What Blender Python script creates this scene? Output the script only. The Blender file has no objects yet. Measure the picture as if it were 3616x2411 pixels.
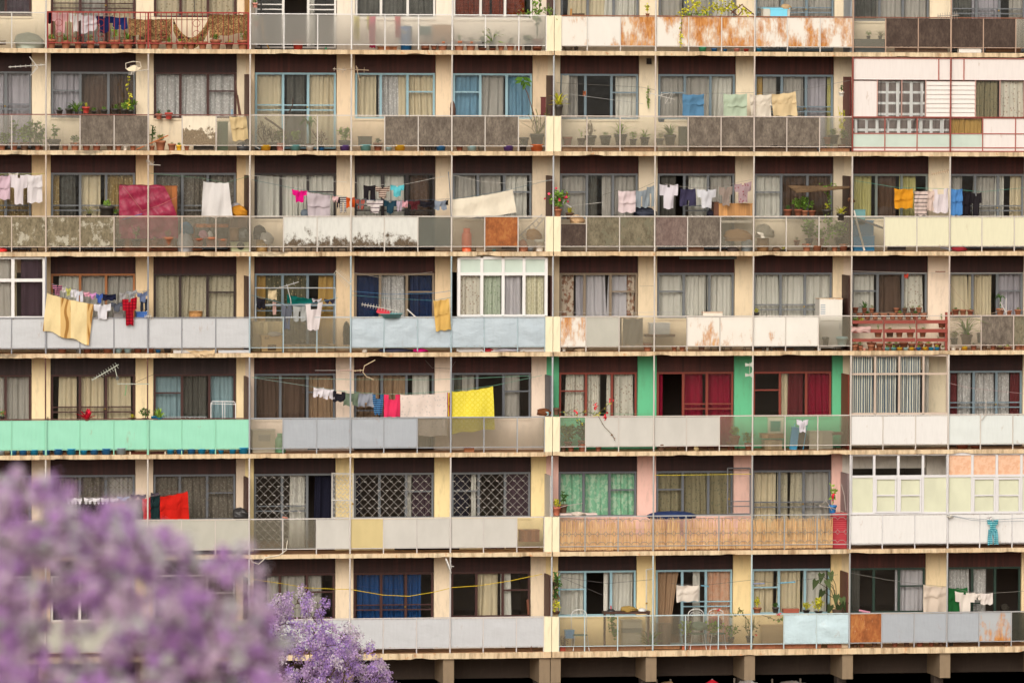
import bpy, math, random
from mathutils import Vector, Matrix
random.seed(7)
S = bpy.context.scene
COL = S.collection
# ------------------------------------------------------------------ camera
ZG = 24.3                                   # height of the top storey's ceiling above the ground
CX, CY, CZ, YAW, PIT, ROL, FPX = -30.052, -169.989, -3.6624 + ZG, .1682, -.0431, .0040, 21445.4903
BAYW, JNT, H = 2.8786, .0555, 2.85
sy, cy, sp, cp, sr, cr = math.sin(YAW), math.cos(YAW), math.sin(PIT), math.cos(PIT), math.sin(ROL), math.cos(ROL)
FW = Vector((sy*cp, cy*cp, sp)); RT0 = Vector((cy, -sy, 0)); UP0 = RT0.cross(FW)
RT = RT0*cr + UP0*sr; UP = UP0*cr - RT0*sr
cam = bpy.data.cameras.new('camera'); co = bpy.data.objects.new('camera', cam); COL.objects.link(co)
co.matrix_world = Matrix(((RT.x, UP.x, -FW.x, CX), (RT.y, UP.y, -FW.y, CY), (RT.z, UP.z, -FW.z, CZ), (0, 0, 0, 1)))
cam.sensor_width = 36; cam.lens = FPX/3616*36; cam.clip_start = .5; cam.clip_end = 3000
cam.dof.use_dof = True; cam.dof.focus_distance = 172.5; cam.dof.aperture_fstop = 3.5
S.camera = co
TILE = [0, 0, 1.96]
def tile(name):
    oy = dict(A=0, B=520, C=880, D=1230, E=1580, F=1911)[name[0]]
    c = int(name[1]); TILE[:] = [(c-1)*1200, oy, 1.934 if c == 3 else 1.96]
def ray(x, y):
    u = (TILE[0]+x/TILE[2]-1808)/FPX; v = -(TILE[1]+y/TILE[2]-1205.5)/FPX
    return FW + RT*u + UP*v
def P(x, y, d):                              # point of the photograph at depth d behind the slab edge
    r = ray(x, y); t = (d-CY)/r.y
    return Vector((CX+r.x*t, d, CZ+r.z*t))
def at_dist(px, py, dist):                   # photo pixel (2352 wide) at a distance from the camera
    u = (px*3616/2352-1808)/FPX; v = -(py*3616/2352-1205.5)/FPX
    return Vector((CX, CY, CZ)) + (FW + RT*u + UP*v)*dist
def pole(i): return (i-5)*BAYW + (JNT if i > 5 else -JNT if i < 5 else 0)
def zf(r): return ZG - r*H
# ------------------------------------------------------------------ materials
def lin(c): return tuple((v/255/12.92 if v/255 <= .04045 else ((v/255+.055)/1.055)**2.4) for v in c[:3])
MC = {}
class NT:
    def __init__(s, name):
        s.m = bpy.data.materials.new(name); s.m.use_nodes = True; s.t = s.m.node_tree; s.t.nodes.clear()
        s.out = s.n('ShaderNodeOutputMaterial')
    def n(s, typ, **k):
        nd = s.t.nodes.new(typ)
        for a, v in k.items():
            if a.startswith('i_'):
                key = a[2:].replace('_', ' ')
                nd.inputs[int(key) if key.isdigit() else key].default_value = v
            else: setattr(nd, a, v)
        return nd
    def l(s, a, b): s.t.links.new(a, b)
    def coords(s, sc=(1, 1, 1), rnd=True):
        tc = s.n('ShaderNodeTexCoord'); mp = s.n('ShaderNodeMapping'); mp.inputs['Scale'].default_value = sc
        s.l(tc.outputs['Object'], mp.inputs['Vector'])
        if rnd:
            oi = s.n('ShaderNodeObjectInfo'); mu = s.n('ShaderNodeMath', operation='MULTIPLY'); mu.inputs[1].default_value = 57.
            cm = s.n('ShaderNodeCombineXYZ'); s.l(oi.outputs['Random'], mu.inputs[0])
            for i in range(3): s.l(mu.outputs[0], cm.inputs[i])
            s.l(cm.outputs[0], mp.inputs['Location'])
        return mp.outputs[0]
    def noise(s, vec, scale, detail=4, rough=.55):
        n = s.n('ShaderNodeTexNoise'); n.inputs['Scale'].default_value = scale; n.inputs['Detail'].default_value = detail
        n.inputs['Roughness'].default_value = rough; s.l(vec, n.inputs['Vector']); return n.outputs['Fac']
    def ramp(s, fac, stops):
        r = s.n('ShaderNodeValToRGB'); e = r.color_ramp.elements
        while len(e) > 1: e.remove(e[-1])
        e[0].position = stops[0][0]; e[0].color = (*stops[0][1], 1)
        for p, c in stops[1:]:
            q = e.new(p); q.color = (*c, 1)
        s.l(fac, r.inputs[0]); return r.outputs['Color']
    def mix(s, fac, a, b, mode='MIX'):
        m = s.n('ShaderNodeMix', data_type='RGBA', blend_type=mode)
        for i, v in ((0, fac), (6, a), (7, b)):
            if hasattr(v, 'is_output'): s.l(v, m.inputs[i])
            elif i == 0: m.inputs[0].default_value = v
            else: m.inputs[i].default_value = (*v, 1)
        return m.outputs[2]
    def bsdf(s, col, rough=.7, bump=None, bstr=.3, bdist=.01, spec=.3, metal=0, rnode=None):
        b = s.n('ShaderNodeBsdfPrincipled'); b.inputs['Roughness'].default_value = rough
        b.inputs['Specular IOR Level'].default_value = spec; b.inputs['Metallic'].default_value = metal
        if hasattr(col, 'is_output'): s.l(col, b.inputs['Base Color'])
        else: b.inputs['Base Color'].default_value = (*col, 1)
        if rnode: s.l(rnode, b.inputs['Roughness'])
        if bump is not None:
            bp = s.n('ShaderNodeBump'); bp.inputs['Strength'].default_value = bstr; bp.inputs['Distance'].default_value = bdist
            s.l(bump, bp.inputs['Height']); s.l(bp.outputs[0], b.inputs['Normal'])
        s.l(b.outputs[0], s.out.inputs[0]); return b
def A(c, k=.8): return tuple(min(.86, v*k) for v in lin(c))
def sc(c, k): return tuple(v*k for v in c)
def cached(f):
    def g(*a):
        key = (f.__name__,)+a
        if key not in MC: MC[key] = f(*a)
        return MC[key]
    g.__name__ = f.__name__
    return g
BROWN = (.16, .09, .045)
@cached
def paint(c, dirt=.35, rough=.6):            # weathered painted surface with streaks
    t = NT('paint'); v = t.coords((1, 1, .35)); n = t.noise(v, 5, 6, .65); a = A(c)
    big = t.noise(t.coords((1, 1, .6)), 1.3, 3)
    col = t.mix(t.ramp(n, [(.45, (0, 0, 0)), (.85, (dirt,)*3)]), a, tuple(x*.55+y*.35 for x, y in zip(a, BROWN)))
    col = t.mix(t.ramp(big, [(.3, (0, 0, 0)), (.75, (.22,)*3)]), col, sc(a, .78))
    t.bsdf(col, rough, bump=n, bstr=.15); return t.m
@cached
def plain(c, rough=.55, metal=0.):
    t = NT('plain'); n = t.noise(t.coords(), 9, 4); a = A(c)
    t.bsdf(t.mix(t.ramp(n, [(.35, (0, 0, 0)), (.75, (.35,)*3)]), a, sc(a, .72)), rough, metal=metal); return t.m
@cached
def plaster(c):
    t = NT('plaster'); a = A(c, .94); v = t.coords((1, 1, 1), False)
    n1 = t.noise(v, .9, 5, .6); n2 = t.noise(t.coords((3, 3, .7), False), 2.2, 6, .7); n3 = t.noise(v, 30, 3)
    col = t.mix(t.ramp(n1, [(.4, (0, 0, 0)), (.72, (.5,)*3)]), a, tuple(x*.8+y*.1 for x, y in zip(a, BROWN)))
    col = t.mix(t.ramp(n2, [(.5, (0, 0, 0)), (.72, (.6,)*3)]), col, tuple(x*.55+y*.2 for x, y in zip(a, (.2, .15, .1))))
    t.bsdf(col, .85, bump=n3, bstr=.15); return t.m
@cached
def slab_mat():
    t = NT('slab'); v = t.coords((1, 1, .12), False)
    n = t.noise(v, 5.5, 6, .7); n2 = t.noise(t.coords((1, 1, 1), False), .8, 4); n3 = t.noise(t.coords((1, 1, 1), False), 7, 5)
    col = t.mix(t.ramp(n2, [(.35, (0, 0, 0)), (.7, (1, 1, 1))]), A((232, 212, 178)), A((218, 188, 150)))
    col = t.mix(t.ramp(n, [(.46, (0, 0, 0)), (.7, (.85,)*3)]), col, A((118, 92, 66)))
    col = t.mix(t.ramp(n3, [(.6, (0, 0, 0)), (.72, (.7,)*3)]), col, A((200, 120, 60)))
    col = t.mix(t.ramp(t.noise(t.coords((.5, 1, 1), False), 1.1, 5, .6), [(.64, (0, 0, 0)), (.7, (.75,)*3)]), col, A((110, 98, 84)))
    t.bsdf(col, .9, bump=n3, bstr=.4, bdist=.02); return t.m
@cached
def floor_mat():
    t = NT('floor_screed'); n = t.noise(t.coords((1, 1, 1), False), 2.5, 5)
    t.bsdf(t.ramp(n, [(.3, A((150, 105, 70))), (.7, A((205, 155, 110)))]), .8); return t.m
@cached
def wood(c, sx=14.):                          # vertical boards
    t = NT('boards'); v = t.coords((1, 1, 1)); a = A(c)
    sep = t.n('ShaderNodeSeparateXYZ'); t.l(v, sep.inputs[0])
    m = t.n('ShaderNodeMath', operation='MULTIPLY'); m.inputs[1].default_value = sx; t.l(sep.outputs[0], m.inputs[0])
    fl = t.n('ShaderNodeMath', operation='FLOOR'); t.l(m.outputs[0], fl.inputs[0])
    wn = t.n('ShaderNodeTexWhiteNoise', noise_dimensions='1D'); t.l(fl.outputs[0], wn.inputs['W'])
    g = t.noise(t.coords((12, 12, 1)), 3, 4)
    col = t.ramp(wn.outputs['Value'], [(0, sc(a, .65)), (.7, a), (1, tuple(x*1.35 for x in a))])
    col = t.mix(t.ramp(g, [(.4, (0, 0, 0)), (.7, (.45,)*3)]), col, sc(a, .45))
    t.bsdf(col, .55); return t.m
@cached
def board(c1, c2, c3=None):                   # rotten fibre board, mottled
    t = NT('weathered_board'); v = t.coords((1, 1, .55)); n = t.noise(v, 4.5, 8, .72); g = t.noise(t.coords((1.5, 1, .7)), 13, 5, .75)
    col = t.ramp(n, [(.3, A(c1)), (.52, tuple((a+b)/2 for a, b in zip(A(c1), A(c2)))), (.72, A(c2))])
    col = t.mix(t.ramp(g, [(.42, (0, 0, 0)), (.7, (.75,)*3)]), col, sc(A(c1), .62))
    if c3:
        q = t.noise(t.coords((1, 1, .8)), 3.2, 7, .7)
        col = t.mix(t.ramp(q, [(.54, (0, 0, 0)), (.6, (1, 1, 1))]), col, A(c3))
    t.bsdf(col, .9, bump=g, bstr=.5); return t.m
@cached
def mould(c1, c2, lim=.0, sharp=.12):          # pale paint flaking off from below
    t = NT('mouldy_board'); tc = t.n('ShaderNodeTexCoord'); sp_ = t.n('ShaderNodeSeparateXYZ'); t.l(tc.outputs['Object'], sp_.inputs[0])
    n = t.noise(t.coords((1, 1, .7)), 5, 9, .75)
    m = t.n('ShaderNodeMath', operation='MULTIPLY_ADD'); m.inputs[1].default_value = -.55; m.inputs[2].default_value = lim
    t.l(sp_.outputs[2], m.inputs[0]); ad = t.n('ShaderNodeMath', operation='ADD'); t.l(m.outputs[0], ad.inputs[0]); t.l(n, ad.inputs[1])
    f = t.n('ShaderNodeTexNoise'); f.inputs['Scale'].default_value = 30; f.inputs['Detail'].default_value = 5; t.l(t.coords(), f.inputs['Vector'])
    col = t.mix(t.ramp(t.noise(t.coords((2, 1, .5)), 6, 5), [(.4, (0, 0, 0)), (.75, (.5,)*3)]), A(c1), sc(A(c1), .7))
    dk = t.ramp(f.outputs['Fac'], [(.3, sc(A(c2), .5)), (.65, A(c2))])
    col = t.mix(t.ramp(ad.outputs[0], [(.5, (0, 0, 0)), (.5+sharp, (1, 1, 1))]), col, dk)
    t.bsdf(col, .9, bump=n, bstr=.4); return t.m
@cached
def rust(c, amt, bottom=.0):                  # painted tin, rusting in patches
    t = NT('rusty_tin'); v = t.coords((1, 1, .6)); n = t.noise(t.coords((1, 1, .45)), 2.3, 7, .66); f = t.noise(t.coords((2.4, 1, .35)), 9, 5, .65)
    ad = t.n('ShaderNodeMath', operation='MULTIPLY_ADD'); ad.inputs[1].default_value = .25; t.l(f, ad.inputs[0]); t.l(n, ad.inputs[2])
    src = ad.outputs[0]
    if bottom:
        tc = t.n('ShaderNodeTexCoord'); sp_ = t.n('ShaderNodeSeparateXYZ'); t.l(tc.outputs['Object'], sp_.inputs[0])
        m = t.n('ShaderNodeMath', operation='MULTIPLY_ADD'); m.inputs[1].default_value = -bottom; t.l(sp_.outputs[2], m.inputs[0]); t.l(src, m.inputs[2]); src = m.outputs[0]
    a = A(c); rc = t.ramp(f, [(.3, A((150, 86, 34))), (.5, A((198, 130, 62))), (.72, A((226, 178, 118)))])
    soft = t.mix(t.ramp(n, [(.35, (0, 0, 0)), (.7, (.4,)*3)]), a, sc(a, .82))
    p = .95-amt*.55
    col = t.mix(t.ramp(src, [(p-.07, (0, 0, 0)), (p+.0, (.55,)*3), (p+.08, (1, 1, 1))]), soft, rc)
    t.bsdf(col, .6, bump=n, bstr=.4, bdist=.015); return t.m
@cached
def rustfull():
    t = NT('rust'); n = t.noise(t.coords((1.2, 1, .7)), 3, 9, .75); f = t.noise(t.coords((3, 1, .4)), 6, 6, .7)
    col = t.ramp(n, [(.28, A((104, 56, 30))), (.5, A((166, 98, 52))), (.68, A((196, 138, 80)))])
    col = t.mix(t.ramp(f, [(.64, (0, 0, 0)), (.7, (.8,)*3)]), col, A((232, 205, 165)))
    t.bsdf(col, .8, bump=n, bstr=.4); return t.m
@cached
def tin(c, dent=.5, edge=1):                          # dented painted sheet
    t = NT('tin_sheet'); n = t.noise(t.coords((1, 1, 1.6)), 2.6, 3, .5); s_ = t.noise(t.coords((4, 1, .5)), 5, 5); a = A(c)
    col = t.mix(t.ramp(s_, [(.4, (0, 0, 0)), (.75, (.3,)*3)]), a, sc(a, .8))
    e = t.noise(t.coords((1, 1, .4)), 4, 8, .7)
    col = t.mix(t.ramp(e, [(.63, (0, 0, 0)), (.72, (.4,)*3)]), col, A((160, 120, 80)))
    tc = t.n('ShaderNodeTexCoord'); sp_ = t.n('ShaderNodeSeparateXYZ'); t.l(tc.outputs['Object'], sp_.inputs[0])   # rust creeping in from the fixings
    fs = []
    for ax, lo, hi in ((0, .425, .48), (2, .355, .42)):
        ab = t.n('ShaderNodeMath', operation='ABSOLUTE'); t.l(sp_.outputs[ax], ab.inputs[0]); mr = t.n('ShaderNodeMapRange'); mr.inputs[1].default_value = lo; mr.inputs[2].default_value = hi; t.l(ab.outputs[0], mr.inputs[0]); fs.append(mr.outputs[0])
    mx = t.n('ShaderNodeMath', operation='MAXIMUM'); t.l(fs[0], mx.inputs[0]); t.l(fs[1], mx.inputs[1])
    ng = t.noise(t.coords((3, 1, .8)), 5, 6, .7); mu = t.n('ShaderNodeMath', operation='MULTIPLY_ADD'); mu.inputs[1].default_value = .34*edge; t.l(mx.outputs[0], mu.inputs[0]); t.l(ng, mu.inputs[2])
    col = t.mix(t.ramp(mu.outputs[0], [(.74, (0, 0, 0)), (.9, (.6,)*3)]), col, A((160, 124, 90)))
    t.bsdf(col, .42, bump=n, bstr=dent, bdist=.05, spec=.4); return t.m
@cached
def frost(c, clear=.885, rough=.2):             # wired, slightly dirty obscure glass
    t = NT('obscure_glass'); a = A(c)
    tr = t.n('ShaderNodeBsdfTransparent'); rf = t.n('ShaderNodeBsdfRefraction'); rf.inputs['Roughness'].default_value = rough; rf.inputs['IOR'].default_value = 1.16
    df = t.n('ShaderNodeBsdfDiffuse'); tl = t.n('ShaderNodeBsdfTranslucent'); gl = t.n('ShaderNodeBsdfGlossy'); gl.inputs['Roughness'].default_value = .25
    n = t.noise(t.coords((1, 1, .5)), 2.5, 5)
    t.l(t.mix(t.ramp(n, [(.3, (0, 0, 0)), (.7, (.5,)*3)]), a, sc(a, .75)), df.inputs[0]); tl.inputs[0].default_value = (*a, 1)
    tr.inputs[0].default_value = (.99, .99, .98, 1); rf.inputs[0].default_value = (.99, .99, .98, 1)
    m1 = t.n('ShaderNodeMixShader'); m1.inputs[0].default_value = .4; t.l(tr.outputs[0], m1.inputs[1]); t.l(rf.outputs[0], m1.inputs[2])
    m2 = t.n('ShaderNodeMixShader'); m2.inputs[0].default_value = .4 if clear > .5 else .12; t.l(df.outputs[0], m2.inputs[1]); t.l(tl.outputs[0], m2.inputs[2])
    m3 = t.n('ShaderNodeMixShader'); m3.inputs[0].default_value = 1-clear; t.l(m1.outputs[0], m3.inputs[1]); t.l(m2.outputs[0], m3.inputs[2])
    m4 = t.n('ShaderNodeMixShader'); m4.inputs[0].default_value = .05; t.l(m3.outputs[0], m4.inputs[1]); t.l(gl.outputs[0], m4.inputs[2])
    t.l(m4.outputs[0], t.out.inputs[0]); return t.m
@cached
def pane_mat():
    t = NT('window_glass'); tr = t.n('ShaderNodeBsdfTransparent'); tr.inputs[0].default_value = (.98, .985, .98, 1)
    gl = t.n('ShaderNodeBsdfGlossy'); gl.inputs['Roughness'].default_value = .02; gl.inputs[0].default_value = (.9, .95, 1, 1)
    n = t.noise(t.coords((1, 1, .6)), 1.9, 3, .6); bp = t.n('ShaderNodeBump'); bp.inputs['Strength'].default_value = .12; bp.inputs['Distance'].default_value = .05
    t.l(n, bp.inputs['Height']); t.l(bp.outputs[0], gl.inputs['Normal'])
    fr = t.n('ShaderNodeFresnel'); fr.inputs['IOR'].default_value = 1.36
    ad = t.n('ShaderNodeMath', operation='ADD'); ad.inputs[1].default_value = .004; t.l(fr.outputs[0], ad.inputs[0])
    m = t.n('ShaderNodeMixShader'); t.l(ad.outputs[0], m.inputs[0]); t.l(tr.outputs[0], m.inputs[1]); t.l(gl.outputs[0], m.inputs[2])
    t.l(m.outputs[0], t.out.inputs[0]); return t.m
@cached
def fabric(c, pat='', c2=(250, 250, 250), k=.82, transl=.25):
    t = NT('cloth'); a, b = A(c, k), A(c2, k); v = t.coords((1, 1, 1), False)
    sep = t.n('ShaderNodeSeparateXYZ'); t.l(v, sep.inputs[0])
    def stripe(ax, f, w=.5):
        m = t.n('ShaderNodeMath', operation='MULTIPLY'); m.inputs[1].default_value = f; t.l(sep.outputs[ax], m.inputs[0])
        fr = t.n('ShaderNodeMath', operation='FRACT'); t.l(m.outputs[0], fr.inputs[0])
        g = t.n('ShaderNodeMath', operation='GREATER_THAN'); g.inputs[1].default_value = w; t.l(fr.outputs[0], g.inputs[0]); return g.outputs[0]
    n = t.noise(t.coords((1, 1, .4)), 6, 4)
    col = t.mix(t.ramp(n, [(.35, (0, 0, 0)), (.75, (.4,)*3)]), a, sc(a, .8))
    if pat == 'h': col = t.mix(stripe(2, 17, .5), col, b)
    if pat == 'h2': col = t.mix(stripe(2, 9, .8), col, b)
    if pat == 'v': col = t.mix(stripe(0, 15, .5), col, b)
    if pat == 'panel':
        col = t.mix(stripe(0, 1.35, .62), col, b); w = t.n('ShaderNodeTexWave'); w.inputs['Scale'].default_value = 2.2; w.inputs['Distortion'].default_value = 9; w.inputs['Detail'].default_value = 0; w.inputs['Detail Scale'].default_value = .6
        t.l(v, w.inputs[0]); mm = t.n('ShaderNodeMath', operation='MULTIPLY'); t.l(w.outputs['Fac'], mm.inputs[0]); t.l(stripe(0, 1.35, .66), mm.inputs[1])
        col = t.mix(t.ramp(mm.outputs[0], [(.55, (0, 0, 0)), (.7, (.8,)*3)]), col, A((150, 100, 40)))
    if pat == 'check': col = t.mix(stripe(2, 11, .78), t.mix(stripe(0, 11, .78), col, b), b)
    if pat == 'plaid': col = t.mix(stripe(2, 6, .72), t.mix(stripe(0, 6.5, .72), col, b), b)
    if pat in ('floral', 'lace', 'leafy', 'rings', 'rug'):
        vo = t.n('ShaderNodeTexVoronoi'); vo.inputs['Scale'].default_value = dict(floral=11, lace=13, leafy=8, rings=6.5, rug=7)[pat]; t.l(v, vo.inputs['Vector'])
        if pat == 'rings': vo.inputs['Randomness'].default_value = .05
        q = t.noise(v, dict(floral=9, lace=16, leafy=7, rings=2, rug=8)[pat], 5, .6)
        if pat == 'rings': f = t.ramp(vo.outputs['Distance'], [(.3, (.7,)*3), (.36, (0, 0, 0)), (.45, (0, 0, 0)), (.5, (.6,)*3)])
        elif pat == 'rug': f = t.ramp(q, [(.42, (0, 0, 0)), (.5, (1, 1, 1)), (.56, (0, 0, 0)), (.62, (.7,)*3)])
        elif pat == 'leafy': f = t.ramp(q, [(.48, (0, 0, 0)), (.56, (.8,)*3)])
        else: f = t.ramp(vo.outputs['Distance'], [(.18, (.85,)*3), (.34, (0, 0, 0))])
        col = t.mix(f, col, b)
        if pat == 'lace': col = t.mix(t.ramp(q, [(.5, (0, 0, 0)), (.6, (.5,)*3)]), col, b)
    if pat == 'slat': col = t.mix(stripe(2, 24, .7), col, sc(a, .4))
    if pat == 'squares': col = t.mix(stripe(2, 3.2, .78), t.mix(stripe(0, 3.2, .72), col, b), b)
    d = t.n('ShaderNodeBsdfDiffuse'); t.l(col, d.inputs[0]); tl = t.n('ShaderNodeBsdfTranslucent'); t.l(col, tl.inputs[0])
    f2 = t.noise(t.coords((1.5, 1, .8)), 7, 3); bp = t.n('ShaderNodeBump'); bp.inputs['Strength'].default_value = .7; bp.inputs['Distance'].default_value = .025
    t.l(f2, bp.inputs['Height']); t.l(bp.outputs[0], d.inputs['Normal'])
    m = t.n('ShaderNodeMixShader'); m.inputs[0].default_value = transl; t.l(d.outputs[0], m.inputs[1]); t.l(tl.outputs[0], m.inputs[2])
    t.l(m.outputs[0], t.out.inputs[0]); return t.m
@cached
def leaf(c):
    t = NT('leaf'); g = t.n('ShaderNodeNewGeometry'); a = A(c, 1.25)
    col = t.ramp(g.outputs['Random Per Island'], [(0, sc(a, .45)), (.55, a), (1, tuple(x*1.7 for x in a))])
    d = t.n('ShaderNodeBsdfDiffuse'); t.l(col, d.inputs[0]); tl = t.n('ShaderNodeBsdfTranslucent'); t.l(col, tl.inputs[0])
    m = t.n('ShaderNodeMixShader'); m.inputs[0].default_value = .3; t.l(d.outputs[0], m.inputs[1]); t.l(tl.outputs[0], m.inputs[2])
    t.l(m.outputs[0], t.out.inputs[0]); return t.m
@cached
def clay(c):
    t = NT('clay'); n = t.noise(t.coords(), 14, 4); a = A(c)
    t.bsdf(t.mix(t.ramp(n, [(.4, (0, 0, 0)), (.7, (.5,)*3)]), a, tuple(x*.6+.03 for x in a)), .85); return t.m
@cached
def plastic(c):
    t = NT('plastic'); n = t.noise(t.coords(), 5, 3); a = A(c, 1.15)
    t.bsdf(t.mix(t.ramp(n, [(.4, (0, 0, 0)), (.8, (.3,)*3)]), a, sc(a, .75)), .4, spec=.4); return t.m
@cached
def reed():
    t = NT('reed'); n = t.noise(t.coords((26, 1, .8)), 2.2, 4, .7); q = t.noise(t.coords((1, 1, 1)), 2.5, 4)
    col = t.ramp(n, [(.3, A((156, 114, 74))), (.46, A((222, 180, 130), .95)), (.66, A((246, 216, 170), 1.)) ])
    col = t.mix(t.ramp(q, [(.5, (0, 0, 0)), (.75, (.3,)*3)]), col, A((160, 130, 80)))
    t.bsdf(col, .8, bump=n, bstr=.8, bdist=.02); return t.m
# ------------------------------------------------------------------ mesh building
class MB:
    def __init__(s): s.v = []; s.f = []; s.mi = []; s.cur = 0
    def add(s, vs, fs):
        o = len(s.v); s.v += [tuple(v) for v in vs]; s.f += [tuple(i+o for i in f) for f in fs]; s.mi += [s.cur]*len(fs)
    def box(s, x0, x1, y0, y1, z0, z1):
        s.add([(x0, y0, z0), (x1, y0, z0), (x1, y1, z0), (x0, y1, z0), (x0, y0, z1), (x1, y0, z1), (x1, y1, z1), (x0, y1, z1)],
              [(0, 1, 5, 4), (1, 2, 6, 5), (2, 3, 7, 6), (3, 0, 4, 7), (4, 5, 6, 7), (3, 2, 1, 0)]); return s
    def tube(s, pts, r, n=6, r2=None, cap=True):
        pts = [Vector(p) for p in pts]; vs = []; fs = []; m = len(pts)
        for i, p in enumerate(pts):
            d = (pts[min(i+1, m-1)]-pts[max(i-1, 0)]).normalized()
            a = d.cross(Vector((0, 1, 0)) if abs(d.y) < .9 else Vector((1, 0, 0))).normalized(); b = d.cross(a)
            rr = r if r2 is None else r+(r2-r)*i/(m-1)
            for k in range(n):
                t = 2*math.pi*k/n; vs.append(p+a*math.cos(t)*rr+b*math.sin(t)*rr)
        for i in range(m-1):
            for k in range(n): fs.append((i*n+k, i*n+(k+1) % n, (i+1)*n+(k+1) % n, (i+1)*n+k))
        if cap: fs += [tuple(range(n))[::-1], tuple((m-1)*n+k for k in range(n))]
        s.add(vs, fs); return s
    def lathe(s, prof, n=14, c=(0, 0, 0), sx=1, sy_=1):
        vs = []; fs = []
        for r, z in prof:
            for k in range(n):
                t = 2*math.pi*k/n; vs.append((c[0]+r*math.cos(t)*sx, c[1]+r*math.sin(t)*sy_, c[2]+z))
        for i in range(len(prof)-1):
            for k in range(n): fs.append((i*n+k, i*n+(k+1) % n, (i+1)*n+(k+1) % n, (i+1)*n+k))
        s.add(vs, fs); return s
    def grid(s, fn, nu, nv, keep=None):
        vs = [fn(i/nu, j/nv) for j in range(nv+1) for i in range(nu+1)]; w = nu+1
        fs = [(j*w+i, j*w+i+1, (j+1)*w+i+1, (j+1)*w+i) for j in range(nv) for i in range(nu) if keep is None or keep((i+.5)/nu, (j+.5)/nv)]
        s.add(vs, fs); return s
    def leafq(s, p, d, n, l, w):
        sd = d.cross(n)
        if sd.length < 1e-4: sd = Vector((1, 0, 0))
        sd.normalize(); up = sd.cross(d)*.12*l
        s.add([p, p+d*l*.5+sd*w*.5+up, p+d*l, p+d*l*.5-sd*w*.5+up], [(0, 1, 2, 3)])
    def mesh(s, name, mats, smooth=False):
        me = bpy.data.meshes.new(name); me.from_pydata(s.v, [], s.f)
        for m in (mats if isinstance(mats, (list, tuple)) else [mats]): me.materials.append(m)
        if s.cur or any(s.mi): me.polygons.foreach_set('material_index', s.mi)
        if smooth: me.polygons.foreach_set('use_smooth', [True]*len(s.f))
        me.update(); return me
    def build(s, name, mats, parent=None, loc=(0, 0, 0), smooth=False):
        return put(name, s.mesh(name, mats, smooth), parent, loc)
def put(name, me, parent=None, loc=(0, 0, 0)):
    o = bpy.data.objects.new(name, me); COL.objects.link(o); o.location = loc
    if parent: o.parent = parent
    return o
def empty(name, loc=(0, 0, 0)):
    o = bpy.data.objects.new(name, None); COL.objects.link(o); o.location = loc; o.empty_display_size = .1; return o
def box(name, x0, x1, y0, y1, z0, z1, m, parent=None, pl=(0, 0, 0)):   # box whose origin is its own centre
    c = ((x0+x1)/2, (y0+y1)/2, (z0+z1)/2); b = MB().box(x0-c[0], x1-c[0], y0-c[1], y1-c[1], z0-c[2], z1-c[2])
    return b.build(name, m, parent, tuple(a-q for a, q in zip(c, pl)))
# ------------------------------------------------------------------ labels
NICK = {(1, 0): 'the red railed balcony', (1, 1): 'the top glass balcony', (1, 2): 'the rust streaked white balcony', (1, 3): 'the top right dark boarded balcony',
 (2, 0): 'the balcony below the rugs', (2, 1): 'the balcony with blue windows', (2, 2): 'the balcony with four towels', (2, 3): 'the pink boxed in balcony',
 (3, 0): 'the balcony with magenta tarpaulin', (3, 1): 'the balcony with orange gas bottle', (3, 2): 'the balcony with reed awning', (3, 3): 'the pale yellow balcony',
 (4, 0): 'the balcony with yellow bedspread', (4, 1): 'the blue grey balcony', (4, 2): 'the balcony with white fridge', (4, 3): 'the red plank balcony',
 (5, 0): 'the mint green balcony', (5, 1): 'the balcony with yellow cloth', (5, 2): 'the green walled balcony', (5, 3): 'the balcony with striped curtains',
 (6, 0): 'the balcony with red towel', (6, 1): 'the lattice grille balcony', (6, 2): 'the reed screened balcony', (6, 3): 'the white boxed in balcony',
 (7, 0): 'the lowest balcony behind blossom', (7, 1): 'the lowest grey balcony', (7, 2): 'the lowest glass balcony', (7, 3): 'the lowest balcony with rusty end'}
ORD = ['first', 'second', 'third', 'fourth', 'fifth', 'sixth', 'seventh', 'eighth', 'ninth', 'tenth', 'eleventh', 'twelfth', 'thirteenth', 'fourteenth', 'fifteenth', 'sixteenth', 'seventeenth', 'eighteenth', 'nineteenth', 'twentieth']
REG = []
ROW = [1, 0]
def row(r, u): ROW[:] = [r, u]
def reg(o, desc, cat, group=None, rel='on', x=None, unit=None):
    o['category'] = cat
    if group: o['group'] = group
    REG.append((o, desc, rel, unit or tuple(ROW), o.location.x if x is None else x)); return o
def finish_labels():
    d = {}
    for e in REG: d.setdefault((e[1], e[2], e[3]), []).append(e)
    for (desc, rel, u), L in d.items():
        L.sort(key=lambda e: e[4]); n = len(L)
        for i, e in enumerate(L):
            lb = f'{desc} {rel} {NICK[u]}'
            if n == 2: lb = ('left ', 'right ')[i] + lb
            elif n > 2: lb += ', leftmost' if i == 0 else ', rightmost' if i == n-1 else f', {ORD[i]} from left'
            e[0]['label'] = lb[0].lower()+lb[1:]
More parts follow.
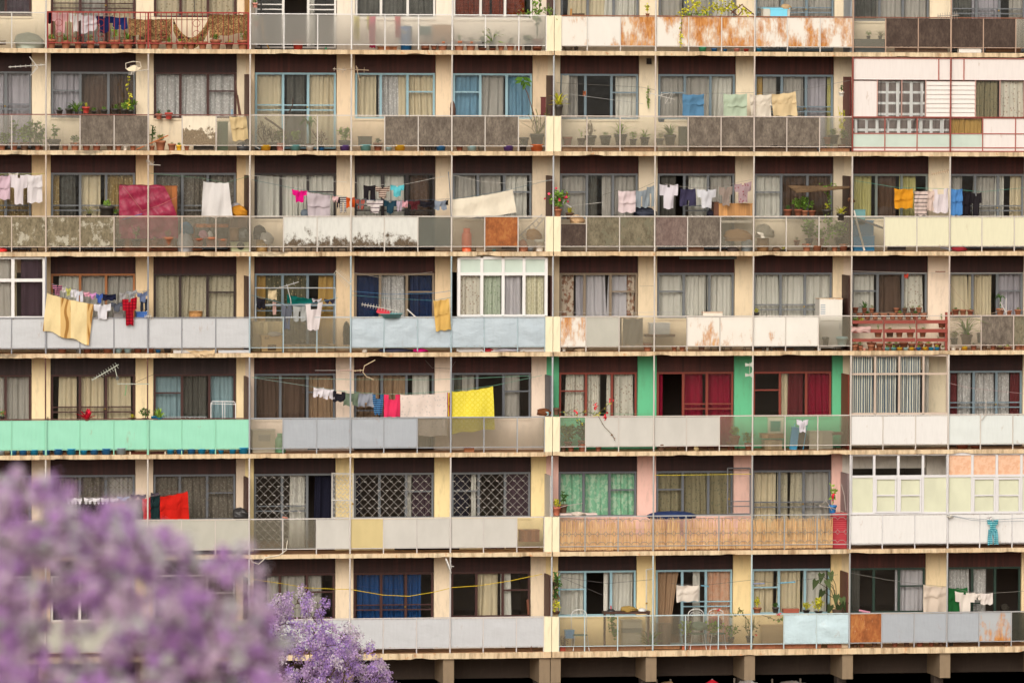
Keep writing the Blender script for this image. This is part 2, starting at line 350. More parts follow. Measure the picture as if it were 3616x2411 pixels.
# ------------------------------------------------------------------ world
w = bpy.data.worlds.new('World'); S.world = w; w.use_nodes = True
nt = w.node_tree; bg = nt.nodes['Background']; sk = nt.nodes.new('ShaderNodeTexSky'); sk.sky_type = 'NISHITA'; sk.sun_disc = False
SUN_EL, SUN_AZ = math.radians(27), math.radians(200)      # azimuth from +Y, clockwise
sk.sun_elevation = SUN_EL; sk.sun_rotation = SUN_AZ; sk.air_density = .7; sk.dust_density = 4; sk.ozone_density = .5
hs = nt.nodes.new('ShaderNodeHueSaturation'); hs.inputs['Saturation'].default_value = .3
wm = nt.nodes.new('ShaderNodeMix'); wm.data_type = 'RGBA'; wm.blend_type = 'MULTIPLY'; wm.inputs[0].default_value = 1; wm.inputs[7].default_value = (1.0, .965, .9, 1)
nt.links.new(sk.outputs[0], hs.inputs['Color']); nt.links.new(hs.outputs[0], wm.inputs[6]); nt.links.new(wm.outputs[2], bg.inputs[0]); bg.inputs[1].default_value = .15
sl = bpy.data.lights.new('sun', 'SUN'); so = bpy.data.objects.new('sun', sl); COL.objects.link(so); so.location = (-60, -120, 90)
sl.energy = 1.0; sl.angle = math.radians(36); sl.color = (1, .96, .9)
sd = Vector((math.sin(SUN_AZ)*math.cos(SUN_EL), math.cos(SUN_AZ)*math.cos(SUN_EL), math.sin(SUN_EL)))
so.rotation_euler = sd.to_track_quat('Z', 'Y').to_euler()
S.view_settings.view_transform = 'Standard'; S.view_settings.look = 'None'; S.view_settings.exposure = .1; S.view_settings.gamma = 1
S.cycles.use_denoising = True; S.cycles.max_bounces = 8; S.cycles.diffuse_bounces = 3; S.cycles.transparent_max_bounces = 16; S.cycles.transmission_bounces = 6
S.cycles.sample_clamp_indirect = 4; S.cycles.caustics_refractive = False; S.cycles.caustics_reflective = False; S.cycles.use_adaptive_sampling = True; S.cycles.adaptive_threshold = .02
# ------------------------------------------------------------------ ground
gt = NT('red_earth'); gn = gt.noise(gt.coords((1, 1, 1), False), .15, 6)
gt.bsdf(gt.ramp(gn, [(.35, A((120, 90, 65))), (.65, A((150, 125, 95)))]), .95)
g = MB().box(-900, 900, -900, 900, -1, 0).build('ground', gt.m); g['kind'] = 'structure'; g['label'] = 'bare earth ground in front of the apartment block'
# ------------------------------------------------------------------ the block
BLD = empty('apartment_building', (0, 0, 0)); BLD['label'] = 'tall concrete apartment block with seven storeys of cluttered balconies'; BLD['category'] = 'building'
XA, XB = pole(-1)-1.5, pole(11)+.6
BACK = 5.0
SM, FM = slab_mat(), floor_mat()
for r in range(0, 8):                                      # floor slabs with crumbling front edges
    z = zf(r); rnd = random.Random(r*13+1)
    for (xa, xb) in ((XA, pole(5)-.012), (pole(5)+.012, XB)):
        b = MB(); nx = int((xb-xa)/.09); th = .17 if r == 7 else .125
        def chip(x):
            q = math.sin(x*.83+r*2.1)*math.sin(x*2.31+r)+.5*math.sin(x*5.3+r*4)
            return max(0, q-.72)*.08
        rows = [[], [], [], []]
        for i in range(nx+1):
            x = xa+(xb-xa)*i/nx; c = chip(x); j = rnd.uniform(-.004, .004)
            rows[0].append((x, .03+c*.3, z)); rows[1].append((x, c*.7+j*.5+.004, z-.012-c*.3)); rows[2].append((x, c+j, z-th+c*.6+j)); rows[3].append((x, .2, z-th+.008))
        vs = sum(rows, []); w_ = nx+1
        b.add(vs, [(k*w_+i+1, k*w_+i, (k+1)*w_+i, (k+1)*w_+i+1) for k in range(3) for i in range(nx)])
        b.add([(xa, .2, z-th+.008), (xb, .2, z-th+.008), (xb, BACK, z-th+.008), (xa, BACK, z-th+.008)], [(0, 1, 2, 3)])
        b.cur = 1; b.add([(xa, .03, z), (xb, .03, z), (xb, BACK, z), (xa, BACK, z)], [(0, 1, 2, 3)]); b.cur = 0
        b.build('floor_slab', [SM, FM], BLD)
box('roof', XA, XB, .1, BACK, ZG+.02, ZG+.9, plaster((225, 205, 170)), BLD)
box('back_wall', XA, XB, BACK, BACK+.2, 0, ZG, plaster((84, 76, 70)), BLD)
CREAM = (232, 216, 188)
WALLC = {(5, 1): (232, 212, 194), (5, 2): (98, 184, 138), (6, 1): (238, 216, 162), (6, 2): (232, 188, 176), (6, 3): (225, 215, 205), (1, 1): (236, 224, 206), (2, 1): (232, 208, 176), (3, 1): (222, 204, 178), (3, 2): (215, 200, 176),
 (4, 0): (222, 196, 158), (4, 1): (222, 196, 160), (4, 2): (224, 204, 172), (4, 3): (232, 212, 190), (5, 0): (240, 218, 176), (3, 0): (226, 198, 156), (7, 1): (232, 212, 184), (7, 2): (238, 212, 158), (7, 3): (228, 205, 165), (6, 0): (215, 196, 174), (7, 0): (232, 208, 172)}
WY = 1.22                                                   # front of the inner wall
# window edges per bay, measured on the fourth storey (photo px)
WIN = {0: (-150, 110), 1: (181, 477), 2: (544, 833), 3: (900, 1185), 4: (1253, 1534), 5: (1598, 1876), 6: (1977, 2251), 7: (2322, 2592), 8: (2662, 2938), 9: (3008, 3274), 10: (3352, 3612)}
TILE[:] = [0, 0, 1]
WX = {k: (P(a, 1100, WY).x, P(b, 1100, WY).x) for k, (a, b) in WIN.items()}
def unit_of(k): return 0 if k <= 2 else 1 if k <= 5 else 2 if k <= 8 else 3
SILL, HEAD = .9, 2.2
FR = dict(g=(114, 118, 122), gb=(122, 140, 150), lb=(156, 192, 204), m=(70, 38, 34), mb=(50, 34, 32), w=(240, 236, 230), ob=(170, 108, 62), bk=(52, 46, 46), br=(140, 124, 104), rb=(140, 62, 48), dg=(104, 108, 114), gn=(34, 58, 48), gg=(120, 128, 122))
CUR = dict(wh=((226, 222, 212), '', 0, 'white'), gy=((186, 180, 172), '', 0, 'grey'), lg=((186, 180, 188), '', 0, 'lilac grey'), cr=((224, 208, 176), '', 0, 'cream'), be=((200, 190, 166), 'floral', (170, 160, 140), 'speckled beige'),
 tn=((170, 145, 100), 'floral', (215, 195, 150), 'tan flowered'), db=((104, 84, 72), '', 0, 'sheer brown'), dk=((100, 98, 92), '', 0, 'dark grey'), lw=((196, 192, 190), 'lace', (236, 234, 232), 'white lace'), bl=((122, 164, 190), '', 0, 'pale blue'),
 nk=((38, 38, 52), '', 0, 'very dark blue'), nv=((42, 58, 94), '', 0, 'navy blue'), ol=((206, 198, 134), '', 0, 'olive yellow'), gd=((196, 158, 92), '', 0, 'gold'), br=((222, 204, 184), 'leafy', (140, 80, 50), 'brown flowered'), rd=((150, 34, 58), '', 0, 'dark red'), gn=((146, 208, 170), 'leafy', (206, 232, 206), 'mint leafy'),
 bs=((36, 76, 130), '', 0, 'royal blue'), pu=((80, 62, 72), '', 0, 'dark purple'), wf=((228, 222, 208), 'floral', (176, 150, 130), 'white flowered'), wb=((130, 56, 34), 'slat', 0, 'brown slatted'), mr=((110, 48, 52), '', 0, 'maroon'), bg=((150, 176, 184), '', 0, 'blue grey'),
 st=((236, 234, 220), 'v', (96, 112, 130), 'blue striped'), dl=((120, 112, 102), 'lace', (160, 152, 140), 'grey lace'), sl=((205, 200, 205), '', 0, 'sheer lilac'), df=((110, 106, 84), 'floral', (176, 160, 120), 'dark flowered'), pk=((232, 188, 160), 'leafy', (222, 168, 138), 'pink'),
 pl=((140, 128, 124), 'squares', (246, 244, 242), 'white chequered'), gf=((196, 206, 186), 'floral', (150, 170, 140), 'green flowered'), cl=((238, 232, 206), 'rings', (210, 204, 170), 'cream ringed'), og=((150, 140, 112), 'floral', (110, 110, 90), 'olive patterned'), dr=((170, 140, 112), '', 0, 'brown draped'), ap=((206, 190, 160), 'floral', (160, 140, 110), 'tan patterned'))
def curtain(x0, x1, z0, z1, y, key, rel, drape=0, unit=None, seed=None):
    c, pat, c2, nm = CUR[key]; cx, cw = (x0+x1)/2, x1-x0
    rnd = random.Random(seed if seed is not None else hash((round(x0, 2), round(z0, 2)))); ph = rnd.uniform(0, 6); f = rnd.uniform(30, 52); amp = rnd.uniform(.035, .06)
    b = MB(); nu = max(8, int(cw/.022)); nv = 6; lean = rnd.uniform(-.12, .12)*cw
    def fn(u, v):
        x = (u-.5)*cw
        if drape: x = x*(1-.55*math.sin(min(1, v*1.1)*math.pi/2)*drape) - drape*cw*.22*v
        x += lean*v*(u if lean > 0 else 1-u)
        a = amp*(.6+.4*math.sin(u*7+ph))*(1+.4*v)
        return (x, a*math.sin(f*u*cw+ph+1.3*math.sin(u*9+ph))+.01*math.sin(v*5+u*11), -v*(z1-z0))
    b.grid(fn, nu, nv)
    m = fabric(c, pat, c2 or (250, 250, 250), .98, .3) if key not in ('wb',) else fabric(c, pat, (0, 0, 0), .8, .05)
    o = b.build('curtain' if key != 'wb' else 'window_blind', m, None, (cx, y, z1), True)
    reg(o, f'{nm} ' + ('curtain' if key != 'wb' else 'blind'), 'curtain' if key != 'wb' else 'blind', 'curtains in the windows', rel, cx, unit); return o
def lattice(b, x0, x1, z0, z1, y, s=.17, t=.009):           # expanding grille of diamonds with link plates
    n = int((x1-x0+z1-z0)/s)+1
    for k in range(n):
        a = k*s
        xa, za = (x0+a, z0) if x0+a <= x1 else (x1, z0+a-(x1-x0)); xb, zb = (x0, z0+a) if z0+a <= z1 else (x0+a-(z1-z0), z1)
        b.tube([(xa, y, za), (xb, y, zb)], t*.45, 4, cap=False)
        xa, za = (x1-a, z0) if x1-a >= x0 else (x0, z0+a-(x1-x0)); xb, zb = (x1, z0+a) if z0+a <= z1 else (x1-a+(z1-z0), z1)
        b.tube([(xa, y+.008, za), (xb, y+.008, zb)], t*.45, 4, cap=False)
    nz = int((z1-z0)/s); nx = int((x1-x0)/s)
    for j in range(1, nz+1):
        for i in range(nx+1):
            x = x0+(i+.5*(j % 2))*s; 
            if x+.05 < x1: b.box(x-.035, x+.035, y-.012, y-.004, z0+j*s-.009, z0+j*s+.009)
POS = {2: ('right', 'left', 'middle'), 0: ('middle', 'right', 'left')}
def window(r, k, typ, fc, split, cur, opens=(), grille=False, hdr=(74, 29, 20)):
    x0, x1 = WX[k]; z = zf(r); cx = (x0+x1)/2; u = unit_of(k)
    zb, zt = (z+SILL if typ == 'W' else z+.04), z+HEAD
    y0, y1 = WY+.05, WY+.11; m = paint(FR[fc], .3, .5); L = x1-x0
    box('lintel_board', x0-.02, x1+.02, WY+.07, WY+.13, zt+.001, z+H-.125, wood(hdr), BLD)
    b = MB(); fw_ = .055
    def bar(a, c, e, f_, yy=0): b.box(a-cx, c-cx, y0-yy, y1-yy, e-zb, f_-zb)
    bar(x0, x0+fw_, zb, zt); bar(x1-fw_, x1, zb, zt); bar(x0+fw_, x1-fw_, zt-fw_, zt); bar(x0+fw_, x1-fw_, zb, zb+.05)
    q = [x0, x0+L*(.345 if split != 2 else .32), x0+L*(.655 if split != 0 else .68), x1]
    for i in (1, 2): bar(q[i]-.035, q[i]+.035, zb+.05, zt-fw_, .004)
    if typ == 'D':
        for i in range(3):
            if i in opens: continue
            for h in (1.14, 1.28): bar(q[i]+.036, q[i+1]-.036 if i < 2 else x1-fw_, z+h-.016, z+h+.016, .002)
    elif split is not None and split not in opens:
        a, c = (q[0]+fw_, q[1]-.035) if split == 0 else (q[2]+.035, q[3]-fw_); bar(a, c, z+HEAD-.55, z+HEAD-.51, .002)
    wo = b.build('door' if typ == 'D' else 'window', m, BLD, (cx, 0, zb))
    b = MB()
    for i in range(3):
        if i in opens: continue
        b.box(q[i]+.02-cx, q[i+1]-.02-cx, WY+.085, WY+.091, .03, zt-zb-.03)
    if opens == (1,):
        for i_ in (0, 1): bb = MB(); bb.add(b.v[8*i_:8*i_+8], b.f[0:6]); bb.build('pane', pane_mat(), wo)
    elif b.v: b.build('pane', pane_mat(), wo)
    if typ == 'D' and opens == (): MB().lathe([(.001, 0), (.03, .01), (.03, .04), (.001, .05)], 8).build('knob', plain((190, 160, 90), .3, .8), wo, (q[2]-.02-cx, WY+.03, 1.2-.04))
    if grille:
        b = MB(); lattice(b, x0+.06-cx, (q[2]-.04 if opens == (2,) else x1-.06)-cx, .06, zt-zb-.06, WY+.0, .25)
        b.build('grille', plain((205, 198, 190) if grille == 1 else (120, 108, 96), .5), wo)
    names = ['left', 'middle', 'right']; bays = {0: [0, 1, 2], 1: [3, 4, 5], 2: [6, 7, 8], 3: [9, 10]}[u]
    wn = ('left', 'middle', 'right')[bays.index(k)] if len(bays) == 3 else ('left', 'right')[bays.index(k)]
    for t in cur:
        a, c, key = t[:3]
        curtain(x0+L*a+.01, x0+L*c-.01, z+.06 if typ == 'D' else zb-.06, zt-.03, WY+.26+.03*(len(t) > 4), key, f'in the {wn} window of', t[3] if len(t) > 3 else 0, (r, u), r*100+k*7+int(a*10))
    return wo
def third(a, b, c): return [(i/3, (i+1)/3, k) for i, k in enumerate((a, b, c)) if k]
#        (row,bay): type, frame, split pane, curtains, open panes, grille
WD = {
 (1,0): ('W','m',2,third('pu',None,'pu')), (1,1): ('D','m',None,third('cr','gy','ap')), (1,2): ('W','m',2,[(0,.5,'ap'),(.5,1,'ap')]), (1,3): ('D','w',None,[(.66,.75,'wh')],(1,)), (1,4): ('W','w',2,third('dk','dk','dk')), (1,5): ('W','w',None,[(0,.48,'wb'),(.5,.92,'wb')]),
 (1,6): ('W','g',0,[(.12,.6,'cr'),(.6,1,'wh')]), (1,7): ('W','g',0,third('gy','gy','wh')), (1,8): ('D','gb',None,third('gy','gy','gy')), (1,9): ('W','g',None,third('dk','gy','gy')), (1,10): ('D','g',None,[(0,.3,'dk'),(.3,.7,'lg'),(.8,1,'gy')]),
 (2,0): ('D','g',None,third('lg','lg','lg')), (2,1): ('W','g',0,[(0,.36,'lg'),(.36,1,'db')]), (2,2): ('W','m',2,third('lw','lw','lw')), (2,3): ('D','lb',None,[(0,.36,'cr'),(.4,.62,'dk'),(.66,1,'cr')]), (2,4): ('W','lb',2,[(0,.28,'cr'),(.3,.55,'lw'),(.55,1,'cr')]), (2,5): ('W','lb',0,[(0,.36,'bl'),(.38,.66,'gy'),(.68,1,'bl')]),
 (2,6): ('W','gb',2,[(0,.24,'gy'),(.72,1,'wh')]), (2,7): ('W','gb',0,third('gy','gy','wh')), (2,8): ('D','gb',None,[(0,.12,'gd'),(.12,.3,'gy'),(.36,.64,'gy'),(.67,.93,'lg'),(.94,1,'ol')]),
 (3,0): ('D','g',None,third('tn','tn','tn')), (3,1): ('D','g',None,[(0,.11,'tn'),(.12,.3,'dk'),(.35,.6,'cr'),(.64,1,'tn')]), (3,2): ('D','g',None,[(0,.33,'dl'),(.36,.66,'dl'),(.7,1,'dl')]), (3,3): ('W','bk',2,[(.03,.32,'wh'),(.34,.66,'wh'),(.66,1,'wh')]), (3,4): ('D','bk',None,[(0,.34,'wh'),(.38,.63,'wh'),(.7,.95,'db')]), (3,5): ('W','g',2,[(.03,.3,'gy'),(.34,.62,'gy'),(.67,.96,'wh')]),
 (3,6): ('W','g',0,[(0,.36,'gy'),(.36,.5,'dk'),(.55,.68,'gy'),(.7,1,'gy')]), (3,7): ('D','g',None,[(.05,.26,'dk'),(.42,.68,'wh'),(.7,.98,'gy')],(0,)), (3,8): ('W','g',0,[(0,.35,'wh'),(.36,1,'db')]), (3,9): ('W','gg',2,[(.02,.28,'ol'),(.32,.6,'db'),(.64,.86,'ol')]), (3,10): ('D','g',None,[(0,.2,'gy'),(.34,.62,'gy'),(.63,.76,'wh'),(.84,1,'cr')]),
 (4,1): ('W','ob',None,[(.1,.36,'wh'),(.37,.67,'gy'),(.69,1,'gy')]), (4,2): ('W','mb',2,third('be','be','be')), (4,3): ('D','gb',None,[(0,.15,'gd'),(.15,.35,'df'),(.37,.66,'df'),(.8,1,'gd')]), (4,4): ('W','br',2,[(.03,.33,'nv'),(.34,.64,'lw'),(.7,1,'nv')]),
 (4,6): ('W','br',2,[(0,.2,'br'),(.22,.34,'lg'),(.35,.6,'sl'),(.64,.88,'sl'),(.88,1,'br')]), (4,7): ('W','g',0,third('wh','wh','wh')), (4,8): ('D','g',None,third('wh','wh','wh')), (4,9): ('W','g',0,[(0,.32,'wh'),(.36,.66,'db'),(.7,.96,'wf')]), (4,10): ('W','g',2,[(0,.27,'cr'),(.28,.6,'cr'),(.66,1,'lg')]),
 (5,0): ('W','m',None,third('gy','gy','gy')), (5,1): ('D','m',None,[(.1,.32,'cr'),(.34,.64,'cr'),(.66,.96,'cr')]), (5,2): ('W','m',0,[(0,.35,'bg'),(.37,.66,'dk'),(.7,1,'bg')]), (5,3): ('W','dg',2,[(.0,.33,'db'),(.34,.64,'db'),(.68,.98,'dr')]), (5,4): ('D','dg',None,[(.02,.33,'dr'),(.36,.66,'dr'),(.74,.96,'wh')]), (5,5): ('W','dg',2,[(.0,.14,'dk'),(.14,.3,'gy'),(.66,.88,'gy')]),
 (5,6): ('W','rb',0,[(.1,.34,'wf'),(.37,.55,'wf'),(.62,.7,'wf'),(.72,.97,'wf')]), (5,7): ('D','rb',None,[(.0,.1,'rd'),(.34,.62,'rd'),(.65,1,'rd')],(0,)), (5,8): ('W','rb',0,[(.0,.05,'rd'),(.35,.47,'cr'),(.47,.66,'mr'),(.68,1,'rd')]), (5,10): ('D','gb',None,[(0,.14,'mr'),(.15,.33,'lw'),(.35,.64,'lw'),(.66,.85,'lw'),(.86,1,'mr')]),
 (6,0): ('W','g',None,third('dl','dl','dl'),(),2), (6,1): ('D','dg',None,third('dl','dl','gy'),(),2), (6,2): ('W','dg',2,third('dl','dl','dl'),(),2), (6,3): ('D','g',None,[(.45,.64,'wh'),(.76,1,'nk')],(2,),1), (6,4): ('W','g',2,[(.0,.1,'nk'),(.66,.74,'wh'),(.75,1,'pu')],(),1), (6,5): ('W','g',0,[(.0,.25,'nk'),(.26,.33,'wh'),(.68,1,'pu')],(),1),
 (6,6): ('W','dg',2,third('gn','gn','gn')), (6,7): ('W','dg',0,third('og','og','og')), (6,8): ('D','dg',None,[(.0,.32,'cr'),(.33,.47,'be'),(.5,.66,'be'),(.68,1,'gy')]),
 (7,0): ('W','w',None,third('dk','dk','dk')), (7,1): ('W','w',None,third('dk','dk','gy')), (7,2): ('W','w',2,third('dk','dk','dk')), (7,3): ('W','m',2,[(.17,.33,'gy'),(.35,.64,'gy'),(.66,.85,'gy')]), (7,4): ('D','m',None,[(.05,.34,'bs'),(.37,.64,'bs'),(.67,.86,'bs')]), (7,5): ('W','m',2,[(.33,.61,'cr'),(.64,.77,'wh')]),
 (7,6): ('W','lb',0,[(0,.34,'wh'),(.6,.67,'wh'),(.68,.98,'wh')],(1,)), (7,7): ('D','lb',None,[(.02,.32,'dr',.8),(.5,.6,'wh'),(.69,1,'pk')],(0,)), (7,8): ('W','lb',0,[(0,.3,'cr'),(.34,.64,'cr'),(.67,.98,'wh')]), (7,9): ('W','gn',2,[(0,.16,'dk'),(.62,1,'sl')]), (7,10): ('D','gn',None,[(.0,.32,'lw'),(.36,.56,'lw')],(2,)),
}
for (r, k), s in WD.items():
    a = s+((),)*(5-len(s)); h = (random.Random(r*5+unit_of(k)).choice([(52, 21, 17), (68, 25, 18), (58, 24, 18), (76, 32, 22)])) if r != 5 or k > 2 else (58, 40, 40)
    window(r, k, s[0], s[1], s[2], s[3], s[4] if len(s) > 4 else (), s[5] if len(s) > 5 else False, h)
# inner wall, pillars and partitions
for r in range(1, 8):
    z = zf(r); top = z+H-.125
    for u, bays in enumerate(([0, 1, 2], [3, 4, 5], [6, 7, 8], [9, 10])):
        b = MB()
        for k in bays:
            x0, x1 = WX[k]; prev = WX[k-1][1] if k > 0 else XA; left = (prev+x0)/2 if k not in (0, 3, 6, 9) else (pole(k-1)+.1 if k else XA)
            if k in (3, 6, 9): left = pole(k-1)+.03
            right = (x1+WX[k+1][0])/2 if k < 10 and k not in (2, 5, 8) else (pole(k)-.03 if k < 10 else XB)
            b.box(left, x0-.02, WY, WY+.25, z, top); b.box(x1+.02, right, WY, WY+.25, z, top)
            typ = WD.get((r, k), ('W',))[0]
            if typ == 'W': b.box(x0-.02, x1+.02, WY+.012, WY+.2, z, z+SILL); b.box(x0-.02, x1+.02, WY-.03, WY+.012, z+SILL-.05, z+SILL-.002)
        b.box(XA if u == 0 else pole(bays[0]-1)+.03, XB if u == 3 else pole(bays[-1])-.03, WY+.135, WY+.24, z+HEAD+.03, top-.01)
        b.build('wall', plaster(WALLC.get((r, u), CREAM)), BLD)
    b = MB()
    for k in range(0, 10): 
        xm = (WX[k][1]+WX[k+1][0])/2; b.box(xm-.05, xm+.05, WY+.5, BACK, z, top)
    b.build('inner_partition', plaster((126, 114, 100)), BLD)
    FC = {(1, 2): (200, 140, 60), (1, 8): (170, 178, 186), (5, 5): (110, 112, 120), (5, 8): (150, 62, 46), (6, 5): (215, 210, 205), (6, 8): (150, 130, 130), (2, 8): (104, 34, 34), (5, 2): (110, 78, 70), (7, 8): (88, 46, 38)}
    for k in (2, 5, 8):
        box('partition_screen', pole(k)-.02, pole(k)+.02, .3, WY, z, z+2.15, wood(FC.get((r, k), (78, 44, 36)), 6.), BLD)
    for k in (2, 5, 8):
        box('party_wall', pole(k)-.028, pole(k)+.028, WY, BACK, z, top, plaster(WALLC.get((r, unit_of(k)), CREAM)), BLD)
    for a, c in ((-.215, -.008), (.008, .205)):
        box('parapet_pier', pole(5)+a, pole(5)+c, .03, .3, z, z+1.0, plaster((236, 224, 192)), BLD)
# podium
zb = zf(7)
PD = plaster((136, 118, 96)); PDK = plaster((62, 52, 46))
TILE[:] = [0, 0, 1]
for i in range(-1, 12):
    x = pole(i)-.02
    for dx in ((-.16, .15),) if i != 5 else ((-.32, -.012), (.012, .3)):
        box('cross_beam', x+dx[0], x+dx[1], .12, 1.7, zb-.9, zb-.17, PD, BLD)
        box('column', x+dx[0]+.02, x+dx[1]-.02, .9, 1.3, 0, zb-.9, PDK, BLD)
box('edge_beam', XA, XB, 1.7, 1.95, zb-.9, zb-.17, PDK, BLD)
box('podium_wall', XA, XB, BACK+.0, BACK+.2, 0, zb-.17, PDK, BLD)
# ------------------------------------------------------------------ balcony railings
PM = {'i': lambda: frost((238, 234, 224), .8, .4), 'g': lambda: frost((226, 214, 180)), 'h': lambda: frost((214, 212, 200), .08), 'e': lambda: frost((228, 225, 218), .04), 'E': lambda: tin((232, 230, 228), .15), 'y': lambda: tin((230, 226, 196), .12), 'l': lambda: frost((238, 218, 160), .1), 'k': lambda: board((92, 82, 74), (150, 138, 124)), 'K': lambda: board((66, 52, 46), (104, 88, 78)),
 'j': lambda: board((96, 88, 70), (156, 146, 122), (120, 116, 96)), 'J': lambda: board((112, 92, 86), (150, 132, 124)), 'M': lambda: board((104, 94, 74), (168, 156, 128), (184, 178, 160)), 'w': lambda: mould((222, 222, 216), (110, 94, 76), -.06), 'p': lambda: mould((240, 228, 205), (150, 132, 108), .02, .05), 'd': lambda: frost((120, 122, 112), .3),
 's': lambda: tin((200, 202, 206), .35), 'S': lambda: tin((172, 178, 186), .3), 'b': lambda: tin((186, 200, 210), .8), 'B': lambda: tin((200, 222, 230), 1.), 'f': lambda: tin((222, 228, 226), .2), 't': lambda: tin((154, 222, 194), .06, .5), '0': lambda: rust((238, 234, 226), .3, .12), '1': lambda: rust((238, 232, 222), .44, .1), '2': lambda: rust((236, 230, 220), .55), '3': lambda: rust((234, 224, 208), .68),
 'R': rustfull, 'r': lambda: rust((180, 184, 188), .5, .35), 'z': lambda: frost((60, 62, 52), .3), 'v': lambda: tin((236, 226, 218), .1)}
DP = dict(i='milky glass panel', g='frosted glass panel', k='dark weathered board', K='dark brown board', j='mouldy grey board', J='brownish board', M='mouldy dark board', w='white board with mould', p='peeling cream board', s='silver grey metal sheet', S='dull grey metal sheet', b='blue grey tin sheet', B='dented pale blue tin sheet', y='pale yellow panel', t='mint green panel', R='rust covered metal sheet', r='grey sheet with rust streaks', l='yellowish glass panel', d='dark glass panel', z='dark glass panel')
DP.update({'0': 'white sheet with little rust', '1': 'white sheet with rust stains', '2': 'white sheet with rust patch', '3': 'rust streaked white sheet'})
LAY = {(1,0): 'ggg------', (1,1): 'i'*9, (1,2): '103233222', (1,3): 'gKKKKg', (2,0): 'ggggkk-pg', (2,1): 'ggggkkkkg', (2,2): 'ggggkkkkg', (2,3): '------', (3,0): 'MMMMMgggg', (3,1): 'gwwwwdgRg', (3,2): 'KjjJkgggg', (3,3): 'gyyyyy', (4,0): 's'*9, (4,1): 'gggbbbbbb', (4,2): '2hgg1100g', (4,3): '---gkj',
 (5,0): 't'*9, (5,1): 'gSSSSgggg', (5,2): 'geeeegggg', (5,3): 'EEEfff', (6,0): 'h'*9, (6,1): 'ggeleeeeg', (6,2): '---------', (6,3): 'E'*6, (7,0): 'h'*9, (7,1): 's'*9, (7,2): 'g'*7+'BB', (7,3): 'RSSSrz'}
RC = {(1, 0): ((214, 210, 204),)*2, (1, 1): ((236, 234, 232),)*2, (1, 2): ((222, 216, 210), (150, 90, 60)), (1, 3): ((190, 160, 140), (140, 90, 70)), (2, 0): ((206, 196, 188), (130, 80, 70)), (2, 2): ((210, 196, 186),)*2, (2, 3): ((150, 70, 60), (150, 70, 60)), (3, 0): ((206, 190, 176),)*2, (4, 0): ((150, 152, 158), (140, 142, 148)), (4, 1): ((176, 196, 204), (190, 196, 200)),
 (4, 3): ((206, 190, 180),)*2, (5, 0): ((150, 214, 186), (100, 64, 58)), (5, 1): ((168, 172, 178),)*2, (6, 2): ((178, 178, 176),)*2, (6, 3): ((222, 220, 222),)*2, (7, 2): ((196, 214, 218),)*2, (7, 3): ((176, 176, 178),)*2, (6, 1): ((214, 208, 204),)*2, (7, 1): ((214, 208, 206),)*2}
PW = BAYW/3
RY = .07
def nodes(u):                                               # panel boundaries along one unit
    if u == 0: return [pole(-1)+i*PW for i in range(3)]+[pole(0)+i*PW for i in range(3)]+[pole(1)+i*PW for i in range(4)]
    if u == 1: return [pole(2)+i*PW for i in range(3)]+[pole(3)+i*PW for i in range(3)]+[pole(4)+PW*i for i in range(3)]+[pole(5)-.225]
    if u == 2: return [pole(5)+.21]+[pole(5)+PW*i for i in (1, 2)]+[pole(6)+i*PW for i in range(3)]+[pole(7)+i*PW for i in range(4)]
    return [pole(8)+i*PW for i in range(3)]+[pole(9)+i*PW for i in range(4)]
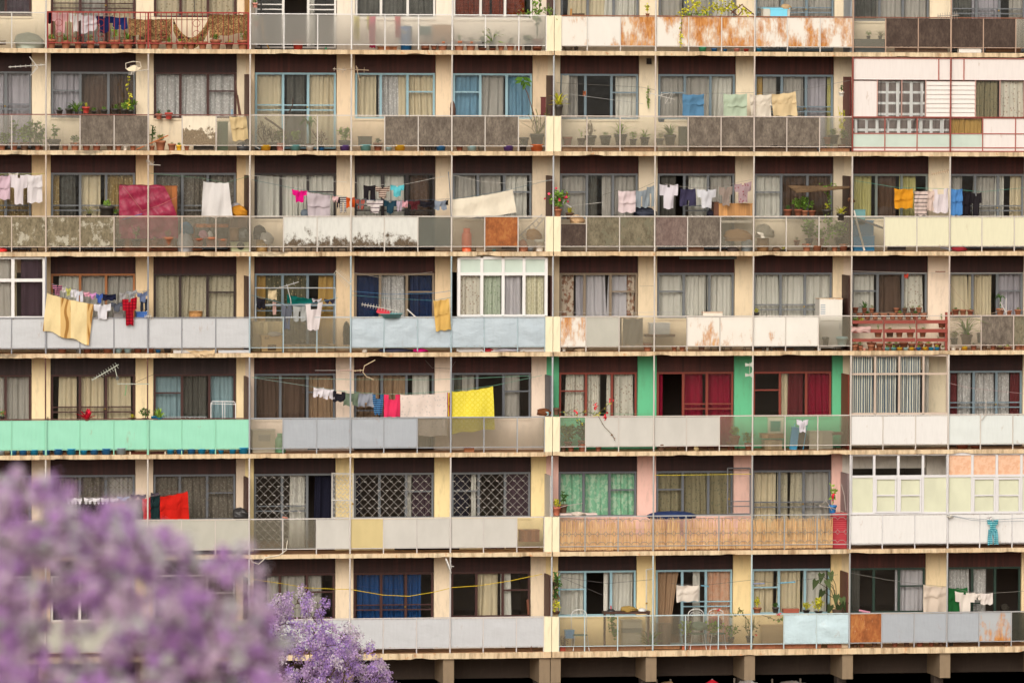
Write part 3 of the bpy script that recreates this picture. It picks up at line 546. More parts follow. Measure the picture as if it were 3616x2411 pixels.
for (r, u), lay in LAY.items():
    row(r, u); N = nodes(u); z = zf(r); pc, tc_ = RC.get((r, u), ((214, 206, 198),)*2)
    pm, tm = paint(pc, .45, .5), paint(tc_, .55, .5)
    if lay.strip('-') == '' and (r, u) != (6, 2) and (r, u) != (2, 3): continue
    xs, xe = N[0], N[-1]
    segs = [(i, c) for i, c in enumerate(lay)]
    if (r, u) == (1, 0): xe = pole(0)
    if (r, u) == (4, 3): xs = pole(9)
    root = empty('balcony_railing', ((xs+xe)/2, RY, z)); ox = root.location.x; pl = tuple(root.location)
    kinds = []
    for c in lay:
        if c in DP and DP[c] not in kinds: kinds.append(DP[c])
    what = {(1, 1): 'white framed milky glass railing', (1, 0): 'metal framed wired glass railing at far left', (2, 3): 'red framed railing', (6, 2): 'grey metal railing with lattice bars', (5, 2): 'railing of clear and milky glass panels', (5, 3): 'off white panelled railing', (6, 0): 'milky glass railing', (6, 1): 'railing of milky and yellowish glass', (6, 3): 'white sheet metal railing', (7, 0): 'milky glass railing', (4, 2): 'railing of rusty sheets and glass', (1, 2): 'railing of rust streaked white sheets', (4, 1): 'blue grey tin and glass railing', (7, 2): 'glass and pale blue tin railing', (7, 3): 'rust and grey sheet railing', (2, 1): 'glass and dark board railing', (2, 2): 'glass and dark board railing', (2, 0): 'railing of glass and mixed boards', (3, 1): 'railing of mouldy white boards'}.get((r, u)) or 'railing of ' + ' and '.join(kinds[:2])+'s'
    reg(root, what, 'railing', 'balcony railings', 'on', ox)
    box('top_rail', xs, xe, RY-.03, RY+.03, z+.985, z+1.015, tm, root, pl)
    if (r, u) != (6, 2): 
        for i, c in segs:
            if c != '-': box('bottom_rail', N[i]+.02, N[i+1]-.02, RY-.015, RY+.015, z+.135, z+.155, pm, root, pl)
    else: box('bottom_rail', xs, xe, RY-.015, RY+.015, z+.135, z+.155, pm, root, pl)
    for i, x in enumerate(N):
        if x < xs-.01 or x > xe+.01 or (i == len(N)-1 and u in (0, 2)): continue
        ispole = any(abs(x-pole(q)) < .01 for q in range(-1, 12))
        tall = ispole and not (u == 2 and i == 0)
        hgt = H-.12 if tall else 1.0
        if not tall and (r, u) == (2, 3): continue
        wd = .024 if tall else .014
        b = MB()
        if (r, u) == (5, 0) and tall:
            MB().box(-.026, .026, -.03, .03, 0, .98).build('post', pm, root, (x-ox, -.045, 0)); b.tube([(0, 0, 0), (0, 0, hgt)], .02, 8); b.build('post', tm, root, (x-ox, .045, 0)); continue
        if tall: b.tube([(0, 0, 0), (0, 0, hgt)], wd, 8)
        else: b.box(-wd, wd, -.02, .02, 0, hgt-.016)
        b.build('post', pm, root, (x-ox, 0 if not tall else -.045, 0))
    if u == 1:                                              # tall pipe at the joint
        MB().tube([(0, 0, 0), (0, 0, H-.12-1.0)], .026, 8).build('post', paint((186, 190, 194), .3), root, (pole(5)-ox, .0, 1.0))
    for i, c in segs:
        if c == '-': continue
        x0, x1 = N[i]+.016, N[i+1]-.016; m = PM[c]()
        zt_ = .975; zb_ = .16
        if (r, u, i) == (3, 2, 0): zt_ = .78
        thick = .006 if c in 'ighelydz' else .014
        tilt = random.uniform(-.006, .006)
        b = MB(); cx_, cz_ = (x0+x1)/2, z+(zt_+zb_)/2; hw, hh = (x1-x0)/2, (zt_-zb_)/2
        if c in 'kKjJMwp':                                  # ragged lower edges on the rotten boards
            rr = random.Random(int(x0*100)+r); n = 14
            bot = [(-hw+2*hw*q/n, -hh+rr.uniform(-.02, .025)*(1 if c != 'K' else .4)) for q in range(n+1)]
            vs = [(x, y, zz) for y in (0, thick) for x, zz in bot]+[(x, y, hh) for y in (0, thick) for x, _ in bot]; m_ = n+1
            b.add(vs, [(q, q+1, 2*m_+q+1, 2*m_+q) for q in range(n)]+[(m_+q+1, m_+q, 3*m_+q, 3*m_+q+1) for q in range(n)]+[(q+1, q, m_+q, m_+q+1) for q in range(n)])
        elif c in 'bBsS0123Rrtf':                           # sheets that bulge a little
            rr = random.Random(int(x0*100)+r*7); am = {'B': .03, 'b': .02}.get(c, .006); p1, p2 = rr.uniform(0, 6), rr.uniform(0, 6)
            fnb = lambda off: (lambda a, v: (-hw+2*hw*a, off-am*math.sin(a*3.1)*math.sin(v*3.1)*(1+math.sin(a*5+v*7+p1))+am*.5*math.sin(v*9+a*4+p2)*math.sin(a*3.14), -hh+2*hh*v))
            b.grid(fnb(0), 10, 8); b.grid(fnb(thick), 10, 8)
        else: b.box(-hw, hw, 0, thick, -hh, hh)
        o = b.build('panel', m, root, (cx_-ox, .0, cz_-z), c in 'bBsS0123Rrtf'); o.rotation_euler.y = tilt*.5
        if len(set(lay.replace('-', ''))) > 1 and c in DP and lay.count(c) < len(lay)/2: o['label'] = DP[c]
# the red railing of the top storey
tile('A1'); row(1, 0)
z = zf(1); x0, x1 = pole(0)+.02, pole(2)-.03; root = empty('balcony_railing', ((x0+x1)/2, RY, z)); pl = tuple(root.location); ox = root.location.x
RM = paint((158, 52, 46), .35, .45); reg(root, 'red barred metal railing hung with rugs', 'railing', 'balcony railings')
box('top_rail', x0, x1, RY-.025, RY+.025, z+1.0, z+1.04, RM, root, pl); box('bottom_rail', x0, x1, RY-.015, RY+.015, z+.14, z+.17, RM, root, pl)
for x in (x0+.02, pole(1), x1-.02): box('post', x-.025, x+.025, RY-.026, RY+.026, z, z+1.0, RM, root, pl)
for i in range(1, 39):
    x = x0+(x1-x0)*i/39
    if abs(x-pole(1)) < .06: continue
    MB().tube([(0, 0, .17), (0, 0, 1.0)], .0105, 6).build('baluster', RM, root, (x-ox, 0, 0))
for px in (405, 695, 1130, 1360):
    c = P(px, 150, RY).x
    for zz in (.42, .72): 
        b = MB(); b.tube([(math.cos(t*.5236)*.1, -.015, math.sin(t*.5236)*.1) for t in range(13)], .008, 5); b.build('scroll', RM, root, (c-ox, 0, zz))
# red plank rails
tile('C3'); row(4, 3)
z = zf(4); root = empty('plank_railing', ((pole(8)+pole(9))/2, RY, z)); pl = tuple(root.location); ox = pl[0]; RP = paint((150, 70, 60), .45, .6)
reg(root, 'three tier red plank railing', 'railing', 'balcony railings')
for i in range(3):
    xa, xb = pole(8)+PW*i+.01, pole(8)+PW*(i+1)-.01
    for h in (.3, .56, .82): box('plank', xa+.02, xb-.02, RY-.012, RY+.012, z+h-.045, z+h+.05+random.uniform(-.01, .01), RP, root, pl)
    box('post', xa-.01, xa+.03, RY+.014, RY+.06, z, z+.98, paint((150, 80, 70), .5) if i else paint((206, 190, 180), .4), root, pl)
box('post', pole(9)-.1, pole(9)-.03, RY+.014, RY+.06, z, z+1.1, RP, root, pl); box('top_rail', pole(8), pole(9), RY-.02, RY+.02, z+.985, z+1.01, paint((214, 200, 190), .4), root, pl)
MB().tube([(0, 0, 0), (0, 0, H-.12)], .024, 8).build('post', paint((206, 196, 186), .4), root, (pole(8)-ox, -.045, 0))
# lattice and reed screens on the sixth storey
row(6, 2); z = zf(6)
root = [e[0] for e in REG if e[3] == (6, 2) and e[0].name.startswith('balcony_railing')][0]; ox = root.location.x
N = nodes(2); lm = plain((170, 166, 160), .5)
for i in range(9):
    b = MB(); n = 4; st = (N[i+1]-N[i])/n
    for h, sgn in ((.92, -1), (.5, 1), (.5, -1), (.26, -1)):
        pts = []
        for q in range(n):
            a = N[i]+q*st-ox; pts += [(a, -.02, h), (a+st*.25, -.02, h), (a+st*.5, -.02, h+sgn*.07), (a+st*.75, -.02, h)]
        pts.append((N[i+1]-ox, -.02, h)); b.tube(pts, .007, 4)
    b.build('lattice', lm, root)
for i in range(3):
    xa, xb = (N[0]+.01 if i == 0 else pole(5+i)+.01), (pole(6+i)-.01 if i < 2 else pole(8)-.5)
    b = MB(); rr = random.Random(i); x = xa
    while x < xb:                                           # single stalks
        wv = rr.uniform(.008, .016); gap = (i == 0 and 2.2 < x-xa < 2.45 and rr.random() < .7) or (i == 1 and .75 < x-xa < 1.2 and rr.random() < .6)
        h0, h1 = rr.uniform(.02, .06), rr.uniform(.78, .97)-(.45 if gap else 0)
        if i == 1 and 1.2 < x-xa < 2.6 and rr.random() < .35: h1 -= rr.uniform(.2, .5)
        l_ = rr.uniform(-.02, .02); b.add([(x, .0, h0), (x+wv, .006, h0), (x+wv+l_, .006, h1), (x+l_, .0, h1), (x+wv*.5, -.01, h0), (x+wv*.5+l_, -.01, h1)], [(0, 4, 5, 3), (4, 1, 2, 5)]); x += wv*.92
    for h in (.3, .62, .86): b.tube([(xa, -.014, h), ((xa+xb)/2, -.016, h+.02), (xb, -.014, h)], .006, 4)
    cx_ = (xa+xb)/2; b.v = [(v[0]-cx_, v[1], v[2]) for v in b.v]
    o = b.build('reed_screen', reed(), None, (cx_, RY+.03, z)); reg(o, 'tied dry reed screen', 'reed screen', 'reed screens', 'lining', cx_)
# ------------------------------------------------------------------ built-in enclosures
def enclosure(xs, ys, d, fc, cells, desc, depth=.06, bar=.05, mull=None, name='balcony_enclosure'):
    X = [P(x, ys[-1], d).x for x in xs]; Z = [P(xs[0], y, d).z for y in ys]
    cx_ = (X[0]+X[-1])/2; root = empty(name, (cx_, d, Z[-1])); m = paint(fc, .25, .5)
    b = MB()
    for i, x in enumerate(X): b.box(x-bar/2-cx_, x+bar/2-cx_, -depth/2, depth/2, 0, Z[0]-Z[-1])
    for j, zz in enumerate(Z):
        for i in range(len(X)-1):
            b.box(X[i]+bar/2-cx_, X[i+1]-bar/2-cx_, -depth/2+.004, depth/2-.004, zz-bar/2-Z[-1], zz+bar/2-Z[-1])
    b.build('frame', m, root)
    for j in range(len(ys)-1):
        for i in range(len(xs)-1):
            c = cells[j][i]
            if c == '.': continue
            x0, x1, z1, z0 = X[i]-cx_+.01, X[i+1]-cx_-.01, Z[j]-Z[-1]-.01, Z[j+1]-Z[-1]+.01
            cxx, czz = (x0+x1)/2, (z0+z1)/2; bb = MB(); hw, hh = (x1-x0)/2, (z1-z0)/2
            mm = {'G': pane_mat, 'W': lambda: tin((236, 228, 224), .1, 0), 'm': lambda: frost((222, 238, 226), .04), 'Y': lambda: frost((242, 244, 216), .04), 'L': lambda: tin((236, 228, 222), .05, 0), 'P': lambda: fabric((238, 196, 166), 'leafy', (226, 176, 144), .9, .1)}[c]()
            if c == 'L':
                for q in range(8): h = 2*hh/8; bb.add([(-hw, -.02, -hh+q*h), (hw, -.02, -hh+q*h), (hw, .02, -hh+(q+1)*h+.01), (-hw, .02, -hh+(q+1)*h+.01)], [(0, 1, 2, 3)])
            else: bb.box(-hw, hw, 0, .006, -hh, hh)
            bb.build('pane' if c in 'GmY' else 'louvre' if c == 'L' else 'panel', mm, root, (cxx, 0, czz))
    reg(root, desc, 'enclosure', None, 'closing'); return X, Z, root
row(2, 3); tile('A3')
X, Z, e = enclosure([1180, 1768, 1850, 1940, 2400], [398, 548], .1, (184, 112, 102), ['WWWW'], 'upper white boards with red battens', .06, .03)
X, Z, e = enclosure([1180, 1348, 1515, 1678, 1850, 2018, 2185, 2350], [548, 800], .1, (200, 160, 148), ['WGGLLGG'], 'row of white boards louvres and small windows', .06, .028)
z = Z[-1]; zt = Z[0]
for i, kx in ((1, 'pl'), (2, 'pl'), (5, 'og'), (6, 'wf')): curtain(X[i]+.03, X[i+1]-.03, z, zt, .2, kx, 'in the louvre windows of')
X, Z, e = enclosure([1180, 1400, 1620, 1845, 2068, 2292, 2400], [805, 912, 1008, 1032], .1, (178, 104, 94), ['GGGGWW', 'mmmmWW', 'WWWWWW'], 'lower glazed strip with red frame', .06, .028)
for i, kx in ((0, 'pl'), (1, 'pl'), (2, 'pl'), (3, 'gd')): curtain(X[i]+.02, X[i+1]-.02, Z[1]-.03, Z[0], .2, kx, 'in the lower glazing of')
row(4, 0); tile('C1')
X, Z, e = enclosure([-180, 88, 305], [58, 215, 476], .2, (240, 238, 236), ['GG', 'GG'], 'white framed window bay at far left', .1, .09)
for i, kx in ((0, 'gy'), (1, 'cr'), (1, 'pu')): curtain(X[i]+(.25 if kx == 'pu' else .05), X[i+1]-.05-(.7 if kx == 'cr' else 0), Z[-1], Z[0], .4, kx, 'in the white window bay of')
row(4, 1); tile('C2')
X, Z, e = enclosure([822, 980, 1128, 1272, 1425], [60, 172, 462], .25, (240, 238, 236), ['mmmm', 'GGGG'], 'white framed window bay with mint top panes', .1, .085)
for i, kx in enumerate(('wf', 'gf', 'sl', 'cl')): curtain(X[i]+.07, X[i+1]-.04, Z[2], Z[1], .42, kx, 'in the white window bay of')
enclosure([815, 980, 1128, 1272, 1420], [470, 706], .3, (240, 238, 236), ['WWWW'], 'white base panels of the window bay', .08, .06)
row(5, 3); tile('D3')
X, Z, e = enclosure([1168, 1332, 1497, 1662, 1826], [50, 175, 446], .12, (206, 186, 170), ['GGGG', 'GGGG'], 'rusting white window frames', .07, .055)
for i, kx in enumerate(('st', 'st', 'st', 'gy')): curtain(X[i]+.04, X[i+1]-(.04 if i < 3 else .5), Z[2]-.3, Z[0], .3, kx, 'behind rusty frames of')
row(6, 3); tile('E3')
enclosure([1168, 1325, 1490, 1658, 1826, 1995, 2162, 2330, 2500], [48, 198, 450], .12, (228, 226, 228), ['GGGGPPPP', 'YYYYYYYY'], 'white framed wall of milky yellow panes', .08, .07)
for xa, xb in ((1335, 1480), (1500, 1650), (2003, 2155), (2168, 2325)):
    c0, c1 = P(xa, 205, .07), P(xb, 445, .07); b = MB(); hw, hh = (c1.x-c0.x)/2, (c0.z-c1.z)/2
    for a in ((-hw, -hw+.05, -hh, hh), (hw-.05, hw, -hh, hh), (-hw+.05, hw-.05, hh-.05, hh), (-hw+.05, hw-.05, -hh, -hh+.05), (-hw+.05, hw-.05, -.02, .02)): b.box(a[0], a[1], -.012, .006, a[2], a[3])
    b.build('casement', paint((228, 226, 228), .2), REG[-1][0], ((c0.x+c1.x)/2-REG[-1][0].location.x, -.05, (c0.z+c1.z)/2-REG[-1][0].location.z))
# ------------------------------------------------------------------ plants
GR = {'g': (98, 128, 54), 'd': (66, 94, 46), 'y': (176, 172, 58), 'l': (126, 156, 66), 'o': (124, 126, 80), 'r': (196, 40, 62), 'b': (120, 104, 84), 'p': (110, 78, 58), 'm': (84, 74, 56)}
def rv(rr): 
    v = Vector((rr.gauss(0, 1), rr.gauss(0, 1), rr.gauss(0, 1))); return v.normalized()
FOL = {}
def foliage(kind, seed):                                    # unit height, returns MB
    key = (kind, seed % 3)
    if key in FOL: return FOL[key]
    rr = random.Random(seed % 3*31+len(kind)*7); b = MB()
    if kind in ('bush', 'flower', 'sparse'):
        n = {'bush': 150, 'flower': 110, 'sparse': 70}[kind]
        for i in range(7): 
            d = Vector((rr.uniform(-.5, .5), rr.uniform(-.4, .4), 1)).normalized(); b.tube([(0, 0, 0), d*.4, d*.8+Vector((0, 0, .05))], .012, 3)
        for i in range(n):
            q = rv(rr)*rr.random()**.4; p = Vector((q.x*.42, q.y*.36, .56+q.z*.4))
            b.leafq(p, (rv(rr)+Vector((0, 0, .3))).normalized(), rv(rr), rr.uniform(.12, .24), rr.uniform(.07, .13))
    elif kind in ('spiky', 'agave', 'grass'):
        n, wd = {'spiky': (26, .07), 'agave': (20, .16), 'grass': (34, .035)}[kind]
        for i in range(n):
            t = rr.uniform(0, 6.28); e = rr.uniform(.35, 1.45); o = Vector((math.cos(t), math.sin(t)*.7, 0)); L = rr.uniform(.75, 1.05); pts = []
            for s_ in range(5):
                f = s_/4; ee = e-f*f*{'spiky': .9, 'agave': .35, 'grass': 1.2}[kind]; pts.append((o*math.cos(e*.6+ee*.4)*L*f*.8 + Vector((0, 0, math.sin(max(ee, -.2)*.5+e*.5)*L*f))))
            sd = Vector((-o.y, o.x, .25)).normalized(); vs = []
            for s_, p in enumerate(pts): wv = wd*(1-abs(s_/4-.35)**1.5*1.5)*.5 if s_ < 4 else .002; wv = max(wv, .003); vs += [p-sd*wv, p+sd*wv]
            b.add(vs, [(2*q, 2*q+1, 2*q+3, 2*q+2) for q in range(4)])
    elif kind in ('tall', 'broad'):
        n = 5 if kind == 'broad' else 3
        for i in range(n):
            lean = Vector((rr.uniform(-.25, .25), rr.uniform(-.15, .15), 0)); hh = rr.uniform(.7, 1); pts = [Vector((0, 0, 0))+lean*(f*f)+Vector((0, 0, hh*f)) for f in (0, .35, .7, 1)]
            b.tube(pts, .012, 4)
            for q in range(9 if kind == 'tall' else 6):
                f = rr.uniform(.35, 1); p = lean*f*f+Vector((0, 0, hh*f)); d = Vector((rr.uniform(-1, 1), rr.uniform(-.8, .8), rr.uniform(-.5, .6))).normalized(); s_ = .15 if kind == 'tall' else .24
                b.leafq(p, d, Vector((0, -1, .3)), s_*rr.uniform(.7, 1.2), s_*.5)
    elif kind in ('twigs', 'dead'):
        for i in range(9):
            d = Vector((rr.uniform(-.5, .5), rr.uniform(-.4, .4), rr.uniform(.6, 1))); p = d*rr.uniform(.3, .6); b.tube([(0, 0, 0), p, p+Vector((rr.uniform(-.2, .2), 0, .35))], .012, 3)
            b.tube([p, p+Vector((rr.uniform(-.3, .3), rr.uniform(-.2, .2), .2))], .007, 3)
            for q in range(3 if kind == 'dead' else 1): b.leafq(p+rv(rr)*.15, rv(rr), rv(rr), .12, .05)
    elif kind == 'palm':
        b.tube([(0, 0, 0), (.02, 0, .3), (-.02, 0, .62)], .03, 5)
        for i in range(16):
            t = rr.uniform(0, 6.28); o = Vector((math.cos(t), math.sin(t)*.6, 0)); c = Vector((-.02, 0, .62)); e = rr.uniform(-.1, .7); p1 = c+o*.22+Vector((0, 0, .2*e+.1)); p2 = c+o*.48+Vector((0, 0, .2*e-.12)); sd = Vector((-o.y, o.x, .2)).normalized()*.02
            b.add([c-sd, c+sd, p1-sd, p1+sd, p2], [(0, 1, 3, 2), (2, 3, 4)])
    elif kind == 'cactus':
        for i in range(6):
            x, y = rr.uniform(-.3, .3), rr.uniform(-.2, .2); b.lathe([(.001, .9), (.16, .75), (.2, .45), (.16, .1), (.12, 0)], 7, (x, y, rr.uniform(-.15, .1)))
    zm = max(v[2] for v in b.v)/.95; b.v = [(v[0]/zm, v[1]/zm, v[2]/zm) for v in b.v]
    FOL[key] = b; return b
PKIND = dict(bush='bushy plant', flower='flowering plant', sparse='sparse plant', spiky='spiky plant', agave='rosette plant', grass='grassy plant', tall='leafy stems', broad='broad leaved plant', twigs='bare twigs', dead='withered plant', palm='small dracaena', cactus='cacti')
PC = dict(t=((180, 116, 84), 'terracotta'), T=((156, 92, 66), 'dark terracotta'), k=((62, 58, 54), 'black'), b=((40, 112, 172), 'blue'), c=((26, 140, 190), 'cyan'), w=((226, 222, 212), 'white'), y=((228, 178, 52), 'yellow'), p=((216, 150, 136), 'pink'), r=((178, 66, 58), 'red'), a=((112, 172, 176), 'teal'), u=((92, 66, 140), 'purple'), o=((206, 106, 60), 'orange'), g=((78, 178, 132), 'green'), s=((150, 170, 182), 'grey blue'), n=((116, 86, 66), 'brown'), q=((168, 206, 214), 'pale blue'), h=((204, 120, 92), 'clay pink'), x=((148, 146, 136), 'grey'))
POTM = {}
def potmesh(style, key):
    if (style, key) in POTM: return POTM[style, key]
    c = PC[key][0]; m = clay(c) if key in 'tTnhx' else plastic(c); b = MB()
    if style == 'pot': b.lathe([(.001, .02), (.33, 0), (.34, .02), (.43, .74), (.5, .75), (.5, .97), (.46, 1), (.43, .9), (.3, .86), (.001, .86)], 14)
    elif style == 'tub': b.lathe([(.001, .02), (.38, 0), (.47, .9), (.5, .92), (.5, 1), (.46, .97), (.42, .7), (.001, .7)], 16)
    elif style == 'bag': b.lathe([(.001, .02), (.4, 0), (.45, .3), (.42, .7), (.46, 1), (.38, .95), (.001, .88)], 10)
    POTM[style, key] = b.mesh(style, m, True); return POTM[style, key]
def pot(x, wd, key, plant=None, ph=0, d=.28, y=None, style='pot', col='g', hr=None, rel='on', pw=1.2):
    """x, width, plant height in zoom pixels; y only when it does not stand on the slab"""
    r, u = ROW; y_ = 650 if y is None else y
    W = wd/TILE[2]/126.; p = P(x, y_, d); z = zf(r)+.003 if y is None else p.z
    hr = hr or {'pot': .8, 'tub': .48, 'bag': .9}[style]; hgt = W*hr
    nm = 'potted_plant' if plant else ('basin' if style == 'tub' else 'flowerpot')
    o = empty(nm, (p.x, d, z)); o.rotation_euler.z = random.uniform(0, 6)
    b = put({'pot': 'pot', 'tub': 'tub', 'bag': 'pot'}[style] if plant else 'body', potmesh(style, key), o); b.scale = (W, W, hgt)
    cn = PC[key][1]; what = {'pot': 'pot', 'tub': 'plastic tub', 'bag': 'pot'}[style]
    if key in 'tTnhxk' and style == 'tub': what = 'bowl'
    if plant:
        h = ph/TILE[2]/126.; mats = [leaf(GR[col])]
        key_ = ('F', plant, int(x) % 3, col)
        if key_ not in POTM: POTM[key_] = foliage(plant, int(x)).mesh('foliage', mats, False)
        f = put('foliage', POTM[key_], o, (0, 0, hgt*.82)); s_ = h/ .95; f.scale = (s_*pw, s_*pw, s_)
        if plant == 'flower':
            if 'FL' not in POTM:
                rr = random.Random(5); fb = MB()
                for i in range(14): q = rv(rr); fb.leafq(Vector((q.x*.42, q.y*.4-.1, .6+q.z*.4)), rv(rr), rv(rr), .13, .12)
                POTM['FL'] = fb.mesh('blossom', leaf((226, 70, 96)))
            f2 = put('blossom', POTM['FL'], o, (0, 0, hgt*.82)); f2.scale = f.scale
        reg(o, f'{PKIND[plant]} in {cn} {what}', 'potted plant', 'potted plants on the balconies', rel, p.x)
    else: reg(o, f'empty {cn} {what}', 'tub' if style == 'tub' else 'flowerpot', 'tubs on the balconies' if style == 'tub' else 'flowerpots on the balconies', rel, p.x)
    return o
def pots(s, **k):                                           # 'x wd key [plant h col]; ...'
    for e in s.split(';'):
        t = e.split()
        if not t: continue
        kw = dict(k)
        if len(t) > 5: kw['col'] = t[5]
        pot(float(t[0]), float(t[1]), t[2], t[3] if len(t) > 3 else None, float(t[4]) if len(t) > 4 else 0, **kw)
def tubs(s, **k): pots(s, style='tub', **k)
# ------------------------------------------------------------------ washing
def cloth(x0, x1, y0, y1, c, desc, shape='t', d=.2, pat='', c2=(250, 250, 250), yr=None, ybr=None, cat=None, name=None, rel='hung out at', ptop=0, xb0=None, xb1=None, tr=.25, waves=None):
    a, e = P(x0, y0, d), P(x1, y0 if yr is None else yr, d); bl, brr = P(x0 if xb0 is None else xb0, y1, d), P(x1 if xb1 is None else xb1, y1 if ybr is None else ybr, d)
    rr = random.Random(int(x0*3+y0)); ph = rr.uniform(0, 6); W = abs(e.x-a.x); o0 = (a+e)/2
    nu = 14 if W > .25 else 10; nv = 9; amp = min(.03, .012+.025*W); fq = waves or rr.uniform(7, 11)*max(1, W*1.6)
    keep = {'t': None, 's': lambda u, v: not ((u < .2 or u > .8) and v > .42) and not (.4 < u < .6 and v < .07), 'p': lambda u, v: not (.44 < u < .56 and v > .36), 'k': lambda u, v: not (.43 < u < .57 and v > .62),
            'v': lambda u, v: not (.28 < u < .72 and v < .22), 'b': lambda u, v: v < .35+.6*abs(math.sin(u*6.28)), 'f': lambda u, v: True, 'w': lambda u, v: True}[shape]
    def fn(off, short):
        def g(u, v):
            t = a.lerp(e, u); q = bl.lerp(brr, u); p = t.lerp(q, v*short)
            dx = 0
            if shape == 's': dx = (.5-u)*W*(.12*v)
            if shape == 'k': dx = (u-.5)*W*.12*v
            if shape == 'w': p.z -= .55*W*(math.sin(u*math.pi)**.8)
            npg = max(1, round(W/.28)); sag = -(.02*math.sin(u*math.pi)*W+.022*abs(math.sin(u*math.pi*npg))*(shape in 'tfskpb'))*(1-v)
            y = off+amp*(.3+v)*math.sin(u*fq+ph+v*.8)+.016*math.sin(v*7+u*4+ph)+.012*math.sin(u*fq*2.3+v*5+ph)
            zj = .018*math.sin(u*13+ph)*v*(1 if shape != 'f' else 2)
            return (p.x+dx-o0.x, y, p.z+sag+zj-o0.z)
        return g
    b = MB(); b.grid(fn(0, 1), nu, nv, keep)
    b.grid(fn(.035, rr.choice((.8, .9, .97)) if shape == 't' else .99), nu, nv, keep)
    if shape == 't' and W < .8 and abs(a.z-bl.z) > .4 and not waves:
        b.grid(fn(-.03, rr.uniform(.42, .6)), nu, nv)
    if shape != 'w': b.grid(lambda u, v: ((lambda p: (p.x-o0.x, v*.035, p.z-o0.z-.02*math.sin(u*math.pi)*W+.006))(a.lerp(e, u))), nu, 1)
    m = fabric(c, pat, c2, .84, tr)
    o = b.build(name or {'t': 'towel', 's': 'shirt', 'p': 'trousers', 'k': 'shorts', 'v': 'top', 'b': 'underwear', 'f': 'sheet', 'w': 'rug'}[shape], m, None, (o0.x, d, o0.z), True)
    reg(o, desc, cat or {'t': 'towel', 's': 'shirt', 'p': 'trousers', 'k': 'shorts', 'v': 'top', 'b': 'underwear', 'f': 'sheet', 'w': 'rug'}[shape], 'washing hung out on the balconies', rel, o0.x)
    pm = plastic(rr.choice([(60, 150, 200), (230, 200, 60), (210, 90, 90), (120, 180, 110), (200, 190, 170)]))
    return o
def line(pts, c=(200, 200, 196), d=.2, sag=0, desc=None, r=.005):
    q = [P(x, y, d) for x, y in pts]; out = []
    for i in range(len(q)-1):
        for k in range(8): t = k/8; p = q[i].lerp(q[i+1], t); out.append(p-Vector((0, 0, sag/126/TILE[2]*math.sin(t*math.pi))))
    out.append(q[-1]); o0 = sum(out, Vector())/len(out)
    o = MB().tube([p-o0 for p in out], r, 4).build('clothesline', plain(c, .6), None, o0)
    nm = {True: 'pale'}; hue = 'yellow' if c[0] > c[2]+60 else 'green' if c[1] > c[0]+20 else 'blue' if c[2] > c[0]+30 else 'dark' if sum(c) < 300 else 'pale'
    reg(o, desc or f'thin {hue} washing line', 'clothesline', 'washing lines', 'strung across', o0.x)
def antenna(x0, y0, x1, y1, n=7, el=40, arm=None, d=.0, c=(214, 208, 198), desc='rod antenna with short cross bars', elang=None, box_=None, dep=.0):
    a, e = P(x0, y0, d), P(x1, y1, d-dep); root = empty('tv_antenna', (a+e)/2); o0 = root.location; m = plain(c, .4, .3)
    MB().tube([a-o0, e-o0], .012, 6).build('boom', m, root)
    dr = (e-a).normalized(); nrm = Vector((-dr.z, 0, dr.x)) if elang is None else Vector((math.cos(elang), -.5, math.sin(elang))).normalized(); b = MB()
    for i in range(n):
        p = a.lerp(e, (i+.3)/n)-o0; L = el/126/TILE[2]*(.7+.5*i/n)*.5; b.tube([p-nrm*L, p+nrm*L], .0065, 4)
    b.build('element', m, root)
    if arm:
        b = MB(); b.tube([P(*q, d)-o0 for q in arm], .012, 6); b.build('arm', m, root)
    if box_:
        p = P(*box_, d)-o0; MB().box(p.x-.04, p.x+.04, p.y-.04, p.y+.04, p.z-.05, p.z+.05).build('junction_box', plain((90, 90, 84)), root)
    reg(root, desc, 'antenna', 'aerials on the balconies', 'fixed to', o0.x); return root
def crate(name, x0, x1, y0, y1, m, desc, d=.4, dep=.35, cat=None, rel='on', lid=None, floor=False, trim=None):
    a, e = P(x0, y0, d), P(x1, y1, d); z0 = zf(ROW[0])+.003 if floor else e.z
    o = empty(name, ((a.x+e.x)/2, d, z0)); W, Hh = e.x-a.x, a.z-z0; t = .012
    b = MB(); b.box(-W/2, W/2, 0, dep, 0, Hh-.025)
    b.build('body', m, o)
    MB().box(-W/2-t, W/2+t, -t, dep+t, Hh-.025, Hh).build('lid', lid or m, o)
    if trim:
        b = MB()
        for k in range(1, 4): b.box(-W/2, W/2, -.008, .001, Hh*k/4-.006, Hh*k/4+.006)
        b.build('batten', trim, o)
    reg(o, desc, cat or name.split('_')[-1], None, rel, o.location.x); return o
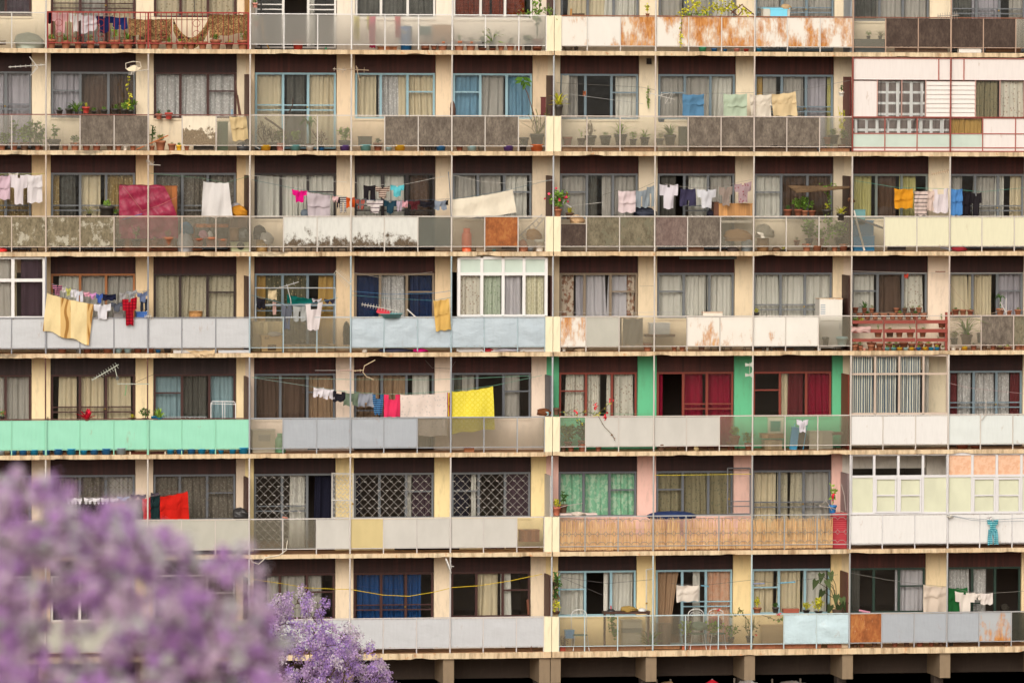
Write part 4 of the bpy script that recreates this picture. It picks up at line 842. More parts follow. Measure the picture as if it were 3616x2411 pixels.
def blob(name, x0, x1, y0, y1, c, desc, d=.35, cat=None, rel='on', pat='', c2=(250, 250, 250), seed=1, shiny=0, floor=False, rough=.12):
    a, e = P(x0, y0, d), P(x1, y1, d); z0 = zf(ROW[0])+.002 if floor else e.z; Hh = a.z-z0; W = e.x-a.x; b = MB()
    if 'basket' in name or 'bucket' in name:
        R = W/2; b.lathe([(.001, .02), (R*.86, 0), (R*.98, Hh*.5), (R*.94, Hh*.97), (R*1.0, Hh*.98), (R, Hh), (R*.9, Hh), (R*.85, Hh*.7), (.001, Hh*.7)], 18)
        t_ = NT('wicker'); n_ = t_.noise(t_.coords((1, 1, 6)), 14, 3); t_.bsdf(t_.mix(t_.ramp(n_, [(.4, (0, 0, 0)), (.6, (.8,)*3)]), A(c), sc(A(c), .55)), .7, bump=n_)
        o = b.build(name, t_.m if 'basket' in name else plastic(c), None, ((a.x+e.x)/2, d, z0), True); reg(o, desc, cat or name.split('_')[-1], None, rel, o.location.x); return o
    def f(u, v):
        t = u*2*math.pi; q = v; rad = (.86+.14*q/.3) if q < .3 else math.sqrt(max(0, 1-((q-.3)/.7)**2))
        k = 1+rough*(math.sin(t*3+seed+q*4)+.6*math.sin(t*7+q*9+seed*2)+.4*math.sin(q*17+t*2))
        return (math.cos(t)*W/2*rad*k, math.sin(t)*min(W/2, .25)*rad*k, Hh*q*(1+.04*math.sin(t*4+seed)))
    b.grid(f, 28, 12); m = plastic(c) if shiny else fabric(c, pat, c2, .84, .05)
    o = b.build(name, m, None, ((a.x+e.x)/2, d, z0), True); reg(o, desc, cat or name.split('_')[-1], None, rel, o.location.x); return o
def vine(pts, desc, n=60, d=.12, c='y', ls=.09, spread=.08, name='climbing_plant', stem=True, cat='plant', droop=.4, rel='on', seed=3):
    q = [P(x, y, d) for x, y in pts]; o0 = sum(q, Vector())/len(q); rr = random.Random(seed); root = empty(name, o0); b = MB()
    b.tube([p-o0 for p in q], .008, 5); b.build('stem', plain((110, 92, 60)), root); b = MB()
    for i in range(n):
        t = rr.random()*(len(q)-1); k = int(t); p = q[k].lerp(q[min(k+1, len(q)-1)], t-k)-o0+rv(rr)*spread*rr.random()
        b.leafq(p, (rv(rr)-Vector((0, 0, droop))).normalized(), Vector((rr.uniform(-.4, .4), -1, .2)), ls*rr.uniform(.7, 1.3), ls*.5)
    b.build('foliage', leaf(GR[c]), root); reg(root, desc, cat, None, rel, o0.x); return root
def stick(name, pts, r, c, desc, d=.2, d2=None, cat=None, rel='on', m=None, n=6):
    q = [P(x, y, d if d2 is None else d+(d2-d)*i/(len(pts)-1)) for i, (x, y) in enumerate(pts)]; o0 = sum(q, Vector())/len(q)
    o = MB().tube([p-o0 for p in q], r, n).build(name, m or plain(c), None, o0); reg(o, desc, cat or name.split('_')[-1], None, rel, o0.x); return o
def plank(x0, x1, y0, y1, c, desc, d=.2, th=.03, name='plank', m=None, rel='on', cat='plank', rot=0):
    a, e = P(x0, y0, d), P(x1, y1, d); c_ = ((a.x+e.x)/2, d, (a.z+e.z)/2); W, Hh = (e.x-a.x)/2, (a.z-e.z)/2; b = MB(); n = 12; rr = random.Random(int(x0))
    js = [rr.uniform(-.004, .004) for _ in range(n+1)]
    vs = [(-W+2*W*i/n, y, s_*Hh+js[i]) for y in (0, th) for s_ in (-1, 1) for i in range(n+1)]; k = n+1
    b.add(vs, [(i, i+1, k+i+1, k+i) for i in range(n)]+[(2*k+i+1, 2*k+i, 3*k+i, 3*k+i+1) for i in range(n)]+[(k+i, k+i+1, 3*k+i+1, 3*k+i) for i in range(n)]+[(i+1, i, 2*k+i, 2*k+i+1) for i in range(n)]+[(0, k, 3*k, 2*k), (k-1, 3*k-1, 4*k-1, 2*k-1)])
    o = b.build(name, m or board(sc_(c, .75), c), None, c_); o.rotation_euler.y = rot; reg(o, desc, cat, None, rel, c_[0]); return o
def sc_(c, k): return tuple(min(255, int(v*k)) for v in c)
WOOD = lambda c=(150, 96, 56): wood(c, 9.)
# ================================================================== what stands and hangs on the balconies
# ---- top storey
row(1, 0); tile('A1')
cloth(357, 478, 84, 226, (236, 188, 190), 'pale pink shirt', 's', .3); cloth(482, 562, 92, 232, (238, 234, 232), 'white lacy top', 's', .3, ybr=210); cloth(562, 668, 104, 240, (234, 226, 232), 'white frilled sheet', 't', .3, ybr=205)
cloth(312, 357, 80, 165, (44, 36, 48), 'black garment', 't', .3); cloth(664, 784, 108, 236, (38, 50, 96), 'navy blue shirt', 's', .3, ybr=222); cloth(784, 878, 118, 205, (44, 62, 124), 'dark blue shorts', 'k', .3)
cloth(890, 1192, 128, 250, (200, 164, 112), 'golden patterned rug', 't', .25, 'rug', (78, 54, 44), cat='rug', name='rug', ybr=236)
cloth(1200, 1450, 128, 215, (84, 62, 50), 'sagging dark patterned rug', 'w', .28, 'rug', (206, 170, 110), yr=110, ybr=200, cat='rug', name='rug'); cloth(1448, 1712, 96, 262, (204, 168, 114), 'large golden floral rug', 't', .24, 'rug', (96, 66, 48), cat='rug', name='rug', ybr=228)
cloth(960, 1180, 225, 290, (92, 68, 54), 'dark folded rug end', 't', .3, 'rug', (180, 150, 100), cat='rug', name='rug')
line([(310, 82), (660, 106), (880, 124), (1440, 100), (1715, 94)])
pots('352 78 t bush 50 l;455 68 t spiky 62 g;540 56 t flower 55 m;628 66 t sparse 60 o;710 62 t tall 75 m;795 76 t broad 105 l;885 78 t spiky 80 g;980 76 t sparse 40 m;1070 76 t;1170 56 t dead 50;1247 66 t bush 30 l;1320 60 t;1402 66 t sparse 50 o;1492 82 t bush 55 g;1585 62 n spiky 35 y;1680 80 t tall 80 g', d=.22)
blob('sack', 95, 300, 228, 318, (196, 206, 190), 'bulging white and green sack', .4, floor=True, shiny=0, rel='at far left beside'); stick('log', [(-20, 300), (40, 296)], .06, (120, 90, 60), 'sawn log end', .3, rel='left of')
row(1, 1)
pot(1765, 42, 'p', 'bush', 30, .5, 55); pot(1775, 46, 'p', 'sparse', 40, .5, 186); stick('plant_stand', [(1808, 0), (1808, 335)], .025, (60, 58, 58), 'slim dark plant stand', .55); stick('broom', [(1812, 120), (1822, 260), (1862, 338)], .02, (206, 160, 84), 'straw broom leaning', .35)
tubs('2062 78 r', hr=.75); pot(2255, 18, 'g', 'tall', 40, .3)
tile('A2')
cloth(100, 136, 110, 280, (222, 204, 90), 'yellow cloth strip', 't', .75); cloth(205, 246, 112, 332, (226, 60, 112), 'hot pink scarf', 't', .6); cloth(188, 214, 112, 210, (220, 200, 90), 'narrow yellow cloth', 't', .8); cloth(384, 420, 112, 262, (206, 70, 76), 'red towel', 't', .75); cloth(550, 632, 178, 245, (92, 134, 126), 'teal cloth', 't', .9)
pot(458, 92, 'b', None, 0, .7, None, 'bag', hr=1.8); blob('bundle', 420, 500, 178, 240, (196, 200, 200), 'pale bundle on blue barrel', .7)
crate('cardboard_box', 648, 772, 172, 300, plain((206, 160, 116)), 'tan cardboard box', .8, .3); crate('wooden_crate', 270, 395, 322, 352, WOOD((190, 120, 74)), 'flat wooden crate', .35, .3, floor=True)
pots('590 72 t twigs 55 m;650 46 t;710 78 t spiky 40 g;825 82 t broad 65 l;905 78 t sparse 45 o;985 78 k bush 50 g;1055 60 k grass 120 l;1115 52 t;1180 62 t sparse 55 g;1240 52 t tall 45 g;1300 62 k bush 75 g', d=.22); pot(1365, 88, 't', 'tall', 330, .3, None, hr=.95, pw=.55); tubs('590 62 T;650 34 T;985 66 T;1055 54 T;1365 74 T', d=.1, hr=.25)
vine([(1225, 95), (1300, 90), (1380, 80), (1440, 50), (1460, 95), (1520, 125)], 'trailing green climber over the rail', 90, .1, 'g', .07, .14); vine([(1345, 0), (1365, 70), (1380, 110)], 'upright leafy climber', 50, .3, 'l', .07, .12)
row(1, 2)
stick('bottle', [(1602, 62), (1600, 108)], .025, (200, 140, 70), 'amber bottle on the rail', .15); plank(1610, 1695, 94, 110, (110, 86, 66), 'short brown plank on the rail', .2)
pot(2130, 30, 't', 'broad', 80, .25, 118, col='y'); tubs('1580 66 x', hr=.4); pot(1635, 34, 'k', 'flower', 20, col='y')
tile('A3')
vine([(0, 100), (60, 60), (120, 20), (180, 80), (240, 30), (300, 70), (350, 20), (420, 60), (510, 105)], 'sprawling yellow green creeper', 190, .15, 'y', .11, .2); vine([(10, 120), (12, 200), (5, 310)], 'yellow trailing creeper on white panel', 22, .0, 'y', .09, .05); vine([(20, 100), (120, 95), (200, 90)], 'green creeper along the rail', 70, .2, 'l', .07, .12)
b = [(310, 40), (395, 108)], [(350, 95), (430, 30)], [(430, 40), (505, 100)], [(400, 108), (440, 60)]
o = empty('trellis', P(400, 80, .25))
for a_ in b: MB().tube([P(*q, .25)-o.location for q in a_], .016, 4).build('slat', plain((120, 72, 50)), o)
reg(o, 'broken brown wooden trellis', 'trellis')
crate('storage_box', 572, 752, 55, 118, plain((220, 214, 200)), 'white box with blue edges', .3, .3, lid=plastic((110, 190, 214))); crate('painted_board', 620, 735, 62, 118, plastic((110, 190, 214)), 'blue bordered white board', .24, .02, cat='board', lid=plastic((110, 190, 214)))
blob('rag_pile', 690, 760, 28, 66, (200, 170, 130), 'pile of rags on white box', .4, cat='rags')
tubs('155 60 g;235 46 b;308 34 b;388 46 p;453 40 r;540 44 c', d=.18)
row(1, 3); antenna(1760, 112, 1905, 105, 9, 50, [(1858, 110), (1880, 108)], -.02, (190, 180, 170), 'grey rod antenna'); crate('tray', 1908, 2060, 326, 357, plain((240, 236, 228)), 'long white plastic tray', .12, .2, floor=True, cat='tray')
crate('planter_box', 1196, 1402, 268, 330, plain((110, 116, 116)), 'long dark planter box', .35, .3, floor=True, cat='planter'); pots('1290 30 k sparse 45 g;1370 30 k spiky 50 o', d=.4, y=270)
plank(1470, 1830, 330, 357, (160, 130, 110), 'grey brown plank under the boards', .3); plank(2090, 2330, 330, 356, (150, 110, 80), 'brown plank under the boards', .3)
# ---- second storey
row(2, 0); tile('A1')
antenna(60, 466, 310, 450, 7, 26, [(205, 395), (262, 470), (210, 525), (250, 470)], -.03, (226, 222, 216), 'white branching antenna'); antenna(905, 520, 935, 450, 9, 60, [(1030, 483), (905, 500)], -.1, (216, 208, 196), 'dish and grid antenna', elang=0)
o = REG[-1][0]; b = MB(); b.add([P(x, y, -.1)-o.location for x, y in ((872, 478), (925, 452), (975, 470), (950, 492), (890, 494))]+[P(x, y, -.13)-o.location for x, y in ((872, 478), (925, 452), (975, 470), (950, 492), (890, 494))], [(0, 1, 2, 3, 4), (9, 8, 7, 6, 5)]+[(i, (i+1) % 5, 5+(i+1) % 5, 5+i) for i in range(5)]); b.build('reflector', plain((250, 232, 200)), o)
b = MB(); b.tube([P(x, y, -.1)-o.location for x, y in ((872, 478), (870, 440), (920, 427), (968, 432), (977, 470))], .01, 5); b.build('hoop', plain((250, 236, 216)), o)
vine([(890, 530), (885, 600), (900, 650), (885, 740)], 'hanging yellow creeper below antenna', 34, .3, 'y', .09, .04)
pots('412 50 k bush 25 d;480 60 k bush 35 d;530 30 k spiky 90 g;650 40 k bush 32 g;720 50 k sparse 34 g;800 60 k spiky 46 g;860 55 k bush 60 l;905 45 k bush 90 g', d=.9, y=800); pot(596, 56, 'r', 'broad', 40, .5, 785, col='y')
pots('1100 48 h spiky 45 d;1168 58 r bush 30 d', d=1.0, y=826)
pots('35 50 k bush 95 g;95 60 T tall 175 g;170 66 T bush 120 l;240 66 k bush 170 g;285 30 t sparse 90 g;375 95 k broad 120 g;350 40 w spiky 80 o;520 62 t bush 65 g', d=.35)
pots('15 50 t;95 64 T;170 62 n;262 46 T;452 52 t;520 66 t;598 62 T;670 66 T;760 50 n dead 40 y;820 46 t;868 36 w;921 46 t;1052 40 t tall 150 d;1190 58 t sparse 20 o;1240 46 y bush 25 g;1293 38 t', d=.2); pot(1112, 76, 't', 'bush', 60, .3, None, hr=.9, col='o')
stick('pole', [(945, 1036), (1165, 938)], .016, (206, 120, 66), 'orange stick leaning', .1); stick('stake', [(1628, 560), (1655, 795)], .022, (96, 66, 54), 'dark wooden stake', .6); stick('stake', [(1640, 660), (1662, 795)], .035, (110, 70, 56), 'short brown stake', .62)
crate('board', 1505, 1578, 842, 1035, plain((122, 138, 112)), 'greenish grey board', .5, .03, floor=True); cloth(1588, 1704, 806, 980, (226, 202, 154), 'cream towel on glass railing', 't', .03, xb0=1612, xb1=1720, ybr=965, rel='hung at'); blob('bin_bag', 1636, 1722, 985, 1040, (48, 48, 50), 'black rubbish bag', .2, shiny=1, floor=True, cat='bag')
plank(1340, 1480, 1010, 1038, (90, 84, 78), 'dark plank under white panel', .25); stick('bottle', [(1606, 758), (1606, 795)], .03, (150, 180, 200), 'clear plastic bottle on rail', .15)
row(2, 1)
stick('dead_branch', [(1975, 880), (2005, 770), (2025, 730), (2028, 682)], .018, (74, 60, 52), 'bare dark branch', .4); stick('dead_branch', [(1832, 815), (1900, 860), (1985, 925)], .03, (120, 100, 84), 'thick leaning dead branch', .35)
pots('1835 60 n dead 170 b;1890 70 k dead 120 b;1940 66 p bush 110 o;2145 60 n palm 200 d;2045 90 k bush 85 l;2225 44 k dead 120 p', d=.4); tubs('1840 80 y;2045 82 a;2145 58 w;2228 40 b', d=.18)
stick('cable', [(1745, 930), (1760, 1010), (1800, 1035)], .012, (200, 190, 180), 'pale loose cable', .1); antenna(2305, 478, 2395, 486, 3, 40, None, -.05, (200, 186, 170), 'thin bare antenna')
tile('A2')
antenna(20, 478, 200, 488, 4, 36, [(130, 490), (112, 455), (140, 575)], .0, (190, 166, 140), 'bent thin antenna'); pots('35 90 k bush 110 l;265 70 T bush 45 d;570 46 n;830 54 T;1270 60 k twigs 60 o', d=.3); crate('planter_box', 135, 222, 945, 1010, plain((74, 72, 62)), 'dark planter box', .35, .25, cat='planter')
pots('650 46 k bush 20 g;610 50 k bush 18 l', d=.2); tubs('37 80 u;180 88 a;340 52 q;417 84 y;700 74 b;915 74 q;985 66 x;1168 78 u;1365 98 o', d=.18)
pots('1275 74 k;1365 106 k twigs 200 o', d=.4, y=1010); stick('rubber_plant', [(1372, 960), (1345, 800), (1300, 650), (1270, 590)], .014, (110, 86, 74), 'tall stem of a rubber plant', .4, cat='plant'); o = REG[-1][0]
b = MB(); rr = random.Random(4)
for i in range(11): b.leafq(P(1270+rr.uniform(-14, 14), 560+rr.uniform(-30, 20), .4)-o.location, Vector((math.cos(i*.9), -.3, -.25-.5*rr.random())).normalized(), Vector((0, -1, .3)), .26, .11)
b.build('foliage', leaf((74, 104, 44)), o)
crate('board', 1392, 1426, 672, 804, plain((104, 46, 44)), 'narrow maroon board', .6, .03); blob('dry_bundle', 762, 800, 700, 802, (110, 84, 74), 'dry brown hanging bundle', .5, cat='bundle')
row(2, 2)
pot(1515, 60, 'k', 'spiky', 115, .16, 805, hr=1.35, col='y', pw=1.1); pots('1575 74 h sparse 12 o;1672 62 n tall 70 l;1735 86 k dead 120 b;1838 86 k sparse 40 g;1943 96 k grass 110 l;2030 56 k sparse 65 l;2110 72 k spiky 75 l;2215 60 x sparse 50 o;2285 92 k spiky 105 g', d=.5, y=1006)
b_ = pot(1505, 64, 'n', None, 0, .16, 818, 'tub', hr=.2)
plank(1535, 1740, 1018, 1046, (166, 130, 98), 'weathered plank along the floor', .16); plank(1745, 1960, 1022, 1044, (150, 112, 82), 'weathered plank along the floor', .16); plank(1965, 2200, 1018, 1046, (170, 134, 102), 'weathered plank along the floor', .16)
stick('wall_lamp', [(2140, 405), (2140, 446)], .075, (60, 54, 52), 'dark round wall lamp', 1.12, n=10); vine([(2132, 600), (2134, 680), (2134, 742)], 'hanging leafy vine on pillar', 60, 1.1, 'g', .06, .05); antenna(2140, 645, 2320, 690, 5, 60, [(2220, 660), (2300, 640), (2250, 720), (2290, 712)], .0, (226, 222, 214), 'white crossed antenna')
cloth(1536, 1584, 520, 800, (206, 200, 186), 'pale curtain drawn out on the balcony', 't', .9, name='curtain', cat='curtain', rel='at', tr=.4); tubs('2225 50 b', y=846); line([(1500, 575), (2090, 605), (2190, 625)], (120, 116, 110)); line([(1490, 640), (2100, 720)], (190, 188, 184))
cloth(1682, 1704, 628, 672, (176, 110, 80), 'small brown hanging charm', 'b', .6, name='hanging_charm', cat='charm')
tile('A3')
line([(20, 640), (160, 640), (300, 638), (640, 632), (800, 622), (1165, 550)], (150, 146, 140), .15)
cloth(22, 164, 642, 795, (100, 146, 182), 'blue towel', 't', .12); cloth(302, 458, 640, 800, (196, 212, 188), 'pale green towel', 't', .12); cloth(478, 626, 644, 800, (240, 230, 214), 'off white towel', 't', .12, xb0=490); cloth(628, 790, 642, 796, (238, 214, 170), 'beige towel', 't', .12, yr=626, xb1=806, xb0=640, ybr=790)
pot(1105, 40, 'w', 'broad', 55, .5, 660, col='d'); pot(1110, 60, 'T', 'tall', 280, .5, None, col='y', pw=.4); pots('1050 80 k bush 60 g;1010 60 t;1120 50 n sparse 70 g', d=.5, y=985)
plank(955, 1160, 1012, 1036, (206, 150, 112), 'orange plank on the floor', .2); plank(70, 480, 1008, 1034, (120, 96, 76), 'rotten plank below the boards', .2); plank(510, 940, 1008, 1036, (120, 96, 76), 'rotten plank below the boards', .2); crate('planter_box', 0, 52, 865, 1000, plain((100, 104, 92)), 'grey box behind glass', .4, .2)
# ---- third storey
row(3, 0); tile('B1')
line([(-20, 188), (310, 184)], (190, 190, 90)); cloth(-40, 70, 195, 362, (226, 198, 212), 'pale pink sheet with red hem', 't', .15); cloth(72, 190, 188, 392, (238, 230, 234), 'white shirt', 's', .15, ybr=398); cloth(190, 292, 190, 388, (236, 230, 232), 'white pillowcase', 't', .15, ybr=380); cloth(60, 125, 178, 230, (238, 230, 226), 'small white cloth', 't', .2)
# tarpaulin over a cabinet
crate('cabinet', 1060, 1226, 268, 640, WOOD((176, 104, 50)), 'orange brown wooden cabinet', .62, .45, floor=True); crate('cabinet', 850, 1050, 285, 640, WOOD((150, 92, 50)), 'dark cabinet below the tarpaulin', .45, .4, floor=True)
a_, e_ = P(824, 264, .3), P(1225, 264, .3); zb_ = P(900, 632, .3).z; b = MB(); mx = (a_.x+e_.x)/2
def tarp(u, v):
    if v < .2: f = v/.2; x = a_.x+.02+(e_.x-.42-a_.x)*u; return (x-mx, .95-.65*f, a_.z+.0+.015*math.sin(u*14+f*3)-zb_)
    f = (v-.2)/.8; top = a_.x+(e_.x-.4-a_.x)*u; bot = a_.x-.0+(e_.x+.03-a_.x)*u; x = top+(bot-top)*min(1, f*1.6)**.8
    tie = math.exp(-((f-.5)/.1)**2); y = .3-.06*f+.022*math.sin(u*23+f*4)*f+.012*math.sin(u*11+f*15)+.008*math.sin(u*41-f*19)+.05*tie*(math.cos((u-.4)*9))+.015*math.sin(f*26+u*5)
    return (x-mx, y, a_.z-(a_.z-zb_)*f+.02*math.sin(u*8)*(1-f)-zb_)
b.grid(tarp, 40, 36)
t_ = NT('tarpaulin'); n_ = t_.noise(t_.coords((1, 1, 1)), 8, 6); t_.bsdf(t_.mix(t_.ramp(n_, [(.35, (0, 0, 0)), (.7, (.6,)*3)]), A((158, 34, 70)), A((122, 24, 52))), .48, bump=n_, bstr=.7, bdist=.04, spec=.4)
o = b.build('tarpaulin', t_.m, None, (mx, 0, zb_), True); reg(o, 'magenta plastic tarpaulin tied over a cabinet', 'tarpaulin'); line([(850, 268), (985, 440), (1110, 400), (1225, 345)], (196, 130, 120), .2, 0, 'pinkish rope tied round the tarpaulin'); line([(850, 500), (985, 460)], (70, 110, 170), .2, 0, 'blue strap round the tarpaulin', .01)
pots('615 40 k spiky 55 o;740 110 k bush 60 l;800 40 k bush 40 g', d=.5, y=492)
line([(1030, 180), (1400, 215), (1560, 248), (1725, 200)], (110, 150, 120)); cloth(1408, 1582, 236, 482, (238, 234, 232), 'large white sheet', 'f', .15, xb0=1394, xb1=1610, ybr=486, yr=244); antenna(1015, 90, 1065, 125, 4, 40, [(1110, 125), (1030, 120)], -.04, (200, 190, 180), 'small grid antenna')
crate('table', 1362, 1580, 532, 556, WOOD((186, 112, 62)), 'orange brown wooden table', .6, .5, cat='table'); o = REG[-1][0]
for dx in (-.72, .72): MB().box(dx*.75-.035, dx*.75+.035, .02, .09, -.62, 0).build('leg', WOOD((170, 100, 56)), o)
crate('workbench', 1590, 1720, 480, 500, WOOD((110, 76, 54)), 'low dark bench under blankets', .5, .45, cat='bench', floor=True)
blob('blanket', 1602, 1708, 402, 482, (206, 142, 52), 'mustard yellow heaped blanket', .55, rough=.2); blob('blanket', 1596, 1668, 384, 440, (196, 190, 192), 'pale grey heaped blanket', .8, seed=4)
pots('830 60 k tall 60 o;942 66 k tall 110 o;1068 58 t tall 40 g;1375 78 T bush 30 d;1540 72 t', d=.2, y=690); pot(1165, 88, 't', 'twigs', 75, .2, 690, col='g'); pot(1460, 88, 't', None, 0, .22, 690)
blob('bundle', 1375, 1440, 575, 635, (216, 160, 176), 'pink bundle', .3, seed=2); blob('bundle', 1430, 1472, 580, 635, (230, 224, 218), 'white bundle', .3, seed=5); blob('bag', 1225, 1335, 590, 700, (150, 152, 156), 'grey plastic bag', .35, shiny=1, floor=True); blob('towel_heap', 1242, 1336, 518, 600, (84, 130, 160), 'blue folded cloth', .45, cat='cloth')
blob('basket', 1588, 1655, 560, 645, (176, 130, 84), 'round wicker basket', .3, rough=.04); blob('bin_bag', 1648, 1732, 556, 655, (44, 44, 44), 'black rubbish bag', .3, shiny=1, cat='bag', rough=.16)
crate('holed_box', 1602, 1728, 656, 730, plain((186, 190, 150)), 'greenish box with round hole', .2, .3, floor=True, cat='box'); o = REG[-1][0]; b = MB(); b.lathe([(.11, 0), (.11, .02), (.001, .02)], 18); q = b.build('dark_hole_disc', plain((40, 36, 32)), o, (0, -.003, .16)); q.rotation_euler.x = math.pi/2  # dark disc on the closed front stands in for the shade inside the hole
plank(800, 1230, 700, 714, (130, 74, 54), 'reddish brown board on bricks', .25); plank(1280, 1400, 700, 712, (150, 90, 60), 'short brown board', .25)
def iron_stand(x, wd=56, y=696):
    p = P(x, 700, .2); W = wd/TILE[2]/126/2; z = zf(ROW[0]); o = empty('iron_stand', (p.x, .2, z)); m = plain((64, 56, 54)); h = P(x, y, .2).z-z
    MB().box(-W, W, 0, .2, h-.012, h).build('top', m, o)
    for sx in (-1, 1):
        for yy in (.0, .2): MB().tube([(sx*W*.86, yy, h-.012), (sx*W, yy, 0)], .009, 4).build('leg', m, o)
    reg(o, 'low black iron plant stand', 'stand', 'iron plant stands under railings', 'below', p.x)
for x in (160, 235, 370, 440, 610, 700): iron_stand(x, 60)
blob('plastic_stool', -30, 52, 694, 722, (210, 50, 48), 'red plastic stool edge', .3, shiny=1, floor=True, cat='stool', rough=.02)
row(3, 1)
for x in (1908, 1995, 2090, 2185, 2275): iron_stand(x, 62)
blob('wicker_basket', 1770, 1852, 640, 724, (206, 170, 110), 'pale woven laundry basket', .25, floor=True, rough=.02, cat='basket'); blob('laundry_heap', 1750, 1845, 540, 640, (84, 78, 76), 'dark heap of laundry', .4, cat='laundry'); blob('laundry_heap', 1790, 1890, 585, 668, (214, 208, 200), 'white heap of laundry', .3, seed=6, cat='laundry'); blob('bucket_stack', 1846, 1884, 620, 720, (226, 220, 208), 'cream plastic bucket', .4, shiny=1, floor=True, cat='bucket', rough=.02)
line([(1740, 195), (2050, 225), (2400, 242)], (222, 218, 210)); line([(1745, 226), (2040, 286), (2290, 330), (2400, 345)], (110, 150, 150))
cloth(2022, 2126, 290, 380, (236, 30, 140), 'hot pink frilly top', 's', .2, yr=298); cloth(2122, 2284, 306, 486, (206, 194, 200), 'lilac grey towel', 't', .2, yr=330, xb0=2134); cloth(2300, 2342, 336, 385, (226, 190, 190), 'small pink underwear', 'b', .2); cloth(2330, 2362, 340, 425, (46, 42, 48), 'black bra', 'b', .25); blob('book_stack', 2080, 2140, 430, 480, (110, 120, 130), 'stack of books and boxes', .6, cat='books')
tile('B2')
line([(84, 240), (200, 262), (460, 255), (730, 200)], (222, 218, 210)); line([(0, 345), (130, 362), (400, 372), (780, 358)], (90, 110, 130)); line([(785, 195), (970, 236), (1150, 250), (1480, 228)], (222, 218, 210)); line([(780, 360), (1150, 300), (1480, 222)], (110, 140, 150))
cloth(2, 46, 340, 452, (84, 78, 80), 'black and white striped leggings', 'p', .2, 'h', (226, 220, 214)); cloth(44, 104, 345, 418, (226, 100, 44), 'bright orange trousers', 'p', .2); cloth(106, 186, 352, 428, (176, 96, 84), 'rust plaid top', 's', .2, 'plaid', (110, 110, 110)); cloth(186, 300, 362, 455, (226, 216, 214), 'white and purple striped shirt', 's', .2, 'h2', (84, 64, 80))
cloth(166, 246, 262, 372, (46, 42, 46), 'black trousers', 'p', .25); cloth(246, 346, 270, 352, (216, 196, 180), 'brown striped jumper', 's', .25, 'h', (112, 84, 76)); cloth(350, 446, 260, 342, (110, 210, 222), 'cyan shirt', 's', .25); cloth(304, 394, 367, 458, (44, 72, 88), 'dark teal shirt', 's', .2); cloth(394, 432, 370, 445, (196, 180, 196), 'small grey underwear', 'b', .2); cloth(432, 470, 368, 416, (226, 170, 180), 'small pink vest', 'v', .2)
cloth(474, 556, 368, 430, (92, 44, 48), 'maroon shirt', 's', .2); cloth(556, 656, 370, 415, (46, 44, 50), 'black cloth', 't', .2); cloth(658, 736, 366, 434, (150, 160, 176), 'blue grey jeans shorts', 'k', .2); cloth(732, 750, 364, 400, (50, 46, 50), 'black sock', 't', .2, name='sock', cat='sock')
cloth(778, 1196, 358, 500, (236, 226, 206), 'large cream quilt', 't', .2, yr=290, ybr=456, xb1=1222, xb0=780, cat='quilt', name='quilt', tr=.1, waves=16); stick('antenna_pole', [(752, 170), (762, 300), (770, 480)], .012, (120, 130, 140), 'thin upright antenna rod', .0, cat='antenna')
for x in (20, 125, 210, 310, 400, 466, 500): iron_stand(x, 60)
# gas bottle
p = P(878, 700, .3); o = empty('gas_bottle', (p.x, .3, zf(3))); gm = plastic((236, 104, 66)); MB().lathe([(.14, .0), (.14, .09), (.13, .1)], 18).build('foot_ring', gm, o, smooth=True); MB().lathe([(.001, .08), (.13, .1), (.145, .16), (.145, .46), (.12, .54), (.05, .57), (.05, .6), (.001, .6)], 18).build('body', gm, o, smooth=True)
MB().lathe([(.1, .54), (.1, .66), (.085, .66), (.085, .54)], 16).build('collar', gm, o, smooth=True); reg(o, 'tall orange gas bottle', 'gas bottle')
o = empty('ladder', P(1310, 560, .5)); q = [P(1215, 640, .45)-o.location, P(1400, 465, .55)-o.location]; q2 = [P(1250, 690, .45)-o.location, P(1415, 490, .55)-o.location]; lm_ = plain((196, 196, 196), .4, .6)
for a_ in (q, q2): MB().tube(a_, .014, 5).build('rail', lm_, o)
for k in range(7): MB().tube([q[0].lerp(q[1], (k+.5)/7), q2[0].lerp(q2[1], (k+.5)/7)], .01, 4).build('rung', lm_, o)
reg(o, 'aluminium ladder leaning askew', 'ladder')
blob('sack', 1286, 1392, 565, 640, (206, 160, 110), 'tan cloth sack', .45); pot(1382, 74, 'w', None, 0, .3, None, hr=1.15); tubs('1068 30 a;1320 40 s'); blob('sack', 1236, 1300, 640, 718, (206, 140, 110), 'pinkish brown bag', .35, floor=True); crate('toolbox', 945, 1000, 690, 716, plain((196, 176, 150)), 'small beige box', .3, .2, floor=True); plank(1120, 1220, 690, 712, (150, 140, 130), 'grey slat bundle under rusty sheet', .3, rot=.1); crate('brick', 1305, 1338, 690, 720, plain((206, 200, 196)), 'pale block', .3, .2, floor=True)
row(3, 2)
pot(1510, 58, 't', 'flower', 150, .16, 478, hr=.9); pot(1500, 46, 'T', 'bush', 60, .22, 448, col='l'); pot(1590, 60, 'n', 'spiky', 60, .5, 500, col='y'); line([(1545, 380), (1605, 418)], (226, 220, 212), .0, 0, 'white bent antenna arm', .012); line([(1605, 405), (1820, 382)], (216, 212, 204), .0, 0, 'long thin antenna rod', .006)
blob('tan_sheet', 1590, 1690, 468, 525, (206, 170, 130), 'tan crumpled sheet', .3, cat='sheet'); line([(1820, 330), (1930, 298), (2050, 300), (2175, 245)], (120, 120, 110)); cloth(1930, 2046, 300, 452, (236, 218, 220), 'pale pink towel', 't', .2); cloth(2050, 2128, 300, 418, (150, 160, 168), 'grey jeans', 'p', .2, yr=292); cloth(2124, 2180, 275, 412, (158, 168, 174), 'light grey jeans', 'p', .2, yr=262)
